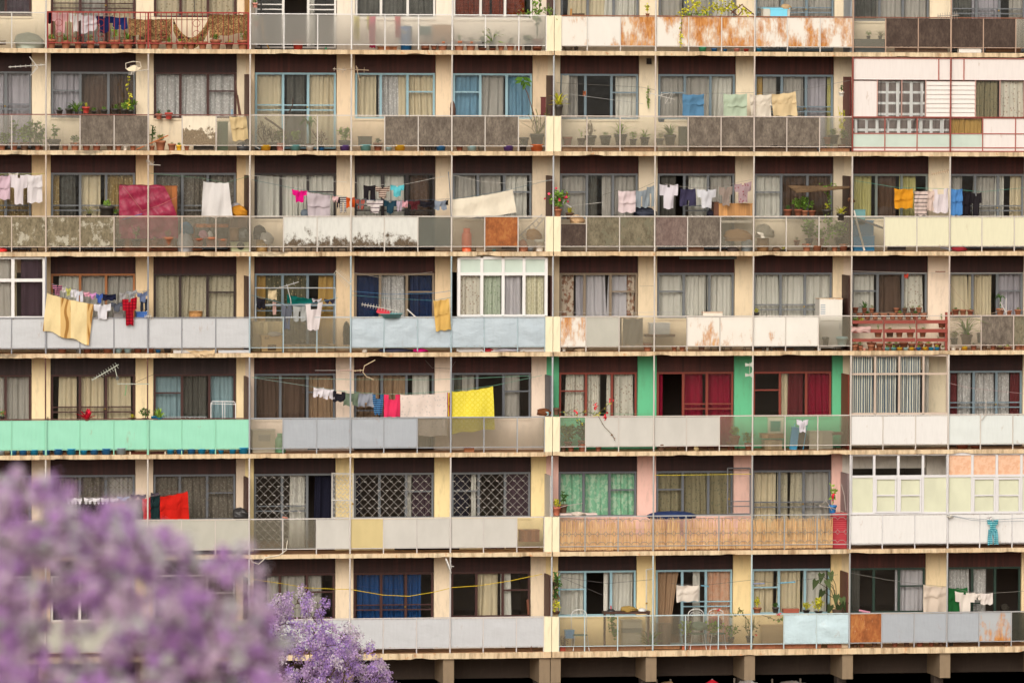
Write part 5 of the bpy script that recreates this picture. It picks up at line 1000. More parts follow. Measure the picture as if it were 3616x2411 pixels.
blob('shoe_rack', 2030, 2180, 412, 475, (74, 78, 92), 'heap of shoes and jeans on a rack', .6, cat='shoes', rough=.2); cloth(2212, 2342, 256, 426, (234, 228, 236), 'white T-shirt', 's', .2)
tile('B3')
line([(-100, 250), (0, 268), (120, 278), (270, 270), (380, 245), (500, 220)], (170, 160, 150)); cloth(6, 108, 282, 400, (70, 66, 92), 'navy shorts', 'k', .2); cloth(120, 250, 285, 414, (226, 226, 232), 'white short sleeved shirt', 's', .2); cloth(270, 362, 272, 398, (164, 148, 138), 'taupe shirt', 's', .2, yr=266); cloth(376, 492, 250, 378, (186, 160, 164), 'grey and red flowered blouse', 's', .2, 'floral', (150, 70, 80), yr=232)
crate('wooden_crate', 268, 496, 384, 470, WOOD((206, 150, 92)), 'big pale wooden crate', .5, .4); crate('wooden_crate', 234, 266, 374, 470, WOOD((120, 78, 56)), 'narrow dark wooden crate', .5, .4); blob('pair_of_shoes', 185, 232, 430, 470, (52, 50, 62), 'dark shoes on a ledge', .6, cat='shoes')
# reed awning
a_, b2, c_, d_ = P(738, 264, .45), P(1158, 268, .45), P(800, 312, -.05), P(1158, 280, -.05); ms = MB(); rr = random.Random(2); o0 = (a_+d_)/2
for k in range(46):
    t = k/45; q0, q1 = a_.lerp(c_, t), b2.lerp(d_, t); ms.tube([q0-o0+rv(rr)*.012, (q0+q1)/2-o0+rv(rr)*.02, q1-o0+rv(rr)*.012], .011, 4)
o = ms.build('reed_awning', board((92, 72, 52), (140, 112, 82)), None, o0); reg(o, 'sagging dry reed awning', 'awning')
pots('738 62 T bush 40 d;810 62 T bush 95 g;855 52 t bush 110 g;905 52 T tall 80 g', d=.6, y=472); vine([(1010, 600), (1030, 480), (1020, 330), (980, 262), (1070, 250)], 'climbing plant under the awning', 90, .3, 'g', .08, .12); pot(1005, 70, 'k', 'broad', 62, .35, 480, col='y'); pot(1100, 60, 'k', 'spiky', 66, .1, 500, col='y'); vine([(1000, 480), (1040, 560), (1000, 640)], 'leafy climber behind the glass', 90, .3, 'l', .09, .2)
blob('cloth_heap', 300, 490, 560, 640, (206, 160, 110), 'tan draped cloth', .5, cat='cloth'); blob('bundle', 520, 632, 525, 618, (214, 206, 190), 'off white tied bundle', .3, rough=.25); blob('wicker_basket', 525, 612, 622, 706, (176, 136, 92), 'brown wicker basket', .3, floor=True, cat='basket', rough=.03); blob('bag', 420, 495, 600, 700, (170, 180, 184), 'pale blue grey bag', .5, floor=True); crate('shelf', 285, 495, 500, 516, plain((196, 186, 170)), 'pale shelf behind glass', .7, .3, cat='shelf')
pots('885 60 k bush 150 g;800 46 T bush 30 o;1090 70 k bush 130 l;960 60 T bush 80 l', d=.6, y=670); pots('868 66 t;990 44 n bush 22 l;1058 48 t;1118 64 t', d=.2); tubs('938 64 t;1118 60 T', d=.12, hr=.6); pot(710, 60, 'k', 'bush', 30, .15, None, 'tub', hr=.2, col='y'); crate('cardboard_box', 60, 165, 680, 706, plain((150, 110, 84)), 'flat brown box', .3, .2, floor=True); blob('rag_pile', 630, 690, 680, 706, (110, 84, 64), 'brown rags', .2, floor=True, cat='rags'); blob('rag_pile', 320, 400, 680, 706, (80, 70, 66), 'dark rags', .25, floor=True, cat='rags')
row(3, 3)
crate('drum', 1195, 1268, 426, 530, plastic((92, 134, 134)), 'teal storage drum', .4, .35); crate('water_tank', 1185, 1325, 500, 604, plastic((74, 116, 146)), 'upper blue plastic tank', .4, .4); crate('water_tank', 1190, 1330, 606, 706, plastic((46, 122, 166)), 'lower blue plastic tank', .38, .42, floor=True); stick('pole', [(1190, 432), (1262, 706)], .03, (226, 220, 210), 'white leaning pole', .12); stick('pipe', [(1215, 488), (1388, 552)], .03, (140, 142, 148), 'grey slanting pipe', .14)
line([(1200, 230), (1320, 248), (1480, 275), (1840, 285), (2060, 305), (2350, 278)], (110, 180, 160)); cloth(1468, 1592, 282, 418, (232, 162, 48), 'mustard yellow shirt', 't', .2); cloth(1604, 1692, 296, 466, (228, 208, 200), 'black striped cream blouse', 't', .2, 'h2', (40, 38, 40)); cloth(1690, 1738, 296, 434, (232, 208, 196), 'peach top', 't', .2); cloth(1732, 1834, 288, 448, (236, 226, 230), 'white blouse', 'v', .2, yr=280); cloth(1852, 1930, 284, 464, (92, 150, 216), 'bright blue nightdress', 't', .2); cloth(1928, 1986, 304, 462, (44, 40, 46), 'black skirt', 't', .2); cloth(1986, 2064, 310, 470, (50, 46, 50), 'black long sleeved top', 's', .2)
antenna(1720, 186, 1838, 160, 8, 26, [(1838, 160), (1830, 150)], -.05, (206, 176, 146), 'short rod antenna'); blob('rag_pile', 1850, 1958, 675, 700, (150, 50, 56), 'dark red heap below the railing', .2, floor=True, cat='rags'); plank(1420, 1545, 678, 704, (96, 92, 90), 'dark plank under the railing', .3); stick('pipe', [(1780, 684), (1870, 700)], .025, (150, 150, 160), 'grey pipe on the floor', .15); vine([(1180, 380), (1200, 365), (1150, 350)], 'small dry twig plant', 14, .2, 'p', .09, .05)
# ---- fourth storey
row(4, 0); tile('C1')
cloth(326, 650, 302, 560, (244, 222, 170), 'yellow patterned bedspread', 'f', -.06, 'panel', (222, 184, 122), yr=378, ybr=660, xb0=296, xb1=616, cat='bedspread', name='bedspread', tr=.1, waves=9)
line([(318, 290), (480, 350), (650, 380), (850, 350), (1035, 280)], (150, 150, 140), -.05); line([(340, 235), (560, 285), (800, 310), (1035, 285)], (150, 150, 140), .25)
cloth(364, 430, 236, 326, (206, 130, 150), 'striped pink top', 's', .25, 'h', (90, 70, 100), yr=250); cloth(430, 454, 258, 298, (230, 220, 220), 'tiny white vest', 'v', .25); cloth(454, 492, 266, 320, (206, 206, 120), 'small lime shirt', 's', .25); cloth(490, 530, 276, 330, (236, 232, 240), 'small white trousers', 'p', .25); cloth(528, 574, 286, 372, (230, 230, 240), 'white leggings', 'p', .25)
cloth(580, 620, 294, 326, (240, 176, 196), 'small pink vest', 't', .25); cloth(618, 666, 300, 344, (226, 160, 214), 'small mauve shirt', 's', .25); cloth(664, 712, 306, 376, (74, 104, 184), 'blue shirt', 's', .25); cloth(712, 804, 308, 354, (40, 42, 66), 'navy folded cloth', 't', .25); cloth(828, 872, 298, 352, (176, 172, 172), 'pale grey shirt', 't', .25); cloth(874, 950, 288, 338, (170, 172, 176), 'grey shirt', 's', .25, yr=280); cloth(948, 1026, 300, 366, (120, 134, 168), 'slate blue shirt', 's', .25, yr=288); cloth(972, 1024, 340, 428, (60, 66, 80), 'dark jeans', 'p', .3)
cloth(648, 768, 376, 484, (236, 234, 240), 'white T-shirt', 's', -.04); cloth(768, 850, 366, 432, (96, 100, 112), 'grey and pink garment', 's', -.04); cloth(846, 948, 346, 525, (196, 34, 52), 'red checked shirt', 's', -.08, 'check', (120, 20, 34), yr=330)
crate('storage_box', 945, 1028, 432, 484, plastic((44, 90, 160)), 'blue plastic box', .3, .3, lid=plastic((60, 110, 180))); crate('storage_box', 790, 850, 440, 484, plain((176, 170, 168)), 'grey box beside blue box', .35, .3); blob('wicker_basket', 1306, 1404, 428, 478, (216, 160, 100), 'round straw basket on railing ledge', .5, rough=.01, cat='basket')
tubs('545 44 x;605 60 T;665 54 n;745 70 t;820 52 q;885 56 q;955 58 T;1035 70 t;1095 40 b;1160 55 k;430 60 t', d=.25, hr=.55); pots('605 40 t;820 44 w;955 42 T', d=.3)
plank(1200, 1500, 696, 722, (236, 234, 232), 'white board below the railing', .2, m=plain((236, 234, 232))); plank(1510, 1728, 696, 720, (226, 230, 236), 'white board below the railing', .2, m=plain((226, 230, 236))); cloth(1280, 1486, 694, 738, (232, 204, 164), 'beige rag draped over slab edge', 't', -.02, name='rag', cat='rag', rel='of', xb0=1360, ybr=742)
antenna(1000, 466, 1050, 462, 4, 36, None, -.05, (220, 216, 210), 'small grid antenna on railing')
row(4, 1)
o = empty('drying_rack', P(2045, 476, .15)); rm_ = plain((206, 212, 216), .4, .3); q = [P(x, y, .15)-o.location for x, y in ((1768, 478), (1768, 268), (2322, 268), (2322, 478))]
MB().tube(q, .018, 5).build('frame', rm_, o); MB().tube([P(1768, 384, .15)-o.location, P(2322, 384, .15)-o.location], .018, 5).build('crossbar', rm_, o); reg(o, 'white metal frame standing on railing', 'rack')
antenna(1922, 270, 2068, 226, 3, 26, [(1985, 245), (2012, 350), (2020, 476)], .1, (206, 206, 204), 'grey antenna on bracket'); line([(1740, 318), (1880, 352), (1980, 384), (2190, 370), (2340, 335)], (100, 160, 180), .05)
cloth(1778, 1836, 330, 410, (44, 42, 48), 'black shirt', 't', .05, yr=342); cloth(1856, 1916, 280, 348, (232, 212, 172), 'cream cloth', 't', .3); cloth(1988, 2160, 310, 378, (26, 104, 96), 'dark teal towel', 't', .3, yr=340); cloth(1950, 2022, 380, 552, (112, 116, 128), 'long grey shirt', 's', .05, yr=388); cloth(2030, 2120, 392, 498, (176, 178, 176), 'grey shorts', 'p', .05); cloth(2116, 2234, 380, 560, (240, 230, 230), 'white bodysuit', 'v', .02, yr=366, xb0=2130, xb1=2205); cloth(2160, 2226, 340, 366, (206, 200, 206), 'small white socks', 'b', .2); cloth(2245, 2320, 342, 376, (70, 66, 84), 'dark small socks', 'b', .2); cloth(1888, 1912, 362, 452, (206, 170, 160), 'pinkish sock', 't', .2, name='sock', cat='sock')
crate('television_carton', 1812, 1952, 596, 708, plain((214, 180, 124)), 'cardboard television carton marked 22 inches', .4, .35, cat='carton', lid=plain((222, 190, 136))); o = REG[-1][0]
fc = bpy.data.curves.new('carton_text', 'FONT'); fc.body = '22"'; fc.size = .15; fc.extrude = .002; to = bpy.data.objects.new('carton_text', fc); COL.objects.link(to); to.parent = o; to.location = (-.22, -.006, .36); to.rotation_euler = (math.pi/2, 0, 0); fc.materials.append(plain((52, 46, 42))); tm_ = bpy.data.meshes.new_from_object(to); bpy.data.objects.remove(to); to = bpy.data.objects.new('carton_text', tm_); COL.objects.link(to); to.parent = o; to.location = (-.22, -.006, .36); to.rotation_euler = (math.pi/2, 0, 0)
b = MB(); b.box(-.12, .12, -.004, .0, .03, .2); b.build('carton_panel', plain((110, 84, 52)), o)
crate('cupboard', 1748, 1960, 500, 718, WOOD((196, 176, 130)), 'pale wooden cupboard', .85, .3, floor=True); blob('bundle', 1850, 1950, 570, 600, (214, 204, 190), 'pale bundle on carton', .5); crate('shelf', 1960, 2322, 660, 712, WOOD((186, 160, 120)), 'long low wooden shelf', .7, .4, floor=True, cat='shelf')
tile('C2')
antenna(-30, 150, 76, 245, 11, 66, [(80, 240), (60, 235)], .0, (226, 214, 196), 'pale comb shaped antenna'); antenna(150, 380, 420, 430, 14, 40, None, .12, (226, 220, 212), 'long comb antenna lying in basin'); line([(84, 290), (350, 312), (640, 305), (770, 288)], (74, 140, 196)); line([(84, 318), (350, 340), (640, 355), (770, 335)], (84, 150, 160)); line([(84, 160), (300, 200), (640, 158)], (170, 160, 150), .4)
pot(355, 172, 'a', None, 0, .15, 474, 'tub', hr=.18); crate('red_folder', 250, 340, 412, 452, plastic((190, 44, 60)), 'red flat box in basin', .2, .05, cat='box'); o = REG[-1][0]; o.rotation_euler.y = .35
stick('rod', [(465, 415), (525, 470)], .02, (226, 222, 214), 'white bent rod on railing', .12); cloth(648, 752, 354, 566, (236, 194, 112), 'beige bath towel over the railing', 't', -.06, yr=342, xb0=664, xb1=772, ybr=556)
pots('172 52 w', d=.3); blob('bag', 500, 606, 686, 714, (196, 30, 110), 'bright pink bag below the railing', .25, floor=True); blob('bag', 260, 500, 684, 714, (66, 64, 80), 'dark bags below the railing', .3, floor=True)
blob('heap', 20, 76, 500, 660, (60, 62, 56), 'dark stack behind glass', .6, cat='stack'); blob('laundry_heap', 985, 1060, 680, 706, (200, 60, 70), 'red laundry below the panels', .36, floor=True, cat='laundry'); blob('laundry_heap', 1060, 1260, 682, 706, (196, 190, 200), 'pale laundry below the panels', .36, floor=True, seed=4, cat='laundry')
row(4, 2)
pots('1550 42 w', d=.3); blob('rag_pile', 1610, 1720, 676, 706, (196, 170, 140), 'beige cloth heap', .4, floor=True, cat='rags'); cloth(1752, 1950, 476, 664, (214, 202, 186), 'pale curtain behind glass', 'f', .2, name='curtain', cat='curtain', rel='of', tr=.4); cloth(1960, 2098, 474, 664, (206, 198, 184), 'grey white curtain behind glass', 'f', .2, name='curtain', cat='curtain', rel='of', tr=.4); plank(1734, 1752, 474, 668, (110, 60, 48), 'narrow maroon board', .1, m=plain((110, 60, 48)))
crate('television', 2148, 2285, 510, 588, plain((226, 226, 224)), 'white television', .6, .3); crate('table', 2120, 2320, 590, 606, WOOD((120, 84, 60)), 'low table under the television', .55, .4, cat='table'); pots('2315 40 t;2130 70 t', d=.25)
line([(1480, 430), (1700, 442), (2352, 435)], (206, 200, 196), .1); line([(2075, 256), (2180, 254)], (170, 160, 150), .6)
tile('C3')
crate('flat_box', 160, 292, 428, 462, plain((240, 230, 214)), 'white box on the railing', .15, .25, cat='box', lid=plain((226, 196, 170)))
o = empty('fridge', (P(1032, 640, .55).x, .55, zf(4))); a_, e_ = P(955, 336, .55), P(1110, 336, .55); W = (e_.x-a_.x)/2; hh = a_.z-zf(4); wm_ = tin((240, 234, 224), .05, 0); b = MB(); b.box(-W, W, .05, .6, .05, hh-.03); b.build('body', wm_, o)
for z0, z1, nm in ((.06, hh*.56, 'door'), (hh*.57, hh-.03, 'freezer_door')): MB().box(-W+.0, W, .0, .045, z0, z1).build(nm, wm_, o)
MB().box(-W-.01, W+.01, -.01, .61, hh-.03, hh).build('top', rust((236, 222, 200), .5), o); MB().box(W-.09, W-.06, -.03, 0, hh*.4, hh*.53).build('handle', plain((200, 200, 200), .3), o)
b = MB()
for k in range(6): b.box(-W+.03, -W+.17, -.004, .001, hh*.7+k*.05, hh*.7+k*.05+.018)
b.build('sticker', plain((120, 150, 176)), o); reg(o, 'tall white fridge', 'fridge')
pot(525, 40, 'k', 'bush', 36, .15, 462, col='y'); pots('150 54 n;18 46 t', d=.25); pots('570 26 k;600 26 x;628 26 k', d=.2, hr=1.2); pot(997, 52, 'k', None, 0, .3, 660, hr=1.2); pot(1108, 84, 'q', None, 0, .3, 662, hr=.8)
for x in (245, 330, 475, 690, 860, 1090): iron_stand(x, 60, 668)
plank(780, 920, 668, 690, (96, 90, 80), 'dark plank below the railing', .3); crate('white_tin', 946, 962, 664, 694, plain((230, 228, 222)), 'white tin below the railing', .2, .1, floor=True, cat='tin'); plank(0, 390, 50, 68, (70, 74, 66), 'dark rail under the ceiling', .3, name='blind_rail', cat='rail', m=plain((80, 86, 78)))
row(4, 3)
for x in (1230, 1282, 1335, 1395, 1455, 1505, 1560, 1610, 1665): pot(x, 50, 't' if x % 2 else 'T', random.choice(('sparse', 'bush', 'twigs')) if x % 3 else None, random.randint(22, 40), .8, 478, col=random.choice('god'))
pots('1200 44 T;1262 40 T spiky 62 d;1312 38 t sparse 30 o;1480 40 t;1537 40 n spiky 26 o;1590 40 n sparse 26 o;1634 44 t bush 24 o', d=1.05, y=432); plank(1180, 1690, 478, 486, (130, 90, 70), 'long plant shelf', .8, .25, name='plant_shelf', cat='shelf', m=plain((150, 120, 100))); plank(1180, 1690, 432, 438, (120, 84, 64), 'upper plant shelf', 1.05, .15, name='plant_shelf', cat='shelf', m=plain((130, 100, 80)))
pots('1200 52 t tall 40 l;1234 40 T sparse 36 g;1310 66 T bush 20 d;1366 54 t;1430 56 t bush 40 l;1480 54 n sparse 30 g;1530 66 T;1585 54 t tall 48 y;1640 60 t bush 40 l;1700 56 t bush 34 l;1760 56 T tall 60 o', d=.55); pots('1355 60 t tall 50 g;1435 60 n bush 30 g;1500 56 t;1575 60 t tall 40 l;1660 50 t sparse 40 g;1790 56 T tall 44 d', d=.7, y=600); pots('1790 60 T tall 60 g;1200 46 n sparse 50 g', d=.7, y=535)
tubs('1418 40 a sparse 18 g;1462 40 a bush 22 l;1503 40 y bush 14 g;1544 38 q bush 14 d;1585 38 y sparse 14 g;1631 40 b bush 20 l;1677 42 y bush 16 d;1718 40 c bush 14 g;1758 38 c flower 26 y;1798 34 w bush 20 o', d=.1, hr=.5); pots('1196 46 t;1237 34 t;1262 20 p;1340 22 t;1366 20 t;1308 50 t', d=.14)
cloth(1170, 1304, 524, 566, (224, 186, 180), 'dusty pink cloth over a rack', 't', .0, cat='cloth'); vine([(1170, 500), (1250, 476)], 'little trailing plant on shelf edge', 20, .3, 'y', .06, .05)
cloth(1534, 1562, 166, 204, (186, 70, 56), 'small red and blue hanging charm', 'b', .3, name='hanging_charm', cat='charm'); line([(1170, 150), (1700, 164), (2352, 162)], (196, 190, 180), .2); plank(1748, 1815, 150, 158, (150, 110, 90), 'rusty bracket on the pillar', .8, name='bracket', cat='bracket', m=plain((150, 110, 90)))
pots('1885 52 T bush 22 d;1935 50 t;1985 48 T bush 18 g;1850 30 T;2190 60 t palm 110 d;2250 40 t;2310 50 t bush 26 o', d=.9, y=450); pots('1875 58 k bush 60 o;1958 90 n grass 150 g', d=.35, y=650, pw=1.15); antenna(2190, 360, 2235, 445, 4, 40, [(2230, 335), (2230, 450)], .2, (236, 232, 226), 'white propeller shaped antenna'); line([(1840, 230), (1990, 420), (2100, 445), (2200, 410)], (206, 176, 150), .3, 6)
tubs('1947 46 y cactus 18 y', d=.14, hr=.5); pots('1870 42 w;1915 18 w;2008 50 T bush 18 d;2080 46 n;2140 46 T;2312 54 t;2345 40 t', d=.2); pots('2185 58 n cactus 22 o;2240 58 t cactus 22 o', d=.12, hr=.4, pw=2.4); stick('watering_can', [(2040, 570), (2046, 640)], .05, (40, 42, 44), 'black watering can', .4, cat='watering can')
# ---- fifth storey
row(5, 0); tile('D1')
tubs('10 54 s;92 56 b;160 62 b;237 66 c;320 62 b tall 30 g;403 76 b;493 78 c;580 54 c;652 64 b;735 78 b;838 84 s;1180 58 c sparse 20 l;1248 62 b;1325 64 b;1397 64 c;1470 58 c;1530 44 c;1610 52 c bush 36 l;1685 80 c', d=.16, hr=.55)
pots('15 40 k flower 46 g', d=.12, y=498); pot(600, 50, 'r', 'agave', 74, .12, 500, col='r', hr=.3, pw=2.0); pot(915, 60, 'n', 'bush', 30, .12, 492, col='y', hr=.2, pw=1.6); pot(1005, 54, 'k', 'bush', 78, .12, 492, col='d', hr=.2); pot(1100, 60, 'c', 'agave', 74, .12, 490, col='l', hr=.2, pw=1.5); tubs('1065 44 c', d=.12, y=490); pots('330 20 n dead 18 b', d=.12, y=500)
antenna(635, 220, 820, 112, 11, 40, [(795, 140), (812, 200), (812, 245), (1035, 246)], -.06, (214, 220, 206), 'pale yagi antenna on arm', box_=(812, 205)); stick('cable', [(875, 255), (870, 300), (865, 325)], .015, (150, 196, 140), 'green dangling wire', -.04); line([(930, 240), (1060, 180)], (96, 60, 54), .0)
o = empty('drying_rack', P(1545, 486, .1)); q = lambda L: [P(x, y, .1)-o.location for x, y in L]; wm2 = plain((240, 240, 240), .35)
MB().tube(q([(1460, 486), (1460, 380), (1470, 366), (1620, 368), (1630, 380), (1630, 486)]), .014, 5).build('frame', wm2, o); MB().tube(q([(1462, 382), (1628, 386)]), .01, 5).build('crossbar', wm2, o); MB().tube(q([(1540, 366), (1540, 486), (1540, 690)]), .01, 5).build('stay', wm2, o); MB().tube(q([(1556, 366), (1556, 486)]), .01, 5).build('stay', wm2, o); reg(o, 'white folding drying rack on railing', 'rack')
o = empty('step_ladder', P(1285, 480, .2)); 
for yy in (474, 486): MB().tube([P(1140, yy, .2)-o.location, P(1430, yy, .2)-o.location], .014, 5).build('rail', plain((206, 210, 214), .4, .5), o)
for k in range(9): MB().tube([P(1150+k*33, 474, .2)-o.location, P(1150+k*33, 486, .2)-o.location], .01, 4).build('rung', plain((206, 210, 214), .4, .5), o)
reg(o, 'white ladder laid on its side', 'ladder'); plank(905, 1020, 716, 738, (150, 74, 60), 'red brown bench below mint panels', .35); plank(1040, 1140, 714, 736, (110, 60, 56), 'dark red bench below mint panels', .35); stick('dowel', [(900, 712), (900, 742)], .025, (240, 226, 200), 'pale wooden leg', .2); stick('dowel', [(1144, 712), (1144, 740)], .025, (240, 226, 200), 'pale wooden leg', .2)
row(5, 1)
line([(1740, 200), (2180, 268), (2400, 300)], (160, 190, 180)); line([(1740, 200), (2400, 214)], (150, 190, 176), .22); line([(2180, 152), (2400, 152)], (206, 200, 196), .3); cloth(2172, 2242, 270, 336, (236, 230, 236), 'white underpants', 'k', .2); cloth(2240, 2310, 276, 350, (234, 228, 234), 'white short trousers', 'k', .2, yr=284); cloth(2304, 2390, 292, 368, (46, 44, 50), 'black vest', 'v', .2, yr=302)
crate('carton', 1748, 1905, 562, 712, plain((226, 214, 190)), 'off white machine carton', .4, .35, floor=True, lid=plain((236, 226, 206))); crate('printed_panel', 1790, 1870, 598, 640, plain((196, 190, 176)), 'pale printed board on carton', .39, .01, cat='board', lid=plain((200, 196, 184)))
p = P(1940, 700, .35); o = empty('gas_bottle', (p.x, .35, zf(5))); gm = plastic((120, 176, 136)); MB().lathe([(.001, 0), (.15, .02), (.15, .38), (.11, .46), (.001, .48)], 16).build('body', gm, o, smooth=True); MB().lathe([(.09, .47), (.09, .56), (.07, .56), (.07, .47)], 14).build('collar', gm, o); reg(o, 'short pale green gas bottle', 'gas bottle')
plank(2130, 2210, 690, 700, (70, 64, 60), 'black rubber strip under panels', .25, name='rubber_strip', cat='strip')
tile('D2')
line([(-30, 290), (130, 304), (320, 318), (560, 308), (770, 295), (1060, 258), (1400, 186)], (130, 186, 160)); line([(-10, 214), (640, 216), (770, 212), (1310, 190)], (130, 186, 160), .22); line([(590, 80), (640, 135), (770, 140), (800, 90)], (120, 110, 104), .9)
cloth(30, 130, 304, 396, (124, 140, 120), 'sage green shorts', 'k', .2); cloth(130, 230, 308, 402, (160, 164, 176), 'grey shorts', 'k', .2); cloth(222, 306, 316, 456, (96, 150, 200), 'blue striped bodysuit', 'v', .2, 'h', (40, 60, 96), xb0=240, xb1=290); cloth(306, 418, 318, 474, (244, 66, 110), 'hot pink sleeveless top', 'v', .2)
cloth(420, 744, 318, 608, (236, 220, 210), 'off white lace tablecloth', 't', .12, 'floral', (206, 196, 190), yr=302, ybr=604, cat='tablecloth', name='tablecloth', tr=.15); cloth(742, 772, 302, 470, (186, 50, 70), 'narrow red and yellow cloth', 't', .16, 'v', (226, 200, 60)); cloth(776, 1060, 298, 590, (236, 216, 60), 'bright yellow ring patterned cloth', 't', .12, 'rings', (248, 236, 110), yr=262, xb1=1074, ybr=556, cat='cloth', tr=.15, waves=10)
antenna(96, 155, 165, 150, 2, 20, [(245, 80), (170, 120), (160, 165), (185, 195), (235, 216)], -.06, (230, 206, 170), 'bent loop antenna'); antenna(0, 152, 95, 152, 2, 10, None, -.05, (206, 170, 160), 'horizontal antenna arm'); crate('brick', 862, 930, 680, 694, plain((176, 110, 70)), 'single brick on bare floor', .25, .1, floor=True)
blob('dry_planter', 1366, 1460, 415, 462, (120, 74, 50), 'box of dried plants on ledge', .4, cat='planter', rough=.25); pot(1436, 30, 'q', 'dead', 30, .3, 462, col='p'); pot(1498, 44, 'n', None, 0, .16, 462, hr=1.2)
row(5, 2)
vine([(1540, 430), (1620, 470), (1700, 430), (1760, 460), (1800, 440), (1880, 370)], 'sprawling thorny bougainvillea', 26, .05, 'y', .07, .1); vine([(1560, 450), (1640, 400), (1640, 490), (1680, 520)], 'thin bare bougainvillea shoots', 8, .05, 'y', .05, .08); vine([(1790, 470), (1830, 540), (1880, 590), (1902, 625)], 'thorny trailing shoot over the panel', 7, -.02, 'p', .05, .04)
b = MB(); o = REG[-3][0]
for x, y in ((1880, 365), (1770, 392), (1845, 450), (1640, 435), (1770, 405), (1835, 480)):
    p = P(x, y, .02)-o.location
    for q in range(6): b.leafq(p+rv(random)*.04, rv(random), rv(random), .08, .07)
b.build('blossom', leaf((226, 44, 62)), o)
pots('1580 60 T bush 140 g;1680 70 T bush 150 d', d=.4, y=690, col='g'); pots('1548 38 n;1600 48 T;1680 66 T;1790 46 T;2225 60 n', d=.18); line([(1520, 440), (1850, 450), (2180, 455)], (120, 176, 130), .1)
tile('D3')
pot(375, 78, 't', 'bush', 78, .4, 655, col='l'); pots('470 60 t bush 90 g;350 70 T', d=.5); crate('wooden_bench', 565, 712, 582, 612, WOOD((200, 160, 110)), 'wooden shelf stand', .6, .4); crate('wooden_bench', 580, 700, 628, 676, WOOD((214, 190, 150)), 'lower pale wooden box', .55, .4, floor=True); crate('framed_picture', 604, 712, 470, 578, plain((206, 204, 180)), 'framed board leaning on bench', .75, .04, cat='picture', lid=plain((206, 196, 170))); crate('green_picture', 620, 690, 495, 565, plain((76, 146, 120)), 'green picture in frame', .74, .01, cat='picture', lid=plain((76, 146, 120)))
crate('folded_chair', 750, 800, 535, 665, plastic((70, 164, 214)), 'bright blue folded chair', .4, .06, floor=True, cat='chair', lid=plastic((90, 180, 226))); o = REG[-1][0]; o.rotation_euler.y = .12
for dx in (-.06, .3): MB().tube([(dx, .03, 0), (dx+.03, .03, .75)], .012, 4).build('leg', plastic((90, 180, 226)), o)
cloth(800, 878, 484, 570, (236, 230, 240), 'white pair of shorts', 's', .04); blob('dark_heap', 805, 880, 565, 680, (84, 74, 66), 'dark heap behind white shorts', .6, cat='heap', floor=True); crate('carton', 885, 975, 565, 690, plain((222, 214, 190)), 'cream cardboard carton', .55, .35, floor=True); crate('carton', 960, 1045, 565, 690, plain((206, 200, 180)), 'pale grey carton', .6, .35, floor=True); crate('stool', 1045, 1118, 572, 590, WOOD((130, 96, 70)), 'dark wooden stool', .5, .3)
for x in (20, 225, 380, 1090): iron_stand(x, 56, 664)
blob('cat_statue', 95, 130, 662, 694, (170, 150, 110), 'small patterned ornament', .15, cat='ornament', floor=True)
o = empty('wind_chime', P(478, 95, .0)); 
for y in (110, 180): 
    b = MB(); c_ = P(478, y, .0)-o.location; b.add([c_+Vector(v) for v in ((-.13, 0, .05), (0, 0, .01), (.08, 0, .09), (.08, 0, -.09), (0, 0, -.03), (-.13, 0, -.06), (-.13, .01, .05), (0, .01, .01), (.08, .01, .09), (.08, .01, -.09), (0, .01, -.03), (-.13, .01, -.06))], [(0, 1, 4, 5), (1, 2, 3, 4), (11, 10, 7, 6), (10, 9, 8, 7)]); b.build('paddle', plain((186, 190, 178)), o)
MB().tube([(0, 0, 0), P(478, 185, 0)-o.location], .006, 4).build('cord', plain((200, 196, 180)), o); reg(o, 'pale fish shaped hanging ornament', 'ornament')
row(5, 3); tubs('1930 90 T;2020 70 T', d=.3, hr=.3); line([(1835, 235), (1980, 270), (2352, 308)], (206, 170, 170), .2); stick('antenna_pole', [(2092, 348), (2092, 450), (2060, 490)], .012, (206, 196, 186), 'bent thin aerial pole', .0, cat='antenna')
# ---- sixth storey
row(6, 0); tile('E1')
line([(440, 345), (1100, 330)], (150, 140, 140), .3); line([(560, 380), (870, 372), (1100, 325), (1300, 300)], (120, 110, 110), .2)
for i, x in enumerate((462, 512, 582, 640, 700, 765)): cloth(x, x+56, 345, 392, (238, 234, 240), 'small white underwear', 'b', .3)
cloth(810, 896, 336, 368, (176, 196, 222), 'pale blue garment', 's', .3); cloth(570, 640, 386, 480, (84, 74, 84), 'dark grey trousers', 'p', .2); cloth(640, 758, 394, 482, (66, 58, 66), 'black T-shirt', 's', .2); cloth(762, 868, 384, 482, (232, 190, 180), 'peach towel', 't', .2, yr=376); cloth(870, 990, 366, 512, (84, 78, 78), 'charcoal trousers', 'p', .22, yr=350); cloth(905, 1010, 322, 360, (70, 60, 74), 'dark folded garment', 'b', .3); cloth(984, 1042, 352, 496, (206, 60, 64), 'dull red cloth', 't', .2, yr=340); cloth(1040, 1110, 338, 506, (36, 56, 58), 'dark green cloth', 't', .2, yr=328); cloth(1044, 1100, 310, 345, (90, 80, 90), 'grey small garment', 't', .3)
cloth(1108, 1298, 336, 504, (204, 40, 32), 'bright red beach towel', 't', .1, yr=302, xb1=1310, ybr=494, tr=.1); blob('handbag', 1610, 1716, 415, 498, (44, 42, 42), 'black leather bag on the ledge', .4, shiny=1, cat='bag', rough=.2); plank(820, 1720, 712, 736, (112, 90, 84), 'dark plank under milky panels', .4)
row(6, 1)
X_ = [P(x, 300, .9) for x in (2324, 2384)]; 
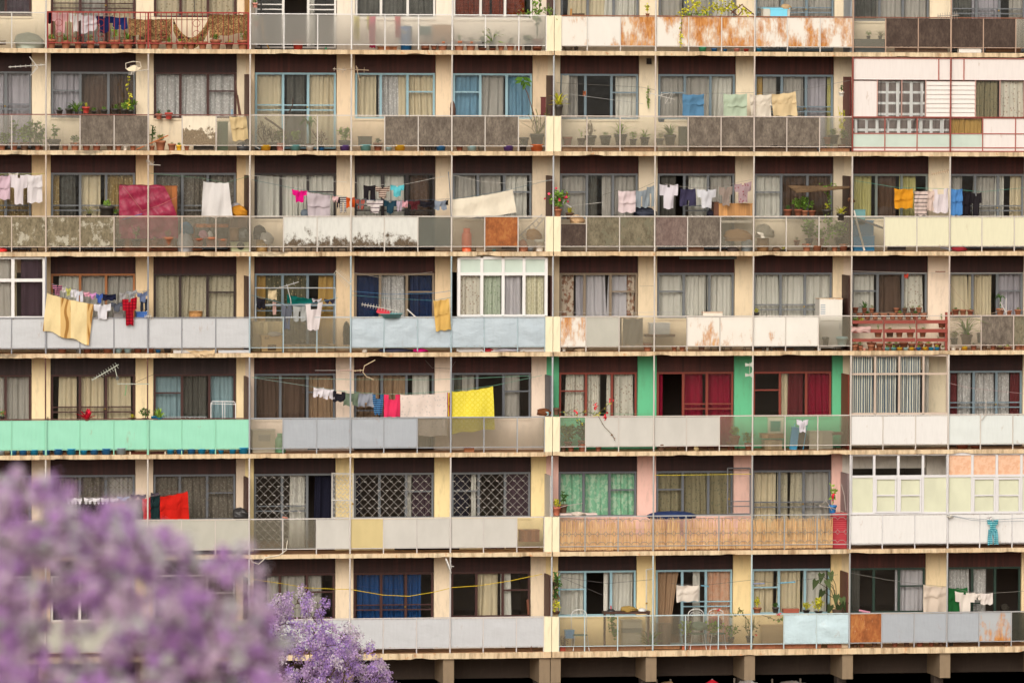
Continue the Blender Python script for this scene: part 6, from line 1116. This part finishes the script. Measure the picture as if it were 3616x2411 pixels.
stick('cable', [(1725, 745), (1745, 790), (1790, 805), (1840, 760), (1930, 745), (1980, 710), (1990, 640)], .012, (240, 232, 214), 'white looping cable on the railing', -.02); line([(1955, 480), (1990, 488)], (226, 150, 130), .0, 0, 'knotted pink cord on railing', .02)
tile('E2')
b = MB(); o = empty('lattice_gate', P(20, 490, .75)); W = .34; h_ = P(20, 175, .75).z-o.location.z
for a_ in ((-W, -W+.04, 0, h_), (W-.04, W, 0, h_), (-W+.04, W-.04, h_-.04, h_), (-W+.04, W-.04, 0, .04), (-W+.04, W-.04, .5, .54)): b.box(a_[0], a_[1], -.015, .015, a_[2], a_[3])
lattice(b, -W+.05, W-.05, .06, h_-.06, 0, .13); b.build('leaf', plain((200, 196, 190), .5), o); MB().lathe([(.001, 0), (.03, .01), (.03, .05), (.001, .06)], 8).build('knob', plain((200, 160, 80), .3, .8), o, (W-.02, -.06, .4)); o.rotation_euler.z = -.5; reg(o, 'opened lattice security gate', 'gate')
crate('wooden_crate', 1250, 1382, 570, 650, WOOD((206, 130, 84)), 'reddish wooden crate behind glass', .4, .35); plank(385, 828, 690, 706, (60, 50, 48), 'black bench below the panels', .5, .2); plank(1000, 1140, 686, 700, (130, 76, 52), 'brown plank below the panels', .4); plank(1150, 1385, 684, 696, (160, 100, 64), 'red brown plank below the panels', .45)
row(6, 2)
pot(1500, 60, 'h', 'bush', 70, .18, 468, hr=1, col='y'); pot(1545, 66, 'n', 'broad', 110, .4, 450, hr=.9, col='d'); stick('dead_branch', [(1500, 420), (1570, 400), (1680, 385)], .008, (206, 196, 190), 'pale bare branch', .2); blob('cushion', 1600, 1692, 442, 468, (226, 210, 196), 'pale crumpled cushion on ledge', .3, rough=.2); plank(1480, 1780, 456, 466, (232, 206, 200), 'pink ledge board', .25, .3, m=plain((236, 214, 206))); line([(2175, 190), (2352, 191)], (236, 214, 70), .08, 0, None, .008)
tile('E3'); line([(-25, 188), (490, 180)], (236, 214, 70), .08, 0, None, .008)
tile('E2'); blob('dinghy', 2118, 2470, 440, 490, (34, 50, 88), 'navy blue inflated dinghy', .5, shiny=1, rough=.02)
tile('E3')
o = empty('open_door', P(405, 455, 1.0)); fcx = paint((132, 132, 136), .3); q = [(P(x, y, 1.0)-o.location) for x, y in ((328, 140), (482, 140), (482, 452), (328, 452))]
b = MB(); 
for i in range(4): a_, e_ = q[i], q[(i+1) % 4]; b.tube([a_, e_], .022, 4)
for y in (366, 400): b.tube([P(328, y, 1.0)-o.location, P(482, y, 1.0)-o.location], .014, 4)
b.build('frame', fcx, o); MB().box(q[0].x, q[1].x, -.003, .003, q[2].z, q[0].z).build('pane', pane_mat(), o); MB().lathe([(.001, 0), (.03, .01), (.03, .05), (.001, .06)], 8).build('knob', plain((196, 160, 80), .3, .8), o, (q[0].x+.03, -.06, .42)); reg(o, 'grey framed glass door standing open', 'door')
crate('table', 1046, 1140, 448, 690, fabric((186, 56, 70), 'h', (206, 90, 96), .82, .1), 'small table under red striped cloth', .3, .35, floor=True, cat='table', lid=fabric((226, 110, 110), 'h', (236, 160, 150), .82, .1)); pot(1044, 62, 'b', 'broad', 170, .4, 446, hr=.9, col='l', pw=.9); stick('dead_branch', [(1040, 430), (1000, 360), (955, 400)], .008, (220, 206, 190), 'pale drooping branch', .3); stick('dead_branch', [(1135, 430), (1125, 330), (1105, 250)], .008, (200, 190, 180), 'pale upright branch', .3); stick('dead_branch', [(1120, 440), (1040, 410), (960, 400)], .008, (220, 206, 190), 'pale long branch', .28); vine([(1050, 380), (1055, 330), (1040, 320)], 'orange withered leaves on pot', 8, .3, 'r', .1, .04)
row(6, 3)
cloth(2104, 2176, 490, 570, (40, 150, 170), 'teal striped child suit', 's', -.1, 'h', (150, 220, 226)); cloth(2108, 2170, 556, 662, (44, 130, 160), 'teal striped leggings', 'p', -.1, 'h', (150, 220, 226), xb0=2104, xb1=2180); cloth(2100, 2136, 468, 492, (240, 236, 236), 'pair of white socks', 'b', -.12, cat='socks', name='socks'); line([(1830, 458), (1950, 480), (2130, 492), (2352, 480)], (110, 130, 150), -.1); line([(1830, 462), (2000, 495), (2170, 505), (2352, 500)], (110, 130, 150), -.14); blob('knotted_rag', 1826, 1866, 455, 475, (232, 226, 214), 'knotted white rag at line end', -.05, cat='rag', rough=.2)
# ---- lowest storey
row(7, 1); tile('F1'); line([(1740, 260), (1980, 295), (2120, 320), (2352, 330)], (226, 196, 50), .15, 0, None, .008)
tile('F2'); line([(-20, 328), (68, 330), (300, 370), (480, 378), (650, 350), (780, 318), (960, 306), (1180, 272), (1400, 225)], (232, 200, 50), .15, 0, None, .009)
antenna(745, 170, 790, 172, 2, 30, [(765, 110), (765, 240)], -.06, (226, 224, 220), 'small white round antenna'); o = REG[-1][0]; b = MB(); b.lathe([(.001, 0), (.11, .0), (.12, .03), (.001, .04)], 16); q = b.build('dish', plain((232, 230, 226)), o, P(748, 170, -.08)-o.location); q.rotation_euler = (0, math.radians(70), 0); q.scale = (2, 1, 1)
plank(1145, 1370, 724, 736, (60, 54, 52), 'dark rod bundle below panels', .4, name='rod_bundle'); stick('ridge_board', [(1300, 400), (1308, 505)], .04, (120, 70, 50), 'reddish board leaning at window', 1.1, cat='board'); stick('hook', [(1325, 722), (1328, 762)], .01, (120, 74, 60), 'thin rusty hook', .05); line([(970, 735), (1065, 736)], (110, 90, 70), .3, 0, 'loose dark wire on floor')
row(7, 2)
pot(1497, 60, 'n', 'broad', 290, .16, 504, hr=.4, col='m', pw=.55); vine([(1480, 480), (1500, 410), (1520, 460)], 'yellow leaves at foot of dark plant', 50, .12, 'y', .08, .07); vine([(1485, 380), (1510, 280), (1490, 215)], 'dark leafy climber on the pipe', 50, .14, 'd', .12, .12)
def iron_chair(x, y0, tw=110, d=.5):                        # scrolled wrought iron chair
    c = P(x, 650, d); z = zf(7); o = empty('iron_chair', (c.x, d, z)); m = plain((232, 230, 226), .4); W = tw/TILE[2]/126/2; ht = P(x, y0, d).z-z; b = MB()
    b.tube([(-W, .0, .45), (-W, 0, ht-.16)]+[(math.cos(math.pi-t*math.pi/10)*W, 0, ht-.16+math.sin(t*math.pi/10)*.16) for t in range(11)]+[(W, 0, .45)], .013, 5)
    for sx in (-1, 1): b.tube([(sx*W*.45+math.cos(t*.7)*W*.33*(1-t*.07), 0, ht-.16+math.sin(t*.7)*W*.33*(1-t*.07)) for t in range(11)], .008, 4)
    b.build('backrest', m, o); MB().lathe([(.001, .43), (W*.95, .43), (W*.95, .46), (.001, .46)], 16).build('seat', plain((120, 150, 130)), o, (0, -W*.8, 0))
    for sx in (-1, 1):
        for yy in (0, -W*1.6): MB().tube([(sx*W*.8, yy, .44), (sx*W*1.05, yy-.02, 0)], .012, 5).build('leg', m, o)
    reg(o, 'white scrolled iron chair', 'chair', 'iron chairs on the lowest balcony', 'on', c.x)
iron_chair(1655, 470)
crate('folding_chair', 1562, 1622, 612, 670, plastic((90, 150, 200)), 'blue plastic seat behind glass', .3, .2, cat='chair', lid=plastic((110, 170, 214)))
o = REG[-1][0]
for dx in (-.12, .12):
    for yy in (.02, .18): MB().tube([(dx, yy, 0), (dx*1.1, yy, -.35)], .012, 4).build('leg', plain((90, 100, 110)), o)
pots('1545 36 n dead 90 p', d=.35); crate('table', 1828, 2148, 486, 500, WOOD((90, 60, 48)), 'dark narrow table by the railing', .25, .3, cat='table'); o = REG[-1][0]
for dx in (-.58, .58): MB().box(dx*1.1-.03, dx*1.1+.03, .05, .1, -.95, 0).build('leg', WOOD((90, 60, 48)), o)
blob('kettle', 1850, 1905, 466, 490, (44, 42, 44), 'black kettle', .35, shiny=1, rough=.03); blob('cooking_pot', 2064, 2118, 460, 486, (196, 196, 194), 'shiny metal cooking pot', .35, shiny=1, rough=.01, cat='pot'); blob('food_tray', 1945, 2050, 446, 482, (176, 146, 84), 'tray of drying herbs', .4, cat='tray', rough=.25); stick('red_bottle', [(1876, 444), (1878, 470)], .02, (214, 60, 66), 'small red bottle', .35, cat='bottle')
crate('cabinet', 1955, 2090, 545, 700, plain((214, 206, 184)), 'white kitchen cabinet behind glass', .85, .35, floor=True); crate('shelf', 1950, 2092, 600, 630, plain((150, 150, 140)), 'grey drawer front', .83, .02, cat='drawer', lid=plain((150, 150, 140)))
vine([(1890, 505), (1880, 560), (1900, 620), (1900, 660)], 'hanging ferny green plant', 110, .4, 'g', .1, .11); pots('2150 36 k spiky 120 g', d=.4)
o = empty('open_door', P(2147, 505, .8)); b = MB(); q = [(P(x, y, .8)-o.location) for x, y in ((2122, 195), (2172, 188), (2172, 700), (2122, 700))]
for i in range(4): b.tube([q[i], q[(i+1) % 4]], .02, 4)
b.build('frame', paint((232, 226, 214), .3), o); MB().box(q[0].x, q[1].x, -.003, .003, q[2].z, q[0].z).build('pane', pane_mat(), o); MB().lathe([(.001, 0), (.03, .01), (.03, .05), (.001, .06)], 8).build('knob', plain((190, 150, 80), .3, .8), o, (q[0].x, -.06, .3)); reg(o, 'narrow cream door standing open', 'door')
line([(1530, 245), (1850, 290), (2170, 262)], (110, 104, 104), .3); line([(1540, 250), (1830, 375)], (110, 104, 104), .6); plank(1530, 2110, 722, 748, (196, 146, 110), 'pinkish plank below glass', .25); plank(2115, 2352, 716, 742, (206, 150, 104), 'pinkish plank below glass', .2); crate('brick', 1526, 1562, 722, 750, plain((170, 70, 48)), 'dark red brick', .18, .1, floor=True)
crate('cabinet', 2210, 2290, 570, 720, WOOD((120, 100, 84)), 'dark wooden chest behind glass', .9, .3, floor=True)
tile('F3'); cloth(-22, 130, 296, 412, (240, 230, 218), 'white hand towel', 't', .25, ybr=406); iron_chair(110, 460, 110); iron_chair(245, 460, 110)
line([(-60, 286), (150, 300), (490, 262)], (120, 114, 110), .25); line([(495, 262), (660, 285), (900, 255), (1080, 225)], (120, 114, 110), .25)
blob('cushion', 75, 185, 545, 600, (150, 176, 156), 'pale green cushion on iron chair', .4); blob('cushion', 205, 290, 515, 560, (196, 130, 120), 'pinkish cushion on iron chair', .4, seed=3)
pots('45 64 k bush 120 l;235 66 k bush 130 l;480 60 k dead 140 o;350 50 k sparse 100 g', d=.3, y=690); vine([(340, 500), (400, 500), (410, 460), (470, 540)], 'arching leafy branch over railing', 36, .1, 'o', .09, .1); vine([(250, 465), (268, 462)], 'red flower above chair', 6, .15, 'r', .06, .02); vine([(660, 492), (680, 492)], 'red flower on the railing', 6, .0, 'r', .07, .02); vine([(515, 632), (526, 634)], 'tiny red flower behind glass', 4, .05, 'r', .05, .02); vine([(560, 500), (670, 540), (700, 520)], 'dangling leaves behind glass', 14, .1, 'g', .09, .06)
pot(530, 62, 't', 'broad', 84, .2, 487, hr=.6, col='y'); pot(655, 50, 'k', 'bush', 42, .5, 487, col='d'); crate('planter_box', 710, 815, 460, 487, plain((170, 90, 70)), 'terracotta planter box', .6, .2, cat='planter', lid=plain((180, 100, 76))); pot(865, 56, 'k', 'bush', 60, .3, 487, col='y', hr=.4); pot(948, 66, 'k', 'bush', 105, .2, 487, col='y', hr=.2, pw=1.1)
o = empty('elephant_ear_plant', P(1080, 487, .45)); b = MB(); b2 = MB()
for x, y, t in ((930, 270, -1.9), (968, 225, -1.7), (1030, 215, -1.4), (1008, 270, -1.2), (975, 340, -2.0), (1070, 370, -1.7), (1110, 390, -1.4), (1030, 440, -1.9), (1130, 420, -1.5), (1090, 440, -1.6)):
    p = P(x, y, .4)-o.location; base = Vector((.0, 0, .0)); b.tube([base, Vector((p.x*.3, -.02, p.z*.7)), p], .01, 4); L = .3
    vs = [p+Vector((math.cos(t)*a_*L-math.sin(t)*c_*L, -.04*abs(c_), math.sin(t)*a_*L+math.cos(t)*c_*L)) for a_, c_ in ((-.05, 0), (-.25, .22), (0, .34), (.4, .22), (.95, 0), (.4, -.22), (0, -.34), (-.25, -.22))]; b2.add(vs, [(0, 1, 2, 3, 4), (0, 4, 5, 6, 7)])
b.build('stem', plain((90, 76, 50)), o); b2.build('foliage', leaf((66, 78, 50)), o); MB().lathe([(.001, 0), (.14, 0), (.17, .2), (.001, .18)], 12).build('pot', clay((90, 70, 56)), o, (0, 0, -.1)); reg(o, 'tall dark heart leaved plant', 'potted plant')
crate('wall_plinth', 560, 960, 570, 690, plain((206, 176, 130)), 'low cream cabinet behind glass', 1.0, .15, cat='cabinet', floor=True); plank(60, 480, 702, 732, (206, 130, 96), 'terracotta plank below the glass', .22); plank(505, 965, 700, 728, (196, 126, 92), 'terracotta plank below the glass', .22); crate('brick', 18, 44, 702, 734, plain((206, 110, 70)), 'orange brick', .15, .1, floor=True); plank(1010, 1110, 702, 726, (190, 120, 90), 'terracotta plank below the glass', .22); crate('box', 1108, 1150, 700, 728, plain((214, 190, 160)), 'small pale box', .2, .15, floor=True)
stick('peg_row', [(500, 288), (580, 286)], .02, (150, 160, 190), 'row of blue and lilac pegs', .25, cat='clothes pegs'); stick('peg_row', [(685, 283), (790, 276)], .02, (120, 180, 206), 'row of light blue pegs', .25, cat='clothes pegs'); stick('peg_row', [(145, 300), (200, 306)], .016, (120, 180, 206), 'short row of blue pegs', .25, cat='clothes pegs')
row(7, 3)
cloth(1664, 1824, 294, 482, (228, 212, 196), 'beige bath towel', 't', .2, yr=308); cloth(1836, 1966, 314, 486, (44, 110, 60), 'green towel', 't', .35); cloth(1880, 2016, 338, 494, (242, 232, 222), 'white long sleeved shirt', 's', .15, yr=348); cloth(2014, 2052, 352, 396, (240, 230, 220), 'small white cloth', 'k', .15); cloth(2056, 2138, 350, 430, (240, 230, 224), 'white pillowcase', 't', .15); line([(1170, 215), (1420, 262), (1670, 294), (1830, 310), (2000, 348), (2140, 352), (2352, 338)], (150, 146, 140), .2); line([(1225, 470), (1300, 485)], (220, 150, 170), .1, 0, 'pink cloth edge on railing', .03)
pots('1200 40 n;1245 44 T bush 16 m;1330 44 n;1470 50 T bush 22 o;1550 40 n;1640 56 T bush 26 m;1720 40 T;1785 44 n;1855 36 k;2235 50 n', d=.3)
blob('dark_pot', 2190, 2250, 425, 475, (60, 56, 50), 'dark kettle inside doorway', 1.6, cat='kettle')
# ---- under the block
row(7, 2); tile('F3')
def tarp_canopy(x0, x1, y0, d, c, desc, dep=2.2, c2=None):
    a_, e_ = P(x0, y0, d), P(x1, y0, d); W = (e_.x-a_.x)/2; o = empty('market_canopy', ((a_.x+e_.x)/2, d, 0)); b = MB(); h = a_.z
    b.grid(lambda u, v: ((u-.5)*2*W, dep*v, h-.2+.12*math.sin(u*math.pi)-.25*abs(v-.5)+.03*math.sin(u*19+v*7)), 14, 8); b.build('canopy', tin(c, .9), o, smooth=True)
    for sx in (-1, 1):
        for yy in (.05, dep-.05): MB().tube([(sx*W*.95, yy, 0), (sx*W*.95, yy, h-.1)], .03, 6).build('pole', plain((110, 100, 90)), o)
    reg(o, desc, 'market stall', None, 'on the ground under', o.location.x)
tarp_canopy(476, 600, 958, -1.5, (196, 202, 206), 'silver plastic canopy at the first gap'); tarp_canopy(735, 940, 962, -1., (150, 156, 160), 'grey plastic canopy at the second gap'); tarp_canopy(-60, 40, 966, -1.2, (160, 130, 90), 'brown patched canopy edge')
p = P(222, 938, -2); o = empty('parasol', (p.x, -2, 0)); MB().tube([(0, 0, 0), (0, 0, p.z)], .025, 6).build('pole', plain((150, 150, 150)), o); MB().lathe([(.001, 0), (1.2, -.75), (1.2, -.8)], 8).build('canopy', fabric((206, 40, 56)), o, (0, 0, p.z)); reg(o, 'pointed red parasol', 'parasol', None, 'on the ground under')
# ------------------------------------------------------------------ jacarandas
BARK = plain((92, 74, 60), .9)
def blossom_mat(c, k=1.):
    t = NT('blossom'); g_ = t.n('ShaderNodeNewGeometry'); a = A(c, 1.45*k)
    col = t.ramp(g_.outputs['Random Per Island'], [(0, tuple(x*.62 for x in a)), (.6, a), (1, tuple(min(.9, x*1.35+.04) for x in a))])
    d = t.n('ShaderNodeBsdfDiffuse'); t.l(col, d.inputs[0]); tl = t.n('ShaderNodeBsdfTranslucent'); t.l(col, tl.inputs[0]); m = t.n('ShaderNodeMixShader'); m.inputs[0].default_value = .55
    t.l(d.outputs[0], m.inputs[1]); t.l(tl.outputs[0], m.inputs[2]); t.l(m.outputs[0], t.out.inputs[0]); return t.m
def crooked(b, p0, p1, r0, r1, rr, n=5, wob=.1):
    L = (p1-p0).length; pts = [p0.lerp(p1, i/n)+(rv(rr)*wob*L if 0 < i < n else Vector()) for i in range(n+1)]; b.tube(pts, r0, 6, r1); return pts
def jacaranda(dist, clumps, trunk_at, label, fl, ls, spread, per, r_tr, seed, leaves=0, twig=.012, fork=None, brk=.25, cm=None, depth=1.):
    rr = random.Random(seed); base = at_dist(*trunk_at, dist); gz = Vector((base.x, base.y, 0)); root = empty('jacaranda_tree', gz); tb, cb, lb = MB(), MB(), MB()
    hub = base-gz; crooked(tb, Vector((0, 0, 0)), hub, r_tr, r_tr*.6, rr, 7, .012)
    P_ = [(at_dist(px, py, dist+rr.uniform(-1, 1)*depth)-gz, n, s_) for px, py, n, s_ in clumps]; nodes_ = []; st = max(1, len(P_)//13)
    for k, (c, n, s_) in enumerate(P_):                    # a dozen limbs, every other spray forks off the nearest one
        if k % st == 0:
            m_ = hub.lerp(c, .5)+Vector((rr.uniform(-.1, .1), 0, -.05))*(c-hub).length; p1 = crooked(tb, hub, m_, r_tr*brk*1.5, r_tr*brk, rr, 5, .05); p2 = crooked(tb, m_, c, r_tr*brk, twig, rr, 5, .06); nodes_ += p1[3:]+p2
    for k, (c, n, sc_k) in enumerate(P_):
        s0 = min(nodes_, key=lambda q: (q-c).length+.6*max(0, q.z-c.z)); pts = crooked(tb, s0, c, twig*1.6, twig, rr, 4, .08) if (s0-c).length > 1e-4 else [c]*5
        nodes_ += pts[2:4]
        for q in range(n):
            d_ = rv(rr); p = c+Vector((d_.x, d_.y, d_.z*.9))*spread*sc_k*rr.random()**.45; crooked(tb, pts[rr.randint(2, 4)], p, twig, twig*.4, rr, 3, .08)
            cb.cur = rr.choice((0, 0, 1, 1, 2))
            for f in range(int(per*rr.uniform(.6, 1.4))):
                z_ = rv(rr)*fl*rr.random()**.5; z_.z *= 1.25; cb.leafq(p+z_, (rv(rr)-Vector((0, 0, .5))).normalized(), rv(rr), ls*rr.uniform(.7, 1.3), ls*.62)
        for q in range(int(leaves*n)):
            p = c+rv(rr)*spread*sc_k
            for f in range(10): lb.leafq(p+rv(rr)*.06*spread/.3, rv(rr), rv(rr), ls*1.2, ls*.4)
    tb.build('trunk', BARK, root); cb.build('crown', cm, root)
    if lb.v: lb.build('leaves', leaf((120, 140, 70)), root)
    root['label'] = label; root['category'] = 'tree'; root['group'] = 'jacaranda trees'; return root
# sharp tree close to the block
rr0 = random.Random(11); CL = []
def inside(x, y, poly):
    r_ = False; j = len(poly)-1
    for i in range(len(poly)):
        (xi, yi), (xj, yj) = poly[i], poly[j]
        if (yi > y) != (yj > y) and x < (xj-xi)*(y-yi)/(yj-yi)+xi: r_ = not r_
        j = i
    return r_
poly = [(608, 1405), (640, 1372), (690, 1352), (735, 1370), (742, 1400), (720, 1425), (760, 1425), (800, 1440), (848, 1475), (862, 1500), (898, 1525), (915, 1560), (925, 1640), (560, 1660), (540, 1480)]
while len(CL) < 190:
    x, y = rr0.uniform(540, 925), rr0.uniform(1350, 1655)
    if inside(x, y, poly) and inside(x+8, y-8, poly): CL.append((x, y, 3, 1.))
CL += [(695, 1362, 2, .5), (655, 1385, 2, .6), (730, 1382, 2, .6), (900, 1550, 2, .6), (845, 1490, 2, .6), (630, 1400, 2, .6)]
jacaranda(152, CL, (690, 1790), 'in focus purple jacaranda growing close to the block', .15, .07, .36, 56, .22, 3, .12, .007, brk=.16, cm=[blossom_mat((190, 166, 246)), blossom_mat((172, 146, 242)), blossom_mat((212, 192, 248))], depth=1.3)
# big blurred tree near the camera
rr0 = random.Random(5); CL = []
poly2 = [(-60, 1090), (60, 1085), (120, 1105), (150, 1135), (205, 1165), (325, 1165), (345, 1215), (420, 1235), (455, 1265), (560, 1270), (590, 1300), (545, 1330), (580, 1360), (640, 1420), (668, 1490), (650, 1560), (640, 1700), (-60, 1700)]
holes = [((425, 1300), 52, 34), ((215, 1480), 40, 40), ((120, 1470), 40, 40), ((500, 1345), 40, 30), ((420, 1215), 20, 10)]
while len(CL) < 640:
    x, y = rr0.uniform(-60, 660), rr0.uniform(1085, 1690)
    if inside(x, y, poly2) and not any(((x-c[0])/a)**2+((y-c[1])/b_)**2 < 1 for c, a, b_ in holes): CL.append((x, y, 2, rr0.uniform(.5, 1.1)))
jacaranda(24, CL, (180, 1900), 'large blurred purple jacaranda nearest to the viewer', .027, .026, .07, 36, .1, 8, .09, .0025, brk=.06, cm=[blossom_mat((216, 180, 252)), blossom_mat((188, 148, 246)), blossom_mat((242, 218, 252))], depth=.9)
finish_labels()
